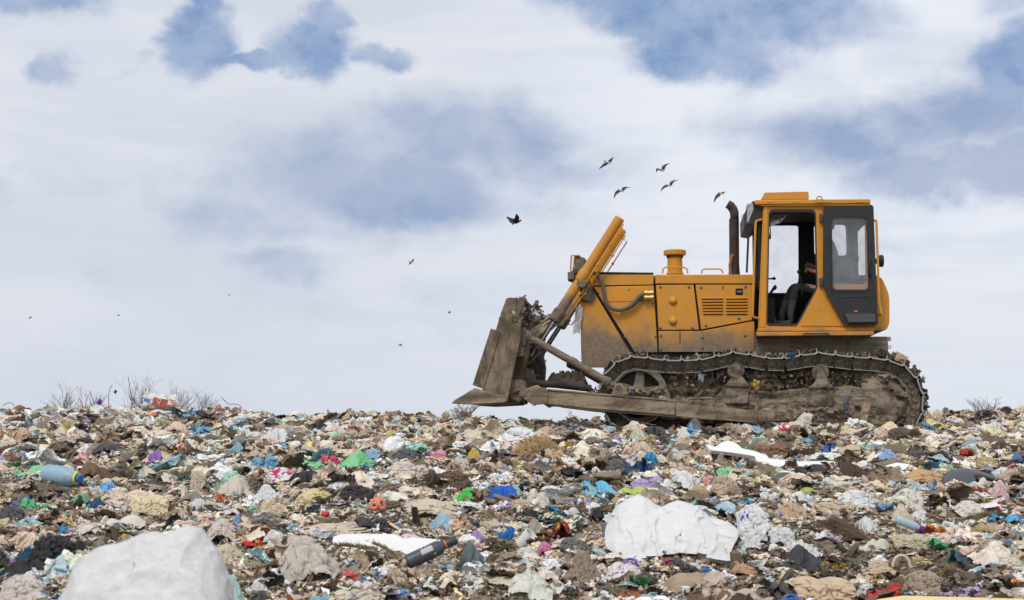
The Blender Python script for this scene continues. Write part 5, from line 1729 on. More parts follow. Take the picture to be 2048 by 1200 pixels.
YF = .78
fh1 = round_poly([(1528, 450), (1597, 450), (1597.5, 562), (1586, 587), (1527, 587)], [6, 6, 6, 6, 6], 4)
fh2 = round_poly([(1627, 449), (1692, 449), (1694, 512), (1628, 512)], 8, 4)
far_out = poly(cab_outline, YC)
m = MB(); m.prism(far_out, YF - .03, YF, [poly(fh1, YF), poly(fh2, YF)]); cab_far = m.build('cab_side', M['paint_hi'], DZ, .004)
m = MB(); m.prism([(x * 1.0, z) for x, z in poly([(1530, 412), (1740, 412), (1746, 653), (1520, 653)], YC)], YF - .08, YF - .032, [poly(inset(fh1, .985), YF - .05), poly(inset(fh2, .985), YF - .05)])
m.build('lining', M['inner'], cab_far)
m = MB(); m.prism(poly(fh1, YF), YF - .02, YF - .014); m.build('door_pane', M['glass'], cab_far)
m = MB(); m.prism(poly(fh2, YF), YF - .02, YF - .014); m.build('rear_side_pane', M['glass'], cab_far)
# front and rear walls (in the y-z plane)
xf, zf0 = DP(1518, 652, YC); _, zf1 = DP(1526, 412, YC)
xr, _ = DP(1746, 600, YC)


def wall_x(name, x0, x1, z0, z1, holes, mat):
    """wall across the machine; holes: (y0, y1, z0, z1)"""
    m = MB()
    yz = [(YC + .071, z0), (YF - .081, z0), (YF - .081, z1), (YC + .071, z1)]
    hs = [round_poly([(a, c), (b, c), (b, d), (a, d)], .05, 4) for a, b, c, d in holes]
    t = MB(); t.prism(yz, x0, x1, hs)
    m.add([(y, x, z) for x, y, z in t.v], t.f)
    return m.build(name, M[mat], DZ, .003)


zc = lambda v: DP(1640, v, YC)[1]
fw = wall_x('cab_front', xf + .02, xf + .07, zf0, zf1, [(-.60, -.06, zc(560), zc(430)), (.02, .60, zc(560), zc(430)), (-.60, -.06, zc(648), zc(575))], 'inner')
rw = wall_x('cab_rear', xr - .06, xr - .01, zf0, zf1, [(-.55, .55, zc(560), zc(440))], 'inner')
for nm, w, x, hs in (('windscreen', fw, xf + .045, [(-.60, -.06, zc(560), zc(430)), (.02, .60, zc(560), zc(430))]), ('rear_pane', rw, xr - .035, [(-.55, .55, zc(560), zc(440))])):
    for a, b, c, d in hs:
        m = MB(); m.box(x, x + .005, a, b, c, d); m.build(nm, M['glass'], w, smooth=False)
m = MB(); m.box(xf + .02, xr, YC + .07, YF - .08, zf0 - .02, zf0 + .03); m.build('cab_floor', M['inner'], DZ)
m = MB(); m.box(xf + .02, xf + .25, YC + .35, YF - .08, zf0, zc(590)); m.build('dashboard', M['inner'], DZ, .02)
m = MB(); m.box(xf + .1, xr - .1, YC + .08, YF - .09, zc(417), zc(410)); m.build('headliner', M['inner'], DZ)
# roof
m = MB(); m.prism(poly([(1510, 399.5), (1741, 398), (1741, 407), (1510, 409)], YC - .06), YC - .06, YF + .06)
roof = m.build('roof', M['paint_hi'], DZ, .012)
m = MB(); m.prism(poly([(1510, 409.6), (1741, 407.6), (1742, 411), (1526, 411.5)], YC - .045), YC - .045, YF + .045); m.build('drip_rail', M['paint_hi'], roof, .004)
m = MB(); m.prism(poly([(1522, 399), (1529, 385), (1617, 383), (1618, 398)], -.55), -.55, .55); m.build('roof_box', M['paint_hi'], roof, .012)
m = MB(); m.ring(D3(1638.5, 397.5, YC - .03), (0, 1, 0), .026, .042, .018, 20); m.box(*sum([[a] for a in (DP(1631, 400, YC)[0], DP(1646, 400, YC)[0])], []), YC - .08, YC - .061, DP(1631, 407, YC)[1], DP(1631, 400, YC)[1])
m.build('lifting_eye', M['paint_hi'], roof, .002)
for (a, b) in ((1533, 1545), (1585, 1600), (1648, 1663), (1712, 1726)):
    x0, z1 = DP(a, 402, YC - .06); x1, z0 = DP(b, 405, YC - .06)
    m = MB(); m.box(x0, x1, YC - .066, YC - .061, z0, z1); m.build('roof_rib', M['paint_hi'], roof, .003)
# lamp housing across the front of the roof
m = MB(); m.prism(poly([(1492, 419), (1506, 401), (1526, 411), (1526, 437), (1510, 451), (1493, 448)], YC + .02), YC + .02, YF - .02)
lh = m.build('lamp_housing', M['rubber'], DZ, .012)
q0 = D3(1493.0, 420, 0); q1 = D3(1493.5, 446, 0)
for ya, yb in ((YC + .06, YC + .40), (YF - .42, YF - .06)):
    m = MB(); m.box(q0.x - .035, q0.x - .002, ya, yb, q1.z + .01, q0.z - .005); m.build('roof_lamp', M['lampglass'], lh, .006)
m = MB(); m.prism(poly([(1494, 419), (1505, 404), (1507, 418), (1497, 444), (1494, 446)], YC + .012), YC + .012, YC + .02); m.build('pale_end', M['lampglass'], lh)  # paler plate on the near end of the housing
# sill and step
m = MB(); m.prism(poly([(1517, 655), (1749, 655), (1749, 662), (1516, 662)], YC - .03), YC - .03, YF); m.build('sill', M['paint'], DZ, .006)
m = MB(); m.prism(poly([(1513, 663.5), (1748, 662.5), (1748, 670.5), (1514, 672)], YC - .14), YC - .14, YC + .2)
step = m.build('step', M['paint'], DZ, .008)
m = MB(); m.tube([D3(1607, 670, YC - .15), D3(1609, 667, YC - .16), D3(1656, 667, YC - .16), D3(1658, 670, YC - .15)], .008, 6); m.build('step_handle', M['steel_dark'], step)
# opened door lying flat against the cab
YD = YC - .10
dh = round_poly([(1662.5, 432), (1733, 432), (1737, 580), (1665, 580)], 8, 5)
m = MB(); m.prism(poly(round_poly([(1647, 413.5), (1747, 410), (1756, 651), (1690, 652), (1646.5, 573)], [6, 5, 7, 8, 8], 4), YD), YD, YD + .045, [poly(dh, YD)])
door = m.build('door', M['rubber'], DZ, .008)
door['label'] = 'black door swung fully open against the cab side'
m = MB(); m.prism(poly(inset(dh, 1.05), YD - .008), YD - .008, YD - .001, [poly(inset(dh, .985), YD - .008)]); m.build('window_seal', M['rubber'], door, .003)
m = MB(); m.prism(poly(dh, YD), YD + .018, YD + .024); m.build('door_glass', M['glass_milky'], door)
m = MB(); m.prism(poly([(1674, 592), (1741, 592), (1749, 627), (1690, 627)], YD), YD - .006, YD - .001, [poly([(1678, 595), (1739, 595), (1746, 624), (1692, 624)], YD)]); m.build('panel_rim', M['rubber'], door, .002)
m = MB(); m.prism(poly([(1690, 627), (1750, 627), (1752, 644), (1696, 645)], YD - .05), YD - .05, YD - .001); m.build('door_pocket', M['seat'], door, .01)
m = MB(); x0, z1 = DP(1708, 621, YD); x1, z0 = DP(1715, 625, YD); m.box(x0, x1, YD - .004, YD - .001, z0, z1)
mm_ = mat_plain('orange_sticker', (.62, .16, .07), .5); m.build('sticker', mm_, door, smooth=False)
m = MB(); m.tube([D3(1741, 520, YD - .02), D3(1738, 530, YD - .05), D3(1738, 546, YD - .05), D3(1742, 553, YD - .02)], .012, 8); m.build('door_handle', M['inner'], door)
for v in (427, 443, 554, 570):
    pass
for v in (434.5, 563):
    m = MB(); x0, z1 = DP(1639.5, v - 8, YD); x1, z0 = DP(1646.5, v + 8, YD); m.box(x0, x1, YC - .055, YC - .003, z0, z1); m.build('hinge', M['seat'], door, .006)


def rail(name, pts, Y, r=.016, mat='paint_hi', parent=None):
    m = MB(); m.tube([D3(u, v, Y + (e if e else 0)) for u, v, e in pts], r, 8)
    return m.build(name, M[mat], parent or DZ)


rail('grab_rail', [(1523, 439, .09), (1512, 442, 0), (1511, 450, 0), (1505, 632, 0), (1507, 634, .0), (1517, 637, .1)], YC - .09)
rail('grab_rail', [(1744, 441, .09), (1752.5, 441, 0), (1753, 446, 0), (1758, 600, 0), (1763, 627, 0), (1756, 631, .08)], YC - .09)
rail('grab_rail', [(1510, 456, 0), (1498, 460, 0), (1497, 466, 0), (1493.5, 545, 0)], YF + .07, .016, 'steel_dark')
rail('hood_rail', [(1403, 547, 0), (1404, 541, 0), (1408, 538, 0), (1440, 538, 0), (1444, 541, 0), (1446, 547, 0)], -.35, .011)
rail('hood_rail', [(1325, 547, 0), (1326, 538, 0), (1331, 534.5, 0), (1368, 534.5, 0), (1374, 538, 0), (1375.5, 547, 0)], -.30, .011)
# air cleaner
q = PX(-.1); b0 = D3(1350, 549, -.1)
hh = lambda v: (549 - v) * q
m = MB(); m.lathe(b0, (0, 0, 1), [(15 * q, -.02), (15 * q, hh(512))], 28)
ac = m.build('air_cleaner', M['paint_hi'], DZ)
m = MB(); m.lathe(b0, (0, 0, 1), [(17 * q, hh(511)), (22 * q, hh(510)), (22.3 * q, hh(508)), (22.3 * q, hh(502)), (20 * q, hh(500)), (.01, hh(499.5))], 32); m.build('cap', M['paint_hi'], ac)
m = MB()
for k in range(26):
    a = 2 * math.pi * k / 26; c = b0 + Vector((math.cos(a) * 15.6 * q, math.sin(a) * 15.6 * q, hh(512.5)))
    m.box(c.x - .008, c.x + .008, c.y - .008, c.y + .008, c.z - .022, c.z + .01)
m.build('inlet_teeth', M['steel_dark'], ac, smooth=False)
m = MB(); m.lathe(b0, (0, 0, 1), [(17 * q, 0), (17 * q, .02), (16 * q, .03)], 28); m.build('collar', M['paint_hi'], ac)
# exhaust
q = PX(-.15)
m = MB(); m.tube([D3(1468.5, 549, -.15), D3(1468.5, 528, -.15), D3(1468, 438, -.15)], [11.5 * q, 9.8 * q, 9.8 * q], 20)
ex = m.build('exhaust_stack', M['rust'], DZ)
e = MB(); pts = [(1469, 440), (1469, 432), (1468.5, 425), (1466, 418), (1461, 411.5), (1455, 408)]
e.tube([D3(u, v, -.15) for u, v in pts], [8.5 * q, 8.6 * q, 8.8 * q, 9 * q, 9 * q, 8.6 * q], 20, cap=False)
el = e.build('elbow', M['rust'], ex)
el.modifiers.new('wall', 'SOLIDIFY').thickness = .006
m = MB(); m.tube([D3(1461, 549, -.22), D3(1460, 530, -.24), D3(1464, 512, -.24), D3(1466, 510, -.2)], .022, 8)
m.build('heat_shield', mat_plain('rust_orange', (.30, .13, .06), .8), ex)

# ---- operator station
sx, sz = DP(1668, 600, 0)
m = MB(); m.box(sx - .30, sx + .22, -.26, .26, sz - .10, sz + .05); seat = m.build('seat', M['seat'], DZ, .04)
m = MB(); m.prism([(sx + .14, sz + .04), (sx + .24, sz + .04), (sx + .34, sz + .62), (sx + .24, sz + .62)], -.24, .24); m.build('seat_back', M['seat'], seat, .04)
m = MB(); m.box(sx - .22, sx + .16, -.2, .2, zf0 + .03, sz - .10); m.build('seat_base', M['inner'], seat, .02)
m = MB(); m.box(sx + .16, sx + .50, -.6, .6, zf0 + .03, zc(548)); m.build('rear_console', M['seat'], DZ, .03)
for (u, v, u2, v2, r_, nm) in ((1534, 596, 1549, 575, .022, 'lever'), (1534, 558, 1547, 557, .014, 'lever')):
    m = MB(); m.tube([D3(u, v, -.2), D3(u2, v2, -.2)], [r_ * .6, r_], 8)
    m.lathe(D3(u2, v2, -.2) - Vector((.02, 0, .0)), (1, 0, 0), [(.005, 0), (r_ * 1.6, .015), (r_ * 1.6, .04), (.005, .055)], 10)
    m.build(nm, M['inner'], DZ)
m = MB(); m.tube([D3(1605, 590, -.32), D3(1602, 560, -.32), D3(1598, 546, -.32)], .012, 8); m.lathe(D3(1598, 548, -.32), (0, 0, 1), [(.01, 0), (.03, .02), (.03, .04), (.01, .06)], 10); m.build('control_lever', M['inner'], DZ)
m = MB(); m.tube([D3(1560, 436, -.45), D3(1560, 444, -.45)], .02, 10); m.build('cab_lamp', M['lampglass'], DZ)
m = MB(); m.tube([D3(1540, 446, -.6), D3(1541, 462, -.6), D3(1540, 478, -.6)], [.006, .006, .016], 8); m.build('cord_pull', M['seat'], DZ)
m = MB(); m.prism(poly([(1541, 424), (1578, 426), (1566, 436), (1541, 446)], -.3), -.3, .2); m.build('sun_visor', M['lampglass'], DZ, .005)
m = MB(); m.prism(poly([(1545, 655), (1543, 640), (1538, 628), (1544, 626), (1552, 638), (1552, 655)], -.40), -.42, -.36); m.build('pedal', M['steel_dark'], DZ, .006)

# ---- lift cylinders
def cyl_dir(Y):
    a = D3(1239.5, 437, -.66); b = D3(1113, 634, -.66)
    a.y = Y; b.y = Y
    return a, b


def lift_cylinder(Y, near):
    a, b = cyl_dir(Y)
    ax = (b - a).normalized(); L = (b - a).length; q = PX(-.66)
    R = 10.2 * q
    m = MB(); m.lathe(a, ax, [(R * .8, -.012), (R * 1.02, .0), (R * 1.04, .10), (R, .11), (R, L * .55), (R, L)], 28)
    c = m.build('lift_cylinder', M['paint_cyl'], DZ)
    m = MB(); m.lathe(a, ax, [(R * 1.14, L * .535), (R * 1.2, L * .545), (R * 1.2, L * .625), (R * 1.14, L * .635)], 24); m.build('trunnion_band', M['paint_cyl'], c, .004)
    m = MB(); m.lathe(a, ax, [(R * 1.05, L - .12), (R * 1.25, L - .10), (R * 1.25, L + .06), (R * .8, L + .08)], 10); m.build('gland', M['steel'], c, .006)
    ea = D3(1056, 722, -.66); ea.y = Y
    m = MB(); m.lathe(b, (ea - b), [(R * .52, .0), (R * .52, (ea - b).length)], 20); m.build('rod', M['chrome'], c)
    m = MB(); m.lathe(ea + Vector((0, -.05, 0)), (0, 1, 0), [(.055, 0), (.065, .01), (.065, .09), (.055, .10)], 18); m.build('rod_eye', M['steel'], c)
    # pressure pipes along the barrel
    n = Vector((-ax.z, 0, ax.x)); n = n if n.x > 0 else -n
    off = n * (R + .022) + Vector((0, -.06, 0))
    m = MB(); m.tube([a + ax * .04 + n * R * .9 + Vector((0, -.05, 0)), a + ax * .05 + off * 1.0, a + ax * (L * .60) + off, a + ax * (L * .66) + off * .9], .011, 7)
    for t in (.24, .44):
        m.lathe(a + ax * (L * t) + off - ax * .02, ax, [(.012, 0), (.022, .005), (.022, .035), (.012, .04)], 8)
    m.build('pipe', M['paint'], c)
    off2 = n * (R + .085) + Vector((0, .02, 0))
    m = MB(); m.tube([a + ax * .10 + n * R + Vector((0, .02, 0)), a + ax * .10 + off2, a + ax * (L * .5) + off2, a + ax * (L * .97) + off2 * .85, a + ax * (L * .98) + n * R], .010, 7)
    for t in (.3, .42, .7):
        m.lathe(a + ax * (L * t) + off2 - ax * .02, ax, [(.012, 0), (.022, .005), (.022, .035), (.012, .04)], 8)
    m.build('pipe', M['paint'], c)
    return a, b, ax, R, L


lift_cylinder(-.66, True)
lift_cylinder(.62, False)
# yoke between cylinders and radiator guard
m = MB(); m.prism(poly([(1135, 561), (1142, 541), (1155, 543), (1176, 552), (1186, 573), (1178, 600), (1164, 600), (1158, 575), (1146, 565)], -.60), -.58, -.50)
m.lathe(D3(1163, 566, -.74), (0, 1, 0), [(.06, 0), (.075, .02), (.075, .22)], 16)
m.build('cylinder_yoke', M['steel'], DZ, .008)
m = MB(); m.prism(poly(round_poly([(1160, 578), (1180, 566), (1192, 590), (1182, 606), (1160, 602)], 6, 3), -.55), -.57, -.53); m.build('yoke_bracket', M['steel_dark'], DZ, .008)
m = MB(); x0, z1 = DP(1136, 545, -.62); x1, z0 = DP(1149, 560, -.62); m.box(x0, x1, -.72, -.58, z0, z1); m.lathe(D3(1150, 542, -.65), (0, 0, 1), [(.04, 0), (.04, .05), (.02, .06)], 6); m.build('yoke_cap', M['steel'], DZ, .008)
# front work lamp with guard
m = MB(); m.prism(poly([(1149, 511), (1160, 511), (1168, 520), (1170, 548), (1156, 556), (1149, 540)], -.45), -.50, -.30)
fl = m.build('front_lamp', M['steel'], DZ, .01)
m = MB(); m.tube([D3(1158, 511, -.52), D3(1143, 511, -.52), D3(1141, 542, -.52), D3(1150, 543, -.52)], .012, 6); m.tube([D3(1149, 512, -.52), D3(1146, 541, -.52)], .008, 6); m.build('lamp_guard', M['paint'], fl)
m = MB(); m.lathe(D3(1162, 528, -.4), (1, 0, 0), [(.10, 0), (.09, .05), (.03, .09), (.005, .10)], 16); m.build('lamp_bowl', M['hose'], fl)

# hoses and fittings
def spline(pts, n=8):
    out = []
    P = [pts[0]] + pts + [pts[-1]]
    for i in range(1, len(P) - 2):
        for k in range(n):
            t = k / n; a, b, c, d = P[i - 1], P[i], P[i + 1], P[i + 2]
            out.append(.5 * ((2 * b) + (c - a) * t + (2 * a - 5 * b + 4 * c - d) * t * t + (3 * b - a - 3 * c + d) * t ** 3))
    out.append(pts[-1]); return out


YH = -.60
for path, e in (([(1186, 545), (1196, 552), (1204, 566), (1208, 588), (1213, 606), (1224, 617), (1239, 620), (1254, 616), (1268, 606), (1279, 593), (1290, 587)], 0),
                ([(1239, 620), (1256, 617), (1270, 607), (1280, 599), (1291, 596)], .03)):
    m = MB(); m.tube(spline([D3(u, v, YH + e) for u, v in path], 6), .026 if e == 0 else .023, 10); m.build('hydraulic_hose', M['hose'], DZ)
for v in (585.5, 595):
    m = MB(); m.lathe(D3(1288, v, YH), (1, 0, 0), [(.028, 0), (.034, .01), (.034, .05), (.028, .055), (.028, .08), (.036, .085), (.036, .13), (.02, .14)], 8)
    m.build('hose_fitting', M['brass'], DZ, smooth=False)
m = MB(); m.tube([D3(1189, 544, YH), D3(1180, 556, YH), D3(1164, 585, YH - .05), D3(1156, 590, YH - .08)], .014, 8); m.build('feed_pipe', M['paint'], DZ)

# ---- blade
YE = -1.62
front = [(1017, 594), (1003, 622), (992, 655), (985, 695), (980, 735), (968, 775), (952, 792)]
back = [(1000, 801), (1013, 790), (1018, 740), (1024, 690), (1034, 640), (1050, 597)]
mp = poly(front + back, YE)
m = MB(); m.prism(mp, YE + .045, -YE - .045)
bl = m.build('blade', M['blade'], DZ, .006)
m = MB(); m.prism(poly(round_poly([(998, 634), (1006, 628), (1034, 628), (1043, 640), (1040, 680), (1014, 803), (1006, 803), (964, 777), (990, 700)], 3, 2), YE), YE, YE + .04)
ep = m.build('end_plate', M['blade'], bl, .008)
m = MB(); m.lathe(D3(1030, 639, YE + .002), (0, -1, 0), [(.045, 0), (.045, .006), (.03, .008), (.028, -.01), (.001, -.01)], 18); m.build('lug_hole', M['steel_dark'], ep)
m = MB(); m.prism(poly([(981.5, 657), (1001, 662), (966.5, 778), (945, 770)], YE - .02), YE - .02, YE - .001); m.build('wear_strip', M['blade'], bl, .006)
m = MB(); m.prism(poly([(902, 807), (911, 799), (949, 776), (1009, 791.5), (1013, 802), (1007, 805.5), (942, 809)], YE - .03), YE - .03, YE + .25); m.build('end_bit', M['arm'], bl, .01)
m = MB(); m.prism([(x, z) for x, z in poly([(908, 806), (950, 780), (1003, 796), (1000, 803)], YE)], YE + .26, -YE - .26); m.build('cutting_edge', M['arm'], bl, .008)
m = MB(); m.prism(poly([(902, 807), (911, 799), (949, 776), (1009, 791.5), (1007, 805.5), (942, 809)], YE), -YE - .25, -YE + .03); m.build('end_bit', M['arm'], bl, .01)
m = MB(); m.prism(poly([(998, 634), (1043, 634), (1040, 680), (1014, 803), (1006, 803), (964, 777)], YE), -YE - .04, -YE); m.build('end_plate', M['blade'], bl, .008)
# plate ear standing at the top corner
m = MB(); m.prism(poly([(1013, 596), (1051, 598), (1046, 627), (1000, 630)], YE + .06), YE + .06, YE + .09); m.build('corner_gusset', M['blade'], bl, .005)
m = MB(); m.prism(poly([(1062, 622), (1071, 600), (1077, 601), (1073, 624)], .9), .9, 1.0); m.build('spill_post', M['blade'], bl, .004)
for yy in (-1.1, -.55, .0, .55, 1.1):
    m = MB(); m.prism(poly([(1046, 605), (1052, 640), (1052, 700), (1040, 770), (1014, 798), (1018, 740), (1026, 680)], YE), yy - .03, yy + .03); m.build('back_rib', M['blade'], bl, .004)
m = MB(); m.prism(poly([(1024, 690), (1046, 694), (1044, 712), (1020, 712)], YE), YE + .1, -YE - .1); m.build('back_beam', M['blade'], bl, .006)
m = MB(); m.prism(poly([(1016, 757), (1046, 760), (1050, 776), (1014, 790)], YE), YE + .1, -YE - .1); m.build('back_beam', M['blade'], bl, .006)
for s in (-1, 1):
    Y0 = s * 1.41
    m = MB(); m.prism(poly(round_poly([(1016, 764), (1040, 768), (1050, 776), (1048, 800), (1034, 804), (1015, 790)], 3, 2), -1.41), min(Y0, Y0) - .06, Y0 + .06); m.build('hinge_bracket', M['steel'], bl, .01)
    m = MB(); m.lathe(Vector((DP(1053, 671, -1.41)[0], Y0 - .06, DP(1053, 671, -1.41)[1])), (0, 1, 0), [(.05, 0), (.075, .015), (.075, .105), (.05, .12)], 20)
    m.lathe(Vector((DP(1053, 671, -1.41)[0], Y0 - .09, DP(1053, 671, -1.41)[1])), (0, 1, 0), [(.032, 0), (.032, .02)], 12)
    m.build('brace_pivot', M['steel'], bl, .004)
    m = MB(); m.prism(poly([(1035, 660), (1052, 655), (1052, 690), (1030, 700)], -1.41), Y0 - .09, Y0 - .065); m.prism(poly([(1035, 660), (1052, 655), (1052, 690), (1030, 700)], -1.41), Y0 + .065, Y0 + .09); m.build('clevis', M['steel'], bl, .004)
    # lift lug
    Yl = s * .64
    m = MB(); m.prism(poly([(1024, 700), (1062, 710), (1066, 728), (1052, 742), (1020, 745)], -.66), Yl - .10, Yl - .06); m.prism(poly([(1024, 700), (1062, 710), (1066, 728), (1052, 742), (1020, 745)], -.66), Yl + .06, Yl + .10)
    m.build('lift_lug', M['steel_dark'], bl, .006)


def push_arm(s):
    YA0, YA1 = -1.52, -1.33
    def ys(a, b): return (a, b) if s < 0 else (-b, -a)
    m = MB(); m.prism(poly([(1096, 781), (1350, 803), (1350, 831), (1170, 817), (1095, 808.5)], YA0), *ys(YA0, YA1))
    arm = m.build('push_arm', M['arm'], DZ, .012)
    m = MB(); m.prism(poly([(1351, 806), (1512, 821), (1512, 846), (1351, 832)], YA0 + .02), *ys(YA0 + .02, YA1)); m.build('rear_section', M['arm'], arm, .01)
    m = MB(); m.prism(poly([(1096, 777.5), (1352, 800), (1352, 803), (1096, 781)], YA0 - .015), *ys(YA0 - .015, YA1 + .02)); m.build('top_flange', M['arm'], arm, .003)
    m = MB(); m.prism(poly([(1095, 809), (1170, 817.5), (1351, 832), (1351, 835), (1170, 820.5), (1095, 811)], YA0 - .015), *ys(YA0 - .015, YA1 + .02)); m.build('shaded_underside', M['steel_dark'], arm, .003)  # dark strip: the shade on the arm's underside put into the colour
    m = MB(); m.prism(poly([(1068, 812), (1046, 797), (1040, 787), (1048, 778), (1074, 769.5), (1080, 774), (1096, 779), (1095, 808), (1072, 809)], YA0 - .01), *ys(YA0 - .01, YA1)); m.build('front_shoe', M['arm'], arm, .012)
    m = MB(); m.lathe(Vector((DP(1046, 787, YA0)[0], (YA0 - .03) if s < 0 else -YA0 + .03, DP(1046, 787, YA0)[1])), (0, 1 if s < 0 else -1, 0), [(.03, 0), (.055, .015), (.055, .12)], 18); m.build('ball_pin', M['steel'], arm, .003)
    m = MB(); m.prism(poly([(1511, 811), (1514.5, 811), (1514.5, 850), (1511, 850)], YA0 - .02), *ys(YA0 - .02, YA1 + .03)); m.build('trunnion_plate', M['arm'], arm, .003)
    m = MB(); m.prism(poly([(1515, 822), (1534, 822), (1534, 845), (1515, 845)], YA0), *ys(YA0, YA1))
    c = DP(1534, 832, YA0)
    yy = ys(YA0 + .02, YA1 - .0)
    m.lathe(Vector((c[0], yy[0], c[1])), (0, 1, 0), [(.09, 0), (.11, .03), (.11, .16), (.09, .17)], 24); m.build('trunnion_cap', M['arm'], arm, .006)
    m = MB(); m.prism(poly([(1516, 835), (1533, 835), (1533, 843), (1516, 843)], YA0 - .012), *ys(YA0 - .012, YA0 - .001)); m.build('cap_plate', M['steel'], arm, .002)
    m = MB(); m.prism(poly([(1222, 790), (1226, 778), (1232, 768), (1240, 766), (1247, 772), (1258, 790)], YA0 + .04), *ys(YA0 + .04, YA1 - .04)); br = m.build('brace_bracket', M['arm'], arm, .006)
    return arm


push_arm(-1); push_arm(1)


def brace(s):
    Y0 = s * 1.42
    a = D3(1053, 671, -1.42); b = D3(1238, 776, -1.42); a.y = b.y = Y0
    ax = (b - a).normalized(); L = (b - a).length; q = PX(-1.42)
    m = MB(); r = 7.2 * q
    if s < 0:
        m.lathe(a, ax, [(r * .6, .05), (r, .14), (r * 1.02, L * .25), (r * 1.08, L * .42), (r * 1.02, L * .84)], 18)
        o = m.build('tilt_brace', M['steel'], DZ)
        m = MB(); m.lathe(a, ax, [(r * 1.05, L * .84), (r * 1.3, L * .85), (r * 1.3, L * .895), (r * 1.05, L * .90)], 14); m.build('lock_collar', M['steel'], o)
        m = MB(); m.lathe(a, ax, [(r * .85, L * .90), (r * .8, L)], 14); m.lathe(b + Vector((0, -.06, 0)), (0, 1, 0), [(.04, 0), (.055, .01), (.055, .11), (.04, .12)], 16); m.build('brace_end', M['steel'], o)
    else:
        m.lathe(a, ax, [(r * .7, .05), (r * .6, L * .33)], 16)
        o = m.build('tilt_cylinder', M['chrome'], DZ)
        m = MB(); m.lathe(a, ax, [(r * 1.3, L * .32), (r * 1.9, L * .34), (r * 1.9, L * .40), (r * 1.6, L * .41), (r * 1.6, L * .9), (r, L)], 20); m.build('barrel', M['steel_dark'], o)
    return o


brace(-1); brace(1)
# cross tubes, guards and caked mud behind the blade
m = MB(); m.tube([D3(1066, 766, -1.0), D3(1112, 769, -1.0), D3(1182, 777, -.9)], .05, 12); m.build('cross_tube', M['steel_dark'], DZ)
m = MB(); m.tube([D3(1036, 704, -.8), D3(1060, 730, -.8)], .022, 8); m.tube([D3(1058, 728, -.8), D3(1082, 703, -.8)], .018, 8); m.build('rod_guard', M['steel'], DZ)
m = MB(); m.prism(poly([(1064, 706), (1084, 704), (1090, 735), (1088, 762), (1056, 766), (1052, 744)], -.5), -.55, -.2); m.build('hydraulic_block', M['steel_dark'], DZ, .02)
m = MB(); m.prism(poly([(1040, 735), (1066, 738), (1070, 768), (1040, 765)], -1.0), -1.05, -.75); m.build('valve_block', M['steel'], DZ, .02)


def lumpy(name, x0, x1, y0, y1, z0, z1, mat, parent, seed=0, nx=90, ny=46, amp=.06):
    """a ridge of caked earth"""
    g = np.linspace(0, 1, nx); h = np.linspace(0, 1, ny)
    U, V = np.meshgrid(g, h, indexing='ij')
    X = x0 + (x1 - x0) * U; Y = y0 + (y1 - y0) * V
    prof = np.sqrt(np.clip(1 - (2 * V - 1) ** 2, 0, 1)) * np.minimum(1, np.minimum(U, 1 - U) * 8) ** .5
    Z = z0 + (z1 - z0) * prof * (1 + LA(X * 3 + seed, Y * 3) * .8) + prof * amp * (LB(X * 11 + seed, Y * 11) * 1.6 + LC(X * 28, Y * 28 + seed) * 1.2 + LA(X * 60, Y * 60) * .6)
    me = np_mesh(name, np.stack([X, Y, Z], -1).reshape(-1, 3), grid_quads(nx, ny)[:, ::-1], mat, False)
    return link_mesh(name, me, parent)


a = DP(1092, 766, -.7); b = DP(1172, 772, -.7)
lumpy('mud_heap', a[0], b[0], -.9, .3, a[1] - .02, a[1] + .09, M['mud_dark'], DZ, 3, amp=.10)
a = DP(1180, 790, -1.4); b = DP(1260, 792, -1.4)
lumpy('mud_heap', a[0] + .15, b[0] + .55, -1.34, -1.1, a[1] - .06, a[1] + .10, M['mud'], DZ, 9)

# ---- tracks
YT = -.98
q = PX(-1.18)
top = [(1293, 716), (1328, 721), (1361, 722), (1396, 721), (1430, 714), (1455, 707), (1478, 704), (1502, 711), (1535, 717), (1569, 718), (1603, 711), (1640, 705),
       (1675, 711), (1708, 715), (1742, 716)]
path = []
for k in range(12):                      # front idler, from below up over the top
    a = math.radians(100 + k * 14.5)
    path.append((1276 + 78 * math.cos(a), 789 + 78 * math.sin(a)))
path = [(u, v) for u, v in path if v > 0]
path += top
for k in range(13):
    a = math.radians(-80 + k * 14.2)
    path.append((1763 + 84 * math.cos(a), 803 + 84 * math.sin(a)))
path += [(1700, 889), (1560, 889), (1420, 886), (1320, 876)]
P2 = [Vector(DP(u, v, -1.2)) for u, v in path]
for it in range(2):                      # round the corners a little
    P2 = [(P2[i] * .75 + P2[(i + 1) % len(P2)] * .25) if h == 0 else (P2[i] * .25 + P2[(i + 1) % len(P2)] * .75) for i in range(len(P2)) for h in (0, 1)]
seg = [(P2[(i + 1) % len(P2)] - P2[i]).length for i in range(len(P2))]
TOT = sum(seg)
NS = int(round(TOT / (33.5 * q)))
pitch = TOT / NS


def at_len(s):
    s %= TOT; i = 0
    while s > seg[i]: s -= seg[i]; i += 1
    return P2[i] + (P2[(i + 1) % len(P2)] - P2[i]) * (s / seg[i])


def shoe_mesh():
    m = MB(); w = .24; p = pitch
    prof = [(-p * .52, .006), (-p * .44, -.008), (p * .30, -.008), (p * .40, .004), (p * .50, .012), (p * .515, .024), (p * .40, .018), (p * .385, .07), (p * .355, .072), (p * .33, .02),
            (p * .20, .010), (-p * .40, .010), (-p * .50, .022)]
    m.prism(prof, -w, w)
    me = m.mesh('track_shoe', [M['steel_dark'], M['worn']], False)
    # the end faces are scoured bright
    for pl_ in me.polygons:
        if abs(pl_.normal.z) > .8 and pl_.center.z > .06: pl_.material_index = 1
        if abs(pl_.normal.y) > .9: pl_.material_index = 1
    return me


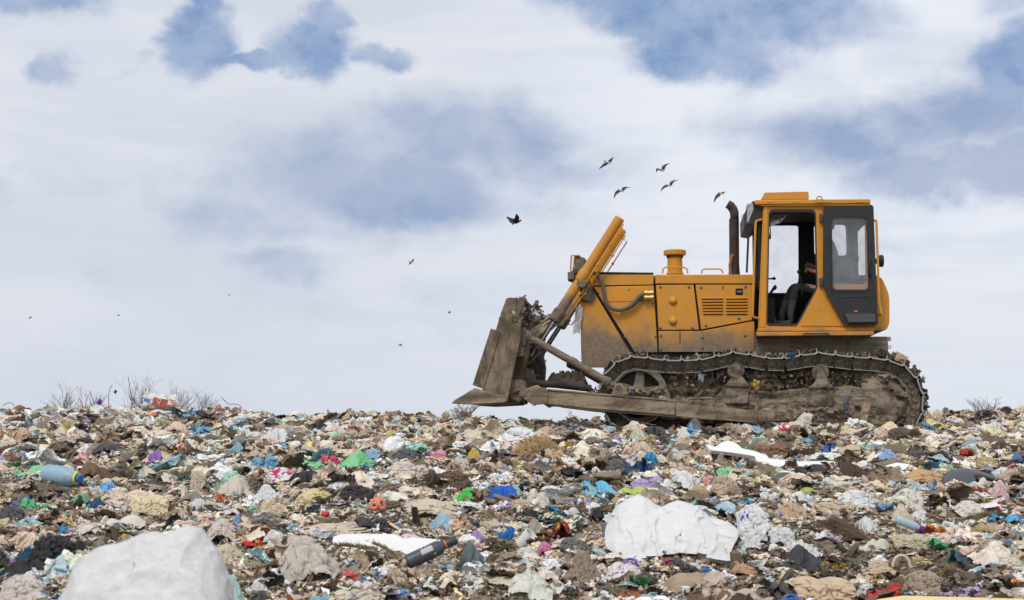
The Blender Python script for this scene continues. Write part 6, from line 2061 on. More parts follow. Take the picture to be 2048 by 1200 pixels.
def link_shape():
    m = MB(); p = pitch; h = .155
    prof = round_poly([(-p * .54, -.012), (p * .50, -.012), (p * .54, -.05), (p * .48, -h), (-p * .44, -h), (-p * .52, -.07)], .02, 3)
    m.prism(prof, -.10, -.055); m.prism(prof, .055, .10)
    for x in (-p * .25, p * .27):
        m.lathe((x, -.118, -.078), (0, 1, 0), [(.034, 0), (.045, .008), (.045, .02)], 12)
        m.lathe((x, .10, -.062), (0, 1, 0), [(.036, 0), (.036, .006), (.03, .012)], 10)
    m.lathe((p * .5, -.12, -.07), (0, 1, 0), [(.024, 0), (.024, .24)], 8)
    return m.mesh('track_link', M['mud'], True)


def rail_shape():
    m = MB(); p = pitch
    m.box(-p * .46, p * .48, -.104, .104, -.1640, -.1560)
    return m.mesh('link_rail', M['worn'], False)


SH, LK, RL = shoe_mesh(), link_shape(), rail_shape()
for s in (-1, 1):
    # track frame: beam with flange, the track's main body
    m = MB()
    yo = (-1.16, -.80) if s < 0 else (.80, 1.16)
    m.prism(poly(round_poly([(1300, 800), (1460, 792), (1700, 770), (1790, 792), (1812, 812), (1790, 846), (1330, 838)], 4, 2), -1.16), *yo)
    fr = m.build_rough('track', M['mud'], DZ, .03)
    m = MB(); m.prism(poly([(1505, 845), (1788, 845), (1790, 849), (1505, 849)], -1.19), *(yo[0] - .03, yo[1]) if s < 0 else (yo[0], yo[1] + .03)); m.build('frame_flange', M['arm'], fr, .002)
    for k in range(NS):
        a_ = at_len(k * pitch + .05); b_ = at_len((k + 1) * pitch + .05)
        c = (a_ + b_) / 2; d = (b_ - a_)
        ang = math.atan2(d.y, d.x)
        jit = random.uniform(-.03, .03)
        for nm, me in (('track_shoe', SH), ('track_link', LK), ('link_rail', RL)):
            if s > 0 and nm == 'link_rail': continue
            o = link_mesh(nm, me, fr)
            o.location = (c.x, s * .98, c.y)
            o.rotation_euler = (0, -ang + (jit if nm == 'track_shoe' else 0), 0)
    # idler wheel
    ci = D3(1276, 789, -1.1); ci.y = s * .98
    R = 58 * PX(-1.1)
    m = MB(); m.ring(ci, (0, 1, 0), R * .80, R, .20, 48); idl = m.build('idler_wheel', M['steel'], fr, .008)
    m = MB(); m.ring(ci, (0, 1, 0), R * .985, R * 1.02, .09, 48); m.build('idler_rim', M['worn'], idl)
    m = MB(); m.lathe(ci + Vector((0, -.11, 0)), (0, 1, 0), [(R * .30, 0), (R * .34, .02), (R * .34, .2), (R * .30, .22)], 24); m.build('idler_hub', M['steel'], idl, .004)
    m = MB(); m.lathe(ci + Vector((0, .05 if s < 0 else -.05, 0)), (0, -s, 0), [(R * .82, 0), (R * .82, .02), (.01, .03)], 30); m.build('dark_spoke_backing', M['steel_dark'], idl)  # added dark disc: stands for shade between the spokes, hides the sky behind
    for k in range(5):
        a = math.radians(90 + 72 * k - 6); d = Vector((math.cos(a), 0, math.sin(a))); n = Vector((-d.z, 0, d.x))
        m = MB(); w0, w1 = .075, .055
        p0 = ci + d * R * .28; p1 = ci + d * R * .84
        vs = [p + n * w * sg + Vector((0, yy, 0)) for p, w in ((p0, w0), (p1, w1)) for sg in (-1, 1) for yy in (-.05, .05)]
        m.add(vs, [(0, 1, 3, 2), (4, 6, 7, 5), (0, 4, 5, 1), (2, 3, 7, 6), (0, 2, 6, 4), (1, 5, 7, 3)]); m.build('spoke', M['steel'], idl, .01)
    # sprocket
    cs = D3(1763, 803, -1.1); cs.y = s * .98; R2 = 56 * PX(-1.1)
    m = MB(); prof = []
    for k in range(26 * 4):
        a = 2 * math.pi * k / (26 * 4); rr = R2 * (1.11 if k % 4 == 0 else (1.06 if k % 4 in (1, 3) else .99))
        prof.append((cs.x + rr * math.cos(a), cs.z + rr * math.sin(a)))
    m.prism(prof, cs.y - .035, cs.y + .035); spk = m.build('sprocket', M['steel'], fr)
    m = MB(); yb = -1 if s < 0 else 1
    m.lathe(cs + Vector((0, yb * .03, 0)), (0, yb, 0), [(R2 * .95, 0), (R2 * .93, .05), (R2 * .84, .10), (R2 * .5, .14), (R2 * .3, .19), (.01, .20)], 30)
    hub = m.build('final_drive_cover', M['mud'], fr)
    # carrier rollers on their brackets
    for (u, v) in ((1472, 741), (1641, 745)):
        c = D3(u, v, -1.1); c.y = s * .98
        m = MB(); m.lathe(c + Vector((0, -.13, 0)), (0, 1, 0), [(.08, 0), (.115, .01), (.115, .05), (.095, .055), (.095, .205), (.115, .21), (.115, .25), (.08, .26)], 26)
        ro = m.build('carrier_roller', M['steel'], fr, .003)
        m = MB(); f = lambda pts: poly(pts, -1.16)
        m.prism(f(round_poly([(u - 9, v - 11), (u + 7, v - 13), (u + 10, v + 10), (u + 25, v + 28), (u + 25, v + 66), (u - 22, v + 66), (u - 22, v + 30), (u - 9, v + 14)], 3, 2)), *((-1.19, -1.13) if s < 0 else (1.13, 1.19)))
        m.prism(f([(u - 23, v + 29), (u + 26, v + 29), (u + 26, v + 32), (u - 23, v + 32)]), *((-1.22, -1.13) if s < 0 else (1.13, 1.22)))
        m.build_rough('roller_bracket', M['mud'], ro, .022)
    # road rollers
    for u in (1330, 1390, 1450, 1510, 1568, 1622, 1684):
        c = D3(u, 857, -1.1); c.y = s * .98
        m = MB(); m.lathe(c + Vector((0, -.14, 0)), (0, 1, 0), [(.06, -.02), (.09, 0), (.135, .01), (.135, .05), (.10, .06), (.10, .22), (.135, .23), (.135, .27), (.09, .28)], 22)
        m.build('road_roller', M['steel_dark'], fr, .003)


def mud_face():
    """earth caked in between the upper and lower run, as a rough relief"""
    nx, nz = 250, 64
    U = np.linspace(1322, 1822, nx); V = np.linspace(728, 847, nz)
    co = np.zeros((nx, nz, 3))
    for i, u in enumerate(U):
        for j, v in enumerate(V):
            x, z = DP(u, v, -1.12); co[i, j] = (x, 0, z)
    UU, VV = np.meshgrid(U, V, indexing='ij')
    X, Z = co[..., 0], co[..., 2]
    depth = .90 + .10 * np.clip((VV - 770) / 25, 0, 1) + .13 * np.clip((VV - 806) / 14, 0, 1)
    r = np.hypot(UU - 1763, VV - 803)
    depth = np.maximum(depth, 1.12 + .06 * np.clip(1 - r / 55, 0, 1)) * (r < 56) + depth * (r >= 56)
    depth = depth - .5 * np.clip((r - 56) / 5, 0, 1) * (UU > 1763)
    for (bu, bw, bv) in ((1472, 24, 775), (1641, 24, 775), (1400, 45, 790), (1700, 30, 800)):
        depth += .07 * np.exp(-((UU - bu) / bw) ** 4) * np.clip((VV - bv) / 8, 0, 1) * np.clip(1 - (VV - 806) / 20, 0, 1)
    nz_ = .15 * LA(X * 4, Z * 4) + .15 * LB(X * 11, Z * 13) + .11 * LC(X * 26, Z * 30) + .07 * LA(X * 60, Z * 70)
    co[..., 1] = -(depth + nz_ * .9 - .02)
    # the dry drive side fades back before the sprocket teeth
    q_ = grid_quads(nx, nz)
    top_v = np.interp(U, [1322, 1345, 1380, 1430, 1465, 1500, 1540, 1570, 1625, 1660, 1735, 1790, 1822], [745, 746, 744, 738, 733, 736, 741, 742, 733, 736, 742, 752, 790])
    cent_u = (UU[:-1, :-1] + UU[1:, 1:]) / 2; cent_v = (VV[:-1, :-1] + VV[1:, 1:]) / 2
    rim = np.hypot(cent_u - 1763, cent_v - 803)
    idl_ = np.hypot(cent_u - 1276, cent_v - 789)
    keep = (cent_v > np.interp(cent_u[:, 0], U, top_v)[:, None]) & ((cent_u < 1763) | (rim < 57)) & (idl_ > 60) & ~((cent_u > 1700) & (rim > 57) & (cent_v < 790))
    me = np_mesh('mud_crust', co.reshape(-1, 3), q_[keep.ravel()], M['mud'], True)
    o = link_mesh('mud_crust', me, bpy.data.objects['track'])
    return o


mud_face()

# rubbish wound into the tracks and blade: film, straw and rags
def caught():
    r = np.random.default_rng(88)
    pts = []; szs = []
    for s, y0, y1 in ((-1, -1.24, -.72), (1, .72, 1.22)):
        for _ in range(1200 if s < 0 else 400):
            l_ = r.uniform(0, TOT)
            p = at_len(l_); pt = np.array([p.x, r.uniform(y0 + (.10 if s < 0 else 0), y1), p.y + r.uniform(-.0, .06)])
            if pt[2] < .3: continue
            ctr = np.array([D3(1763, 803, -1.2).x, 0, D3(1763, 803, -1.2).z])
            if pt[0] > ctr[0]:
                out = pt - ctr; out[1] = 0; pt += out / np.linalg.norm(out) * r.uniform(0, .07)
            pts.append(pt); szs.append(r.uniform(.035, .09) * (1.6 if pt[0] > ctr[0] else 1.0))
    for _ in range(1300):
        u, v = r.uniform(1330, 1800), r.uniform(745, 840)
        if 'x' in 'x' and (v > 815 or math.hypot(u - 1763, v - 803) < 50) and r.random() < .75: continue
        x, z = DP(u, v, -1.15); pts.append(np.array([x, -1.06 - .07 * np.clip((v - 800) / 15, 0, 1) - r.uniform(0, .06), z])); szs.append(r.uniform(.02, .06))
    for _ in range(260):
        u, v = r.uniform(1180, 1330), r.uniform(778, 800)
        x, z = DP(u, v, -1.3); pts.append(np.array([x, -1.28 - r.uniform(0, .1), z])); szs.append(r.uniform(.03, .08))
    for _ in range(150):
        u, v = r.uniform(1032, 1065), r.uniform(600, 770)
        x, z = DP(u + r.uniform(0, 14), v, -1.3); pts.append(np.array([x, r.uniform(-1.3, .9), z])); szs.append(r.uniform(.05, .14))
    for _ in range(60):
        u, v = r.uniform(1020, 1050), r.uniform(598, 650)
        x, z = DP(u, v, -1.45); pts.append(np.array([x + .03, r.uniform(-1.54, -1.2), z])); szs.append(r.uniform(.05, .13))
    pts = np.array([to_world(p) for p in pts]); szs = np.array(szs); n = len(pts)
    ci = r.choice([2, 4, 5, 6, 7, 7, 7, 6, 5, 7, 8, 6, 4, 1], n)
    col = PC[ci] * np.exp(r.normal(-.55, .3, (n, 1)))
    rot = r.uniform(-3, 3, (n, 3)); scl = np.stack([szs, szs, szs * .8], 1)
    node_scatter('caught_rubbish', _sh, pts, rot, scl, r.integers(0, len(_sh), n), np.clip(col, 0, 1), r.uniform(-40, 40, (n, 3)),
                 'muddy shreds of film and rags wound into the bulldozer tracks and blade', 'rubbish')


caught()

# ------------------------------------------------------------------ driver
def build_driver():
    J = {}
    def j(name, u, v, Y, r): J[name] = (D3(u, v, Y), r)
    j('pelvis', 1664, 582, 0, .15); j('waist', 1666, 556, 0, .135); j('chest', 1664, 520, 0, .16); j('neck0', 1660, 492, 0, .085); j('neck1', 1656, 480, 0, .055)
    j('head0', 1652, 468, 0, .082); j('head1', 1651, 456, 0, .10); j('crown', 1652, 445, 0, .075)
    j('nose', 1636.5, 461, 0, .012); j('earn', 1652, 460, -.095, .016); j('earf', 1652, 460, .095, .016)
    for s, t in ((-1, 'n'), (1, 'f')):
        j('sho' + t, 1664, 503, .19 * s, .070); j('elb' + t, 1662, 547, .25 * s, .050)
        j('wri' + t, 1628, 543 if s < 0 else 535, .12 * s - .06, .030)
        j('pal' + t, 1619, 541 if s < 0 else 531, .10 * s - .07, .034)
        j('hip' + t, 1658, 588, .10 * s, .095); j('kne' + t, 1592 if s < 0 else 1586, 573, .14 * s, .072)
        j('ank' + t, 1580 if s < 0 else 1562, 632, .13 * s, .056); j('hee' + t, 1583 if s < 0 else 1565, 645, .13 * s, .045); j('toe' + t, 1558 if s < 0 else 1541, 648, .14 * s, .040)
        for f in range(4):
            y = .10 * s - .07 + (f - 1.5) * .021 * 1.0
            z0 = 538 if s < 0 else 528; l_ = (1.0, 1.12, 1.05, .85)[f]
            j('f%d0%s' % (f, t), 1615.0, z0 + 1.2 * f, y, .0095); j('f%d1%s' % (f, t), 1615 - 4.5 * l_, z0 + 2.5 + 1.2 * f, y, .0088); j('f%d2%s' % (f, t), 1615 - 3.0 * l_, z0 + 6.0 + 1.2 * f, y, .0078)
        j('t0' + t, 1618, (538 if s < 0 else 528), .10 * s - .11, .011); j('t1' + t, 1613, (535 if s < 0 else 525), .10 * s - .12, .0095)
    E = [('pelvis', 'waist'), ('waist', 'chest'), ('chest', 'neck0'), ('neck0', 'neck1'), ('neck1', 'head0'), ('head0', 'head1'), ('head1', 'crown'), ('head1', 'nose'), ('head1', 'earn'), ('head1', 'earf')]
    for t in 'nf':
        E += [('chest', 'sho' + t), ('sho' + t, 'elb' + t), ('elb' + t, 'wri' + t), ('wri' + t, 'pal' + t), ('pelvis', 'hip' + t), ('hip' + t, 'kne' + t), ('kne' + t, 'ank' + t), ('ank' + t, 'hee' + t), ('hee' + t, 'toe' + t), ('pal' + t, 't0' + t), ('t0' + t, 't1' + t)]
        for f in range(4): E += [('pal' + t, 'f%d0%s' % (f, t)), ('f%d0%s' % (f, t), 'f%d1%s' % (f, t)), ('f%d1%s' % (f, t), 'f%d2%s' % (f, t))]
    names = list(J); idx = {n: i for i, n in enumerate(names)}
    base = J['pelvis'][0] + Vector((0, 0, -.1))
    wb = to_world(base)
    Rz = Matrix.Rotation(-YAW, 3, 'Z')
    co = [tuple(Rz @ (J[n][0] - base)) for n in names]
    me = bpy.data.meshes.new('driver_skeleton')
    me.from_pydata(co, [(idx[a], idx[b]) for a, b in E], [])
    o = bpy.data.objects.new('driver_tmp', me); COL.objects.link(o)
    sk = o.modifiers.new('skin', 'SKIN'); sk.use_smooth_shade = True
    lay = me.skin_vertices[0] if len(me.skin_vertices) else None
    if lay is None:
        bm = bmesh.new(); bm.from_mesh(me); bm.verts.layers.skin.verify(); bm.to_mesh(me); bm.free(); lay = me.skin_vertices[0]
    for i, n in enumerate(names):
        lay.data[i].radius = (J[n][1], J[n][1]); lay.data[i].use_root = (n == 'pelvis')
    sb = o.modifiers.new('sub', 'SUBSURF'); sb.levels = 2; sb.render_levels = 2
    bpy.context.view_layer.update()
    dg = bpy.context.evaluated_depsgraph_get()
    body = bpy.data.meshes.new_from_object(o.evaluated_get(dg))
    bpy.data.objects.remove(o)
    mats = [mat_plain('jacket_cloth', (.022, .023, .03), .9, 0, .15), mat_plain('trouser_cloth', (.028, .028, .026), .95, 0, .2), mat_plain('boot_leather', (.06, .055, .048), .7, 0, .3), mat_plain('skin', (.36, .20, .14), .5, 0, .1)]
    body.materials.clear()
    for mm in mats: body.materials.append(mm)
    P = np.array(co)
    reg = np.array([3 if (n.startswith(('head', 'crown', 'neck1', 'nose', 'ear', 'pal', 'wri', 't0', 't1')) or (n[0] == 'f' and n[1].isdigit())) else
                    2 if n.startswith(('ank', 'hee', 'toe')) else 1 if n.startswith(('hip', 'kne', 'pelvis')) else 0 for n in names])
    for pl_ in body.polygons:
        c = np.array(pl_.center); k = np.argmin(((P - c) ** 2).sum(1)); pl_.material_index = int(reg[k]); pl_.use_smooth = True
    D = link_mesh('person', body); D.location = wb
    tag(D, 'driver in dark jacket and tall boots sitting in the cab with hands on the lap', 'person')
    # hair and eyes
    hc = Rz @ (J['head1'][0] - base)
    m = MB(); m.lathe(hc + Vector((.015, 0, .0)), (.1, 0, 1), [(.100, -.01), (.112, .03), (.105, .07), (.07, .11), (.01, .125)], 20); m.build('hair', mat_plain('dark_hair', (.02, .016, .012), .8), D)
    for s in (-1, 1):
        m = MB(); m.lathe(hc + Vector((-.096, .032 * s, .004)), (-1, 0, 0), [(.004, 0), (.011, .003), (.009, .008), (.002, .011)], 10); m.build('eye', mat_plain('eye_dark', (.03, .03, .03), .2), D)


build_driver()

# ------------------------------------------------------------------ birds
bm_w = mat_plain('white_feathers', (.55, .53, .50), .8, 0, .1); bm_g = mat_plain('grey_feathers', (.035, .035, .037), .8, 0, .1); bm_k = mat_plain('black_feathers', (.012, .012, .014), .7, 0, .05); bm_n = mat_plain('dark_head', (.03, .02, .016), .7, 0, .05)


def bird(name, dist, head, tail, wings, label, cat, mats, wscale=1.0, group=None):
    """head, tail, wings in photo pixels; wings are (root, wrist, tip, depth)"""
    q = dist / FPX
    def W(p, dy=0.0):
        d = px_dir(*p); t = (dist + dy) / d.y
        return Vector((d.x * t, dist + dy, CAMZ + d.z * t))
    h = W(head); t_ = W(tail); c = h.lerp(t_, .45); ax = (t_ - h); L = ax.length; ax.normalize()
    m = MB()
    r = L * .14
    prof = [(.004, -L * .10), (r * .28, -L * .03), (r * .62, L * .02), (r * .66, L * .08), (r * .60, L * .15), (r * .95, L * .28), (r * 1.0, L * .42), (r * .75, L * .60), (r * .42, L * .76), (r * .3, L * .82), (r * .15, L * .86)]
    m.lathe(h, ax, prof, 10, 0)
    # head colour on the first rings
    nf = len(m.f)
    for i in range(nf):
        if i < 30: m.m[i] = 2
    # tail fan
    side = ax.cross(Vector((0, 1, 0))).normalized() * .35 + Vector((0, .9, 0)); side.normalize()
    a = t_ - ax * L * .22
    w = L * .13
    m.add([a - side * w * .4, a + side * w * .4, t_ + side * w, t_ + ax * L * .03, t_ - side * w, a + Vector((0, 0, .012 * L * 3))], [(0, 1, 5), (1, 2, 5), (2, 3, 5), (3, 4, 5), (4, 0, 5), (0, 4, 3, 2, 1)], 3)
    for (root, wrist, tip, dy, ch) in wings:
        R0 = W(root); R1 = W(wrist, dy * .5); R2 = W(tip, dy)
        st = []
        for k in range(9):
            tt = k / 8
            p = R0 * (1 - tt) ** 2 + R1 * (2 * tt * (1 - tt)) + R2 * tt ** 2
            cw = ch * q * wscale * 1.35 * (1.0 + .25 * math.sin(min(1, tt * 1.6) * math.pi)) * (1 - tt ** 2.2) ** .8 + .002
            st.append((p, cw))
        vs = []
        for k, (p, cw) in enumerate(st):
            tdir = (st[min(k + 1, 8)][0] - st[max(k - 1, 0)][0]).normalized()
            back = ax - tdir * ax.dot(tdir)
            if back.length < .2: back = ax
            back.normalize(); nrm = tdir.cross(back).normalized() * .012
            vs += [p - back * cw * .3, p + nrm * (1.2 - k / 8), p + back * cw * .7, p - nrm * (.4)]
        fs = []
        for k in range(8):
            o_ = 4 * k
            for j_ in range(4): fs.append((o_ + j_, o_ + (j_ + 1) % 4, o_ + 4 + (j_ + 1) % 4, o_ + 4 + j_))
        m.add(vs, fs, 1)
    o = m.build(name, mats)
    # put the origin at the body
    me = o.data
    me.transform(Matrix.Translation(-c)); o.location = c
    tag(o, label, cat, group)
    return o


gm = [bm_w, bm_g, bm_n, bm_w]
bird('gull', 80, (1208.5, 322.0), (1224.5, 328.2), [((1214, 325), (1206, 329), (1197.4, 338.6), -.3, 4.2), ((1217, 324), (1220, 319), (1227.8, 314.0), .3, 4.2)], 'gull with straight slanted wings, highest and leftmost of the five above the machine', 'bird', gm)
bird('gull', 80, (1316.5, 338.6), (1331, 343.2), [((1319, 338.5), (1313, 334), (1312.3, 345), -.5, 5), ((1324.5, 340), (1325, 328), (1340.8, 327.0), .4, 4.4)], 'gull with one wing raised and bent back, top right of the five', 'bird', gm)
bird('gull', 80, (1236.5, 378.8), (1250, 385), [((1239, 381.5), (1230, 381), (1227.4, 398.2), -.4, 4.4), ((1244, 381), (1247, 370), (1263.6, 376.6), .4, 4.0)], 'gull with arched wings, lower left of the five', 'bird', gm)
bird('gull', 80, (1333.5, 369.4), (1345.5, 373.4), [((1336, 371), (1327, 369), (1320.4, 384.0), -.4, 4.0), ((1340, 370.5), (1341, 359.5), (1358, 360.2), .4, 3.8)], 'gull with pale raised wing, the middle one right of centre', 'bird', gm)
bird('gull', 80, (1437, 384.8), (1449.5, 389.4), [((1439, 387.5), (1431, 390), (1427.2, 406), -.4, 4.6), ((1443, 386.5), (1446, 382), (1453, 385.2), .6, 3.6)], 'gull closest to the exhaust stack, wing hanging down', 'bird', gm)
km = [bm_k, bm_k, bm_k, bm_k]
bird('crow', 60, (1041.8, 440.6), (1024, 449), [((1034, 443), (1024, 440), (1013, 432.5), .4, 8), ((1033, 443), (1038, 434), (1032, 427.5), -.5, 8.5)], 'black crow flapping left of the lift cylinders', 'bird', km)
bird('gull', 110, (816.8, 522.8), (829.5, 524.6), [((821.5, 523.5), (820, 526), (817.2, 530), -.3, 3), ((823, 523.6), (824.5, 520), (827.6, 517.2), .3, 3)], 'small gull gliding with slanted wings in the open sky', 'bird', [bm_w, bm_n, bm_w, bm_w])
bird('gull', 170, (895.6, 626), (902.6, 625), [((898, 625.8), (899, 624.5), (901, 621.5), -.3, 2.2), ((899, 625.6), (898, 624), (896.8, 622.5), .3, 2)], 'distant small bird low over the rim left of the blade', 'bird', [bm_g, bm_n, bm_g, bm_g])
bird('gull', 170, (797.5, 690.6), (805.5, 690), [((800.5, 690.2), (801, 689), (803, 687.2), -.3, 2.2), ((801, 690), (799, 689.2), (798, 688), .3, 2)], 'distant small bird lowest in the sky near the centre', 'bird', [bm_g, bm_n, bm_g, bm_g])
bird('gull', 170, (57.5, 636.6), (64, 634.8), [((60, 635.5), (61, 634), (64.5, 633), -.3, 1.8), ((60.5, 635.5), (60, 634), (58, 633.6), .3, 1.8)], 'distant dark bird speck near the left edge', 'bird', [bm_n, bm_n, bm_n, bm_n])
bird('gull', 220, (234.5, 631.6), (239.5, 630.6), [((236.5, 631), (237, 630), (239.5, 628.8), -.3, 1.4), ((237, 631), (236, 630), (235, 629.4), .3, 1.4)], 'very distant pale bird speck between the left bushes and the clouds', 'bird', [bm_g, bm_g, bm_g, bm_g])
bird('gull', 220, (456.5, 590.8), (461, 589.6), [((458.5, 590.2), (459, 589), (461, 588), -.3, 1.4), ((459, 590), (458, 589.2), (457, 588.4), .3, 1.4)], 'very distant pale bird speck left of the soft grey cloud', 'bird', [bm_g, bm_g, bm_g, bm_g])

# ------------------------------------------------------------------ bare bushes and trees behind the rim
bark = mat_plain('bare_bark', (.16, .14, .12), .9, 0, .2)


def bare_plant(kind, u, vtop, wpx, dist, label, cat, seed, stems=7, depth=4, thick=1.0, vbase=None, group=None):
    r = random.Random(seed); q = dist / FPX
    x = (u - 1024) / FPX * dist * math.cos(0)
    zg = CAMZ - 7.5 if dist > 60 else float(ground(x, dist))
    ztop = CAMZ + (845 - vtop) / FPX * dist
    H = ztop - zg
    zs = CAMZ + (845 - (vbase or 838)) / FPX * dist if dist > 60 else zg    # where branching starts
    root = empty(kind, (x, dist, zg))
    trunk = MB(); crown = MB()
    def grow(mb, p, d, L, rad, n):
        e = p + d * L; mid = p.lerp(e, .5) + Vector((r.uniform(-1, 1), r.uniform(-1, 1), 0)) * L * .06
        mb.tube([p, mid, e], [rad, rad * .8, rad * .6], 3 if n < 3 else 5, cap=False)
        if n == 0: return
        for k in range(r.choice((2, 3, 3))):
            t = r.uniform(.45, 1); q0 = p.lerp(e, t)
            nd = (d + Vector((r.gauss(0, .42), r.gauss(0, .42), r.uniform(-.05, .25)))).normalized()
            grow(crown, q0, nd, L * r.uniform(.5, .75), rad * .55, n - 1)
    if dist > 60:
        trunk.tube([(0, 0, 0), (0, 0, zs - zg)], [.09 * thick, .07 * thick], 8)
        h2 = ztop - zs
        for k in range(stems):
            d = Vector((r.gauss(0, .5) * wpx / 60., r.gauss(0, .4), 1)).normalized()
            grow(crown, Vector((0, 0, zs - zg - r.uniform(0, .5))), d, h2 * r.uniform(.5, .8), .034 * thick, depth)
    else:
        for k in range(stems):
            bx = r.uniform(-.5, .5) * wpx * q * .5
            d = Vector((bx / (wpx * q) * 1.4 + r.gauss(0, .15), r.gauss(0, .2), 1)).normalized()
            grow(trunk if k < 2 else crown, Vector((bx * .5, r.uniform(-.1, .1), -.03)), d, H * r.uniform(.45, .8), .0070 * thick, depth)
    if trunk.v: trunk.build('trunk' if dist > 60 else 'stem', bark, root)
    crown.build('crown', bark, root)
    tag(root, label, cat, group)


bare_plant('bare_bush', 124, 792, 62, 27.5, 'bare bush on the left rim, leftmost and twiggy with one tall stem', 'bush', 1, 14, 3)
bare_plant('bare_bush', 183, 797, 60, 27.5, 'low dense bare bush just left of the tall weeds on the left rim', 'bush', 2, 20, 3)
bare_plant('bare_bush', 290, 782, 92, 27.5, 'largest bare bush on the left rim, behind the red-printed sack', 'bush', 3, 22, 3, 1.0)
bare_plant('bare_bush', 352, 792, 50, 27.5, 'thin bare bush right of the largest one on the left rim', 'bush', 4, 16, 3)
bare_plant('bare_bush', 402, 800, 56, 27.5, 'small bare bush right end of the row on the left rim', 'bush', 5, 14, 3)
bare_plant('bare_tree', 926, 806, 62, 75, 'bare rounded tree behind the rim under the blade tip', 'tree', 7, 12, 4, 1.2, 842)
bare_plant('bare_tree', 1970, 800, 52, 75, 'bare round-crowned tree behind the rim near the right edge', 'tree', 8, 12, 4, 1.2, 842)
bare_plant('bare_tree', 1146, 822, 16, 110, 'faint narrow bare tree far behind the push arm', 'tree', 9, 4, 3, .7, 846)
wire = mat_plain('dead_stalk', (.09, .075, .06), .9)
for k, (pts, lab) in enumerate((([(220, 818), (219, 790), (222, 776), (226, 770)], 'single tall bent weed stalk left of the largest bush'), ([(196, 818), (188, 800), (181, 782)], 'leaning straight weed stalk beside the low dense bush'),
                       ([(268, 816), (262, 780), (257, 754)], 'longest stalk rising out of the largest bush'), ([(486, 823), (482, 812), (470, 808), (458, 808), (444, 794)], 'curled wire loop rising right of the bushes'),
                       ([(34, 822), (28, 808), (18, 806), (8, 812)], 'short curled stalk at the far left of the rim'))):
    P_ = [lift_pt(u, v, 26.2) for u, v in pts]; c = P_[0].copy()
    m = MB(); m.tube([p - c for p in spline(P_, 5)], .006, 5); o = m.build('weed_stalk', wire); o.location = c; tag(o, lab, 'stalk')
for (u, v, w, c_, lab) in ((232, 784, 6, (40, 90, 180), 'tiny blue scrap of film caught on a weed stalk'), (201, 804, 9, (140, 90, 200), 'small purple film scrap snagged beside the weed stalk')):
    me = lib_mesh('sheet', 2, 'film'); o = link_mesh('plastic_scrap', me); p = lift_pt(u, v, 26.2); o.location = p; o.scale = (w * .009,) * 3; o.rotation_euler = (1.4, .5, .3); o.color = (*lin(*c_), 1); tag(o, lab, 'plastic scrap')

# rags and film caught on the machine, each hanging where the blade or track holds it
def hang(shape, k, mt, u, v, Y, w, h, c_, rot, label, cat='plastic scrap', name='plastic_scrap'):
    me = lib_mesh(shape, k % len(LIB[shape]), mt); p = to_world(D3(u, v, Y)); q = PX(Y)
    o = link_mesh(name, me); o.location = p
    o.rotation_euler = rot; o.scale = (w * q, h * q, w * q * .8); o.color = (*lin(*c_), 1); tag(o, label, cat)


R90 = math.radians(90)
hang('sheet', 3, 'film_dirty', 1037, 625, -1.50, 26, 34, (206, 196, 182), (R90, .3, 0), 'whitish rag knotted over the top corner of the blade', 'rag', 'rag')
hang('sheet', 7, 'film', 1062, 632, -.9, 34, 34, (206, 204, 204), (R90, -.4, .1), 'grey-white film bunched behind the top of the blade', 'plastic sheet', 'plastic_sheet')
hang('sheet', 9, 'film_dirty', 1072, 668, -.6, 30, 70, (176, 160, 140), (R90, .9, .1), 'beige film draped down behind the blade')
hang('sheet', 5, 'film_dirty', 1090, 640, -.4, 34, 22, (132, 104, 80), (R90, -.2, .1), 'brown rag on the blade beside the lift cylinder end', 'rag', 'rag')
hang('sheet', 2, 'film', 1042, 655, -1.45, 9, 16, (128, 108, 176), (R90, .1, 0), 'small lilac scrap pinched at the rear of the blade')
hang('sheet', 4, 'film', 1046, 690, -1.0, 14, 34, (90, 120, 150), (R90, .2, 0), 'blue-grey film strip hanging behind the blade')
hang('flat', 4, 'black_film', 1078, 725, -.8, 22, 60, (44, 44, 48), (R90, .1, 0), 'black sheet hanging between blade and lift rods', 'plastic sheet', 'plastic_sheet')
hang('sheet', 6, 'film', 1156, 640, -.55, 16, 60, (206, 206, 206), (R90, .1, 0), 'clear white film fluttering at the front edge of the engine guard', 'plastic sheet', 'plastic_sheet')
hang('sheet', 8, 'film', 1512, 768, -1.26, 15, 22, (206, 172, 60), (R90, .2, 0), 'yellow strip of film stuck in the mud of the track frame')
hang('sheet', 1, 'film', 1402, 756, -1.26, 12, 16, (140, 160, 176), (R90, .1, 0), 'pale blue scrap stuck in the mud behind the front wheel')
hang('sheet', 0, 'film', 1583, 713, -1.24, 15, 14, (40, 90, 140), (R90 * .6, .2, 0), 'blue scrap hooked on the upper run of the track')
hang('sheet', 10, 'film_dirty', 1730, 823, -1.30, 16, 44, (170, 148, 120), (R90, .2, 0), 'beige rag dangling from the rear of the track frame', 'rag', 'rag')
hang('sheet', 11, 'film', 1692, 806, -1.30, 13, 30, (98, 106, 116), (R90, .2, 0), 'grey-blue strip dangling from the mud of the track frame')
hang('flat', 5, 'card', 1801, 716, -1.1, 28, 22, (176, 156, 132), (R90 * .8, .5, 0), 'tan card flake resting on the rear top of the track', 'card', 'card_piece')
hang('sheet', 6, 'film', 1264, 782, -1.32, 14, 16, (170, 160, 190), (R90, .2, 0), 'pale lilac scrap lying on the push arm by the front wheel')
hang('sheet', 8, 'film_dirty', 1282, 784, -1.32, 24, 14, (160, 146, 126), (R90, .2, 0), 'shreds of beige film on the push arm by the front wheel')
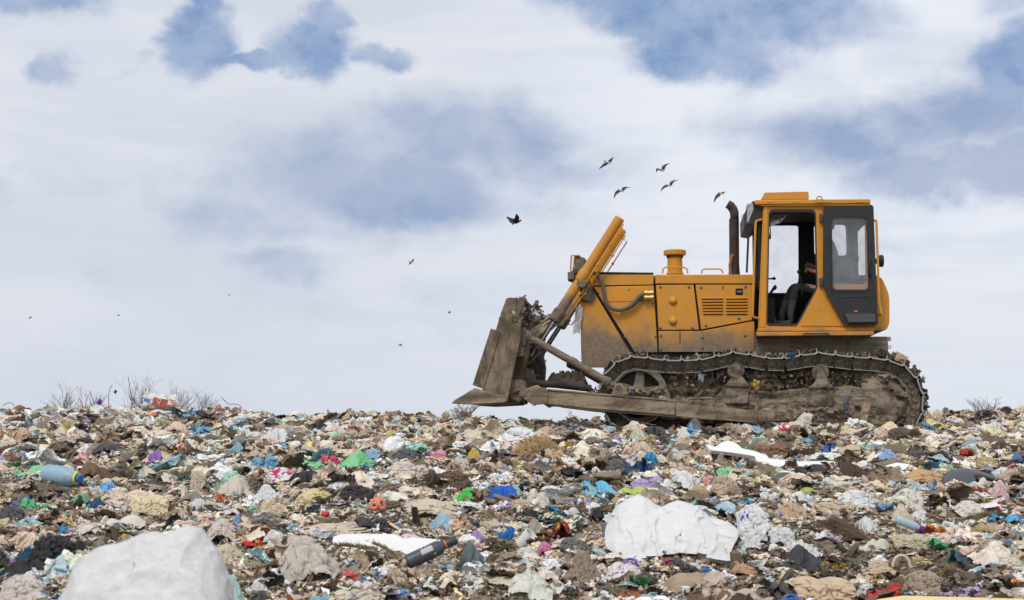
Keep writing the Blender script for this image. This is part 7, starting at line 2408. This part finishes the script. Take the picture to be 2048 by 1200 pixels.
hang('flat', 2, 'film_dirty', 1324, 797, -1.42, 14, 10, (196, 178, 146), (R90, .2, 0), 'small tan flake lying on the middle of the push arm')

# ------------------------------------------------------------------ more bags, told apart by colour, kind and what lies beside them
LM = [('the red-printed sack', 318, 830), ('the pale blue water jug', 125, 955), ('the cream sheet with the purple bag', 325, 915), ('the reed canes', 115, 1032), ('the big black bag', 100, 1100),
      ('the folded off-white tarpaulin', 470, 970), ('the mint green peaked sheet', 645, 910), ('the pink-printed packet', 565, 947), ('the cream yellow pleated pouch', 630, 992),
      ('the coral orange shell', 756, 1010), ('the bright green bag', 930, 993), ('the royal blue bag', 992, 985), ('the charcoal bottle', 872, 1108), ('the white foam slab', 780, 1085),
      ('the big dirty white bag', 620, 1118), ('the white cup', 1040, 1080), ('the giant white bag', 1350, 1045), ('the wooden post', 1472, 1122), ('the muddy grey upright bag', 1160, 1132),
      ('the straw heap', 1075, 895), ('the slate blue bag', 1270, 925), ('the white upright shard', 1389, 852), ('the grey-brown garment', 1222, 886), ('the long bright white film', 1590, 928),
      ('the blue-printed white bag', 1510, 1042), ('the black plastic moulding', 1952, 956), ('the bright white sheet', 1790, 938), ('the purple-capped bottle', 1813, 1054),
      ('the charcoal crumpled sheet', 1604, 1118), ('the yellow board', 1900, 1198), ('the khaki domed sack', 938, 860), ('the dull red lid', 1962, 1140), ('the light blue sheet', 1186, 968),
      ('the upright dark flap', 762, 828), ('the orange-yellow peaked bag', 1810, 888), ('the black and red packet', 1114, 1060), ('the teal strip', 842, 884), ('the pale pink drooping bag', 2004, 980)]
AC = [('off-white', (214, 208, 198), 9), ('beige', (198, 182, 160), 10), ('white', (230, 228, 226), 8), ('tan', (180, 154, 124), 5), ('grey', (142, 138, 134), 4), ('brown', (116, 94, 76), 3), ('black', (44, 44, 48), 3),
      ('light blue', (136, 184, 208), 3), ('blue', (60, 116, 180), 1), ('green', (86, 160, 104), 1), ('pink', (214, 160, 164), 1.5), ('cream', (212, 200, 168), 4), ('yellow', (214, 184, 92), 1), ('lilac', (172, 158, 200), .8), ('orange', (210, 132, 78), .6)]


def add_auto(n, seed=5):
    r = random.Random(seed); used = set(h[8] for h in H); done = 0; tries = 0
    placed = []
    while done < n and tries < 6000:
        tries += 1
        y = math.sqrt(r.uniform(7.6 ** 2, 21.5 ** 2)); x = r.uniform(-.345, .345) * y
        z = float(ground(x, y, False)); u = 1024 + FPX * x / y; v = 845 - (z - CAMZ) / y * FPX
        wm_ = r.uniform(.16, .50) * (1.0 if y < 14 else 1.15); w = wm_ / y * FPX; h = w * r.uniform(.32, .6)
        if v < 850 or u < 5 or u > 2043 or v > 1195: continue
        if any(max(0, min(u + w / 2, u1) - max(u - w / 2, u0)) * max(0, min(v, v1) - max(v - h, v0)) > .12 * min(w * h, (u1 - u0) * (v1 - v0)) for u0, u1, v0, v1, _ in HERO_BOX): continue
        if any(abs(u - a) < (w + c) * .40 and abs(v - b) < (h + d) * .35 for a, b, c, d in placed): continue
        nm, c, _ = r.choices(AC, [a[2] for a in AC])[0]
        shp = r.choices(['sheet', 'puff', 'pinch', 'flat'], [3, 3, 3, 2])[0]
        word = {'sheet': 'crumpled', 'puff': 'slumped', 'pinch': 'peaked', 'flat': 'spread'}[shp]
        kd = {'sheet': r.choice(['bag', 'sheet']), 'puff': 'bag', 'pinch': 'bag', 'flat': 'sheet'}[shp]
        cand = sorted(LM, key=lambda L: (L[1] - u) ** 2 + ((L[2] - v) * 1.6) ** 2)[:3]
        lab = None
        for (ln, lu, lv) in cand:
            dx, dy = u - lu, (v - lv) * 1.6
            rel = ('right of ' if dx > 0 else 'left of ') if abs(dx) > abs(dy) else ('in front of ' if dy > 0 else 'behind ')
            dd = math.hypot(dx, dy)
            near = 'just ' if dd < 75 else '' if dd < 150 else 'well '
            t = '%s %s %s %s%s%s' % (nm, word, kd, near, rel, ln)
            if t not in used: lab = t; break
        if not lab: continue
        used.add(lab)
        mt = {'black': 'black_film'}.get(nm, r.choice(['film', 'film', 'film_dirty', 'film_clean']) if nm not in ('brown',) else 'cloth')
        k = r.randrange(len(LIB[shp]))
        cc = tuple(max(0, min(255, q + r.randint(-10, 10))) for q in c)
        put_piece(NM[kd], lib_mesh(shp, k, mt), u - w / 2, u + w / 2, v - h, v, cc, lab, CT[kd], hk=.95, deep=r.uniform(.7, 1.1), rz=r.uniform(-.5, .5), tilt=r.uniform(0, .2), group=None)
        placed.append((u, v, w, h)); done += 1


add_auto(125)

# ------------------------------------------------------------------ loose litter, laid last so that it leaves the named pieces clear
scatter_layer('small_shreds', 115000, 6.0, 30, .03, .10, _sh, 'small torn shreds of film and rotted matter between the bags all over the tip', 'rubbish',
              1.5, 5, .15, .12, (.5, 1.1))
scatter_layer('torn_strips', 20000, 6.2, 30, .08, .22, _sh, 'torn strips and ribbons of pale film strewn over the tip', 'rubbish',
              1.8, 15, .2, -.15, (.4, .9))
scatter_layer('near_shreds', 48000, 6.2, 12.5, .025, .09, _sh, 'fine shreds, straw and rotted matter filling the gaps in the foreground', 'rubbish',
              1.5, 16, .15, .14, (.5, 1.1))
scatter_layer('near_litter', 10500, 6.4, 13.0, .06, .17, _sc, 'small crumpled scraps of film packed between the bags in the foreground', 'rubbish',
              1.6, 17, .12, -.05, (.45, .95))
scatter_layer('loose_litter', 40000, 6.3, 30, .08, .32, _sc, 'countless crumpled beige, white and coloured film scraps covering the tip', 'rubbish',
              2.4, 6, .12, -.15, (.45, .95))
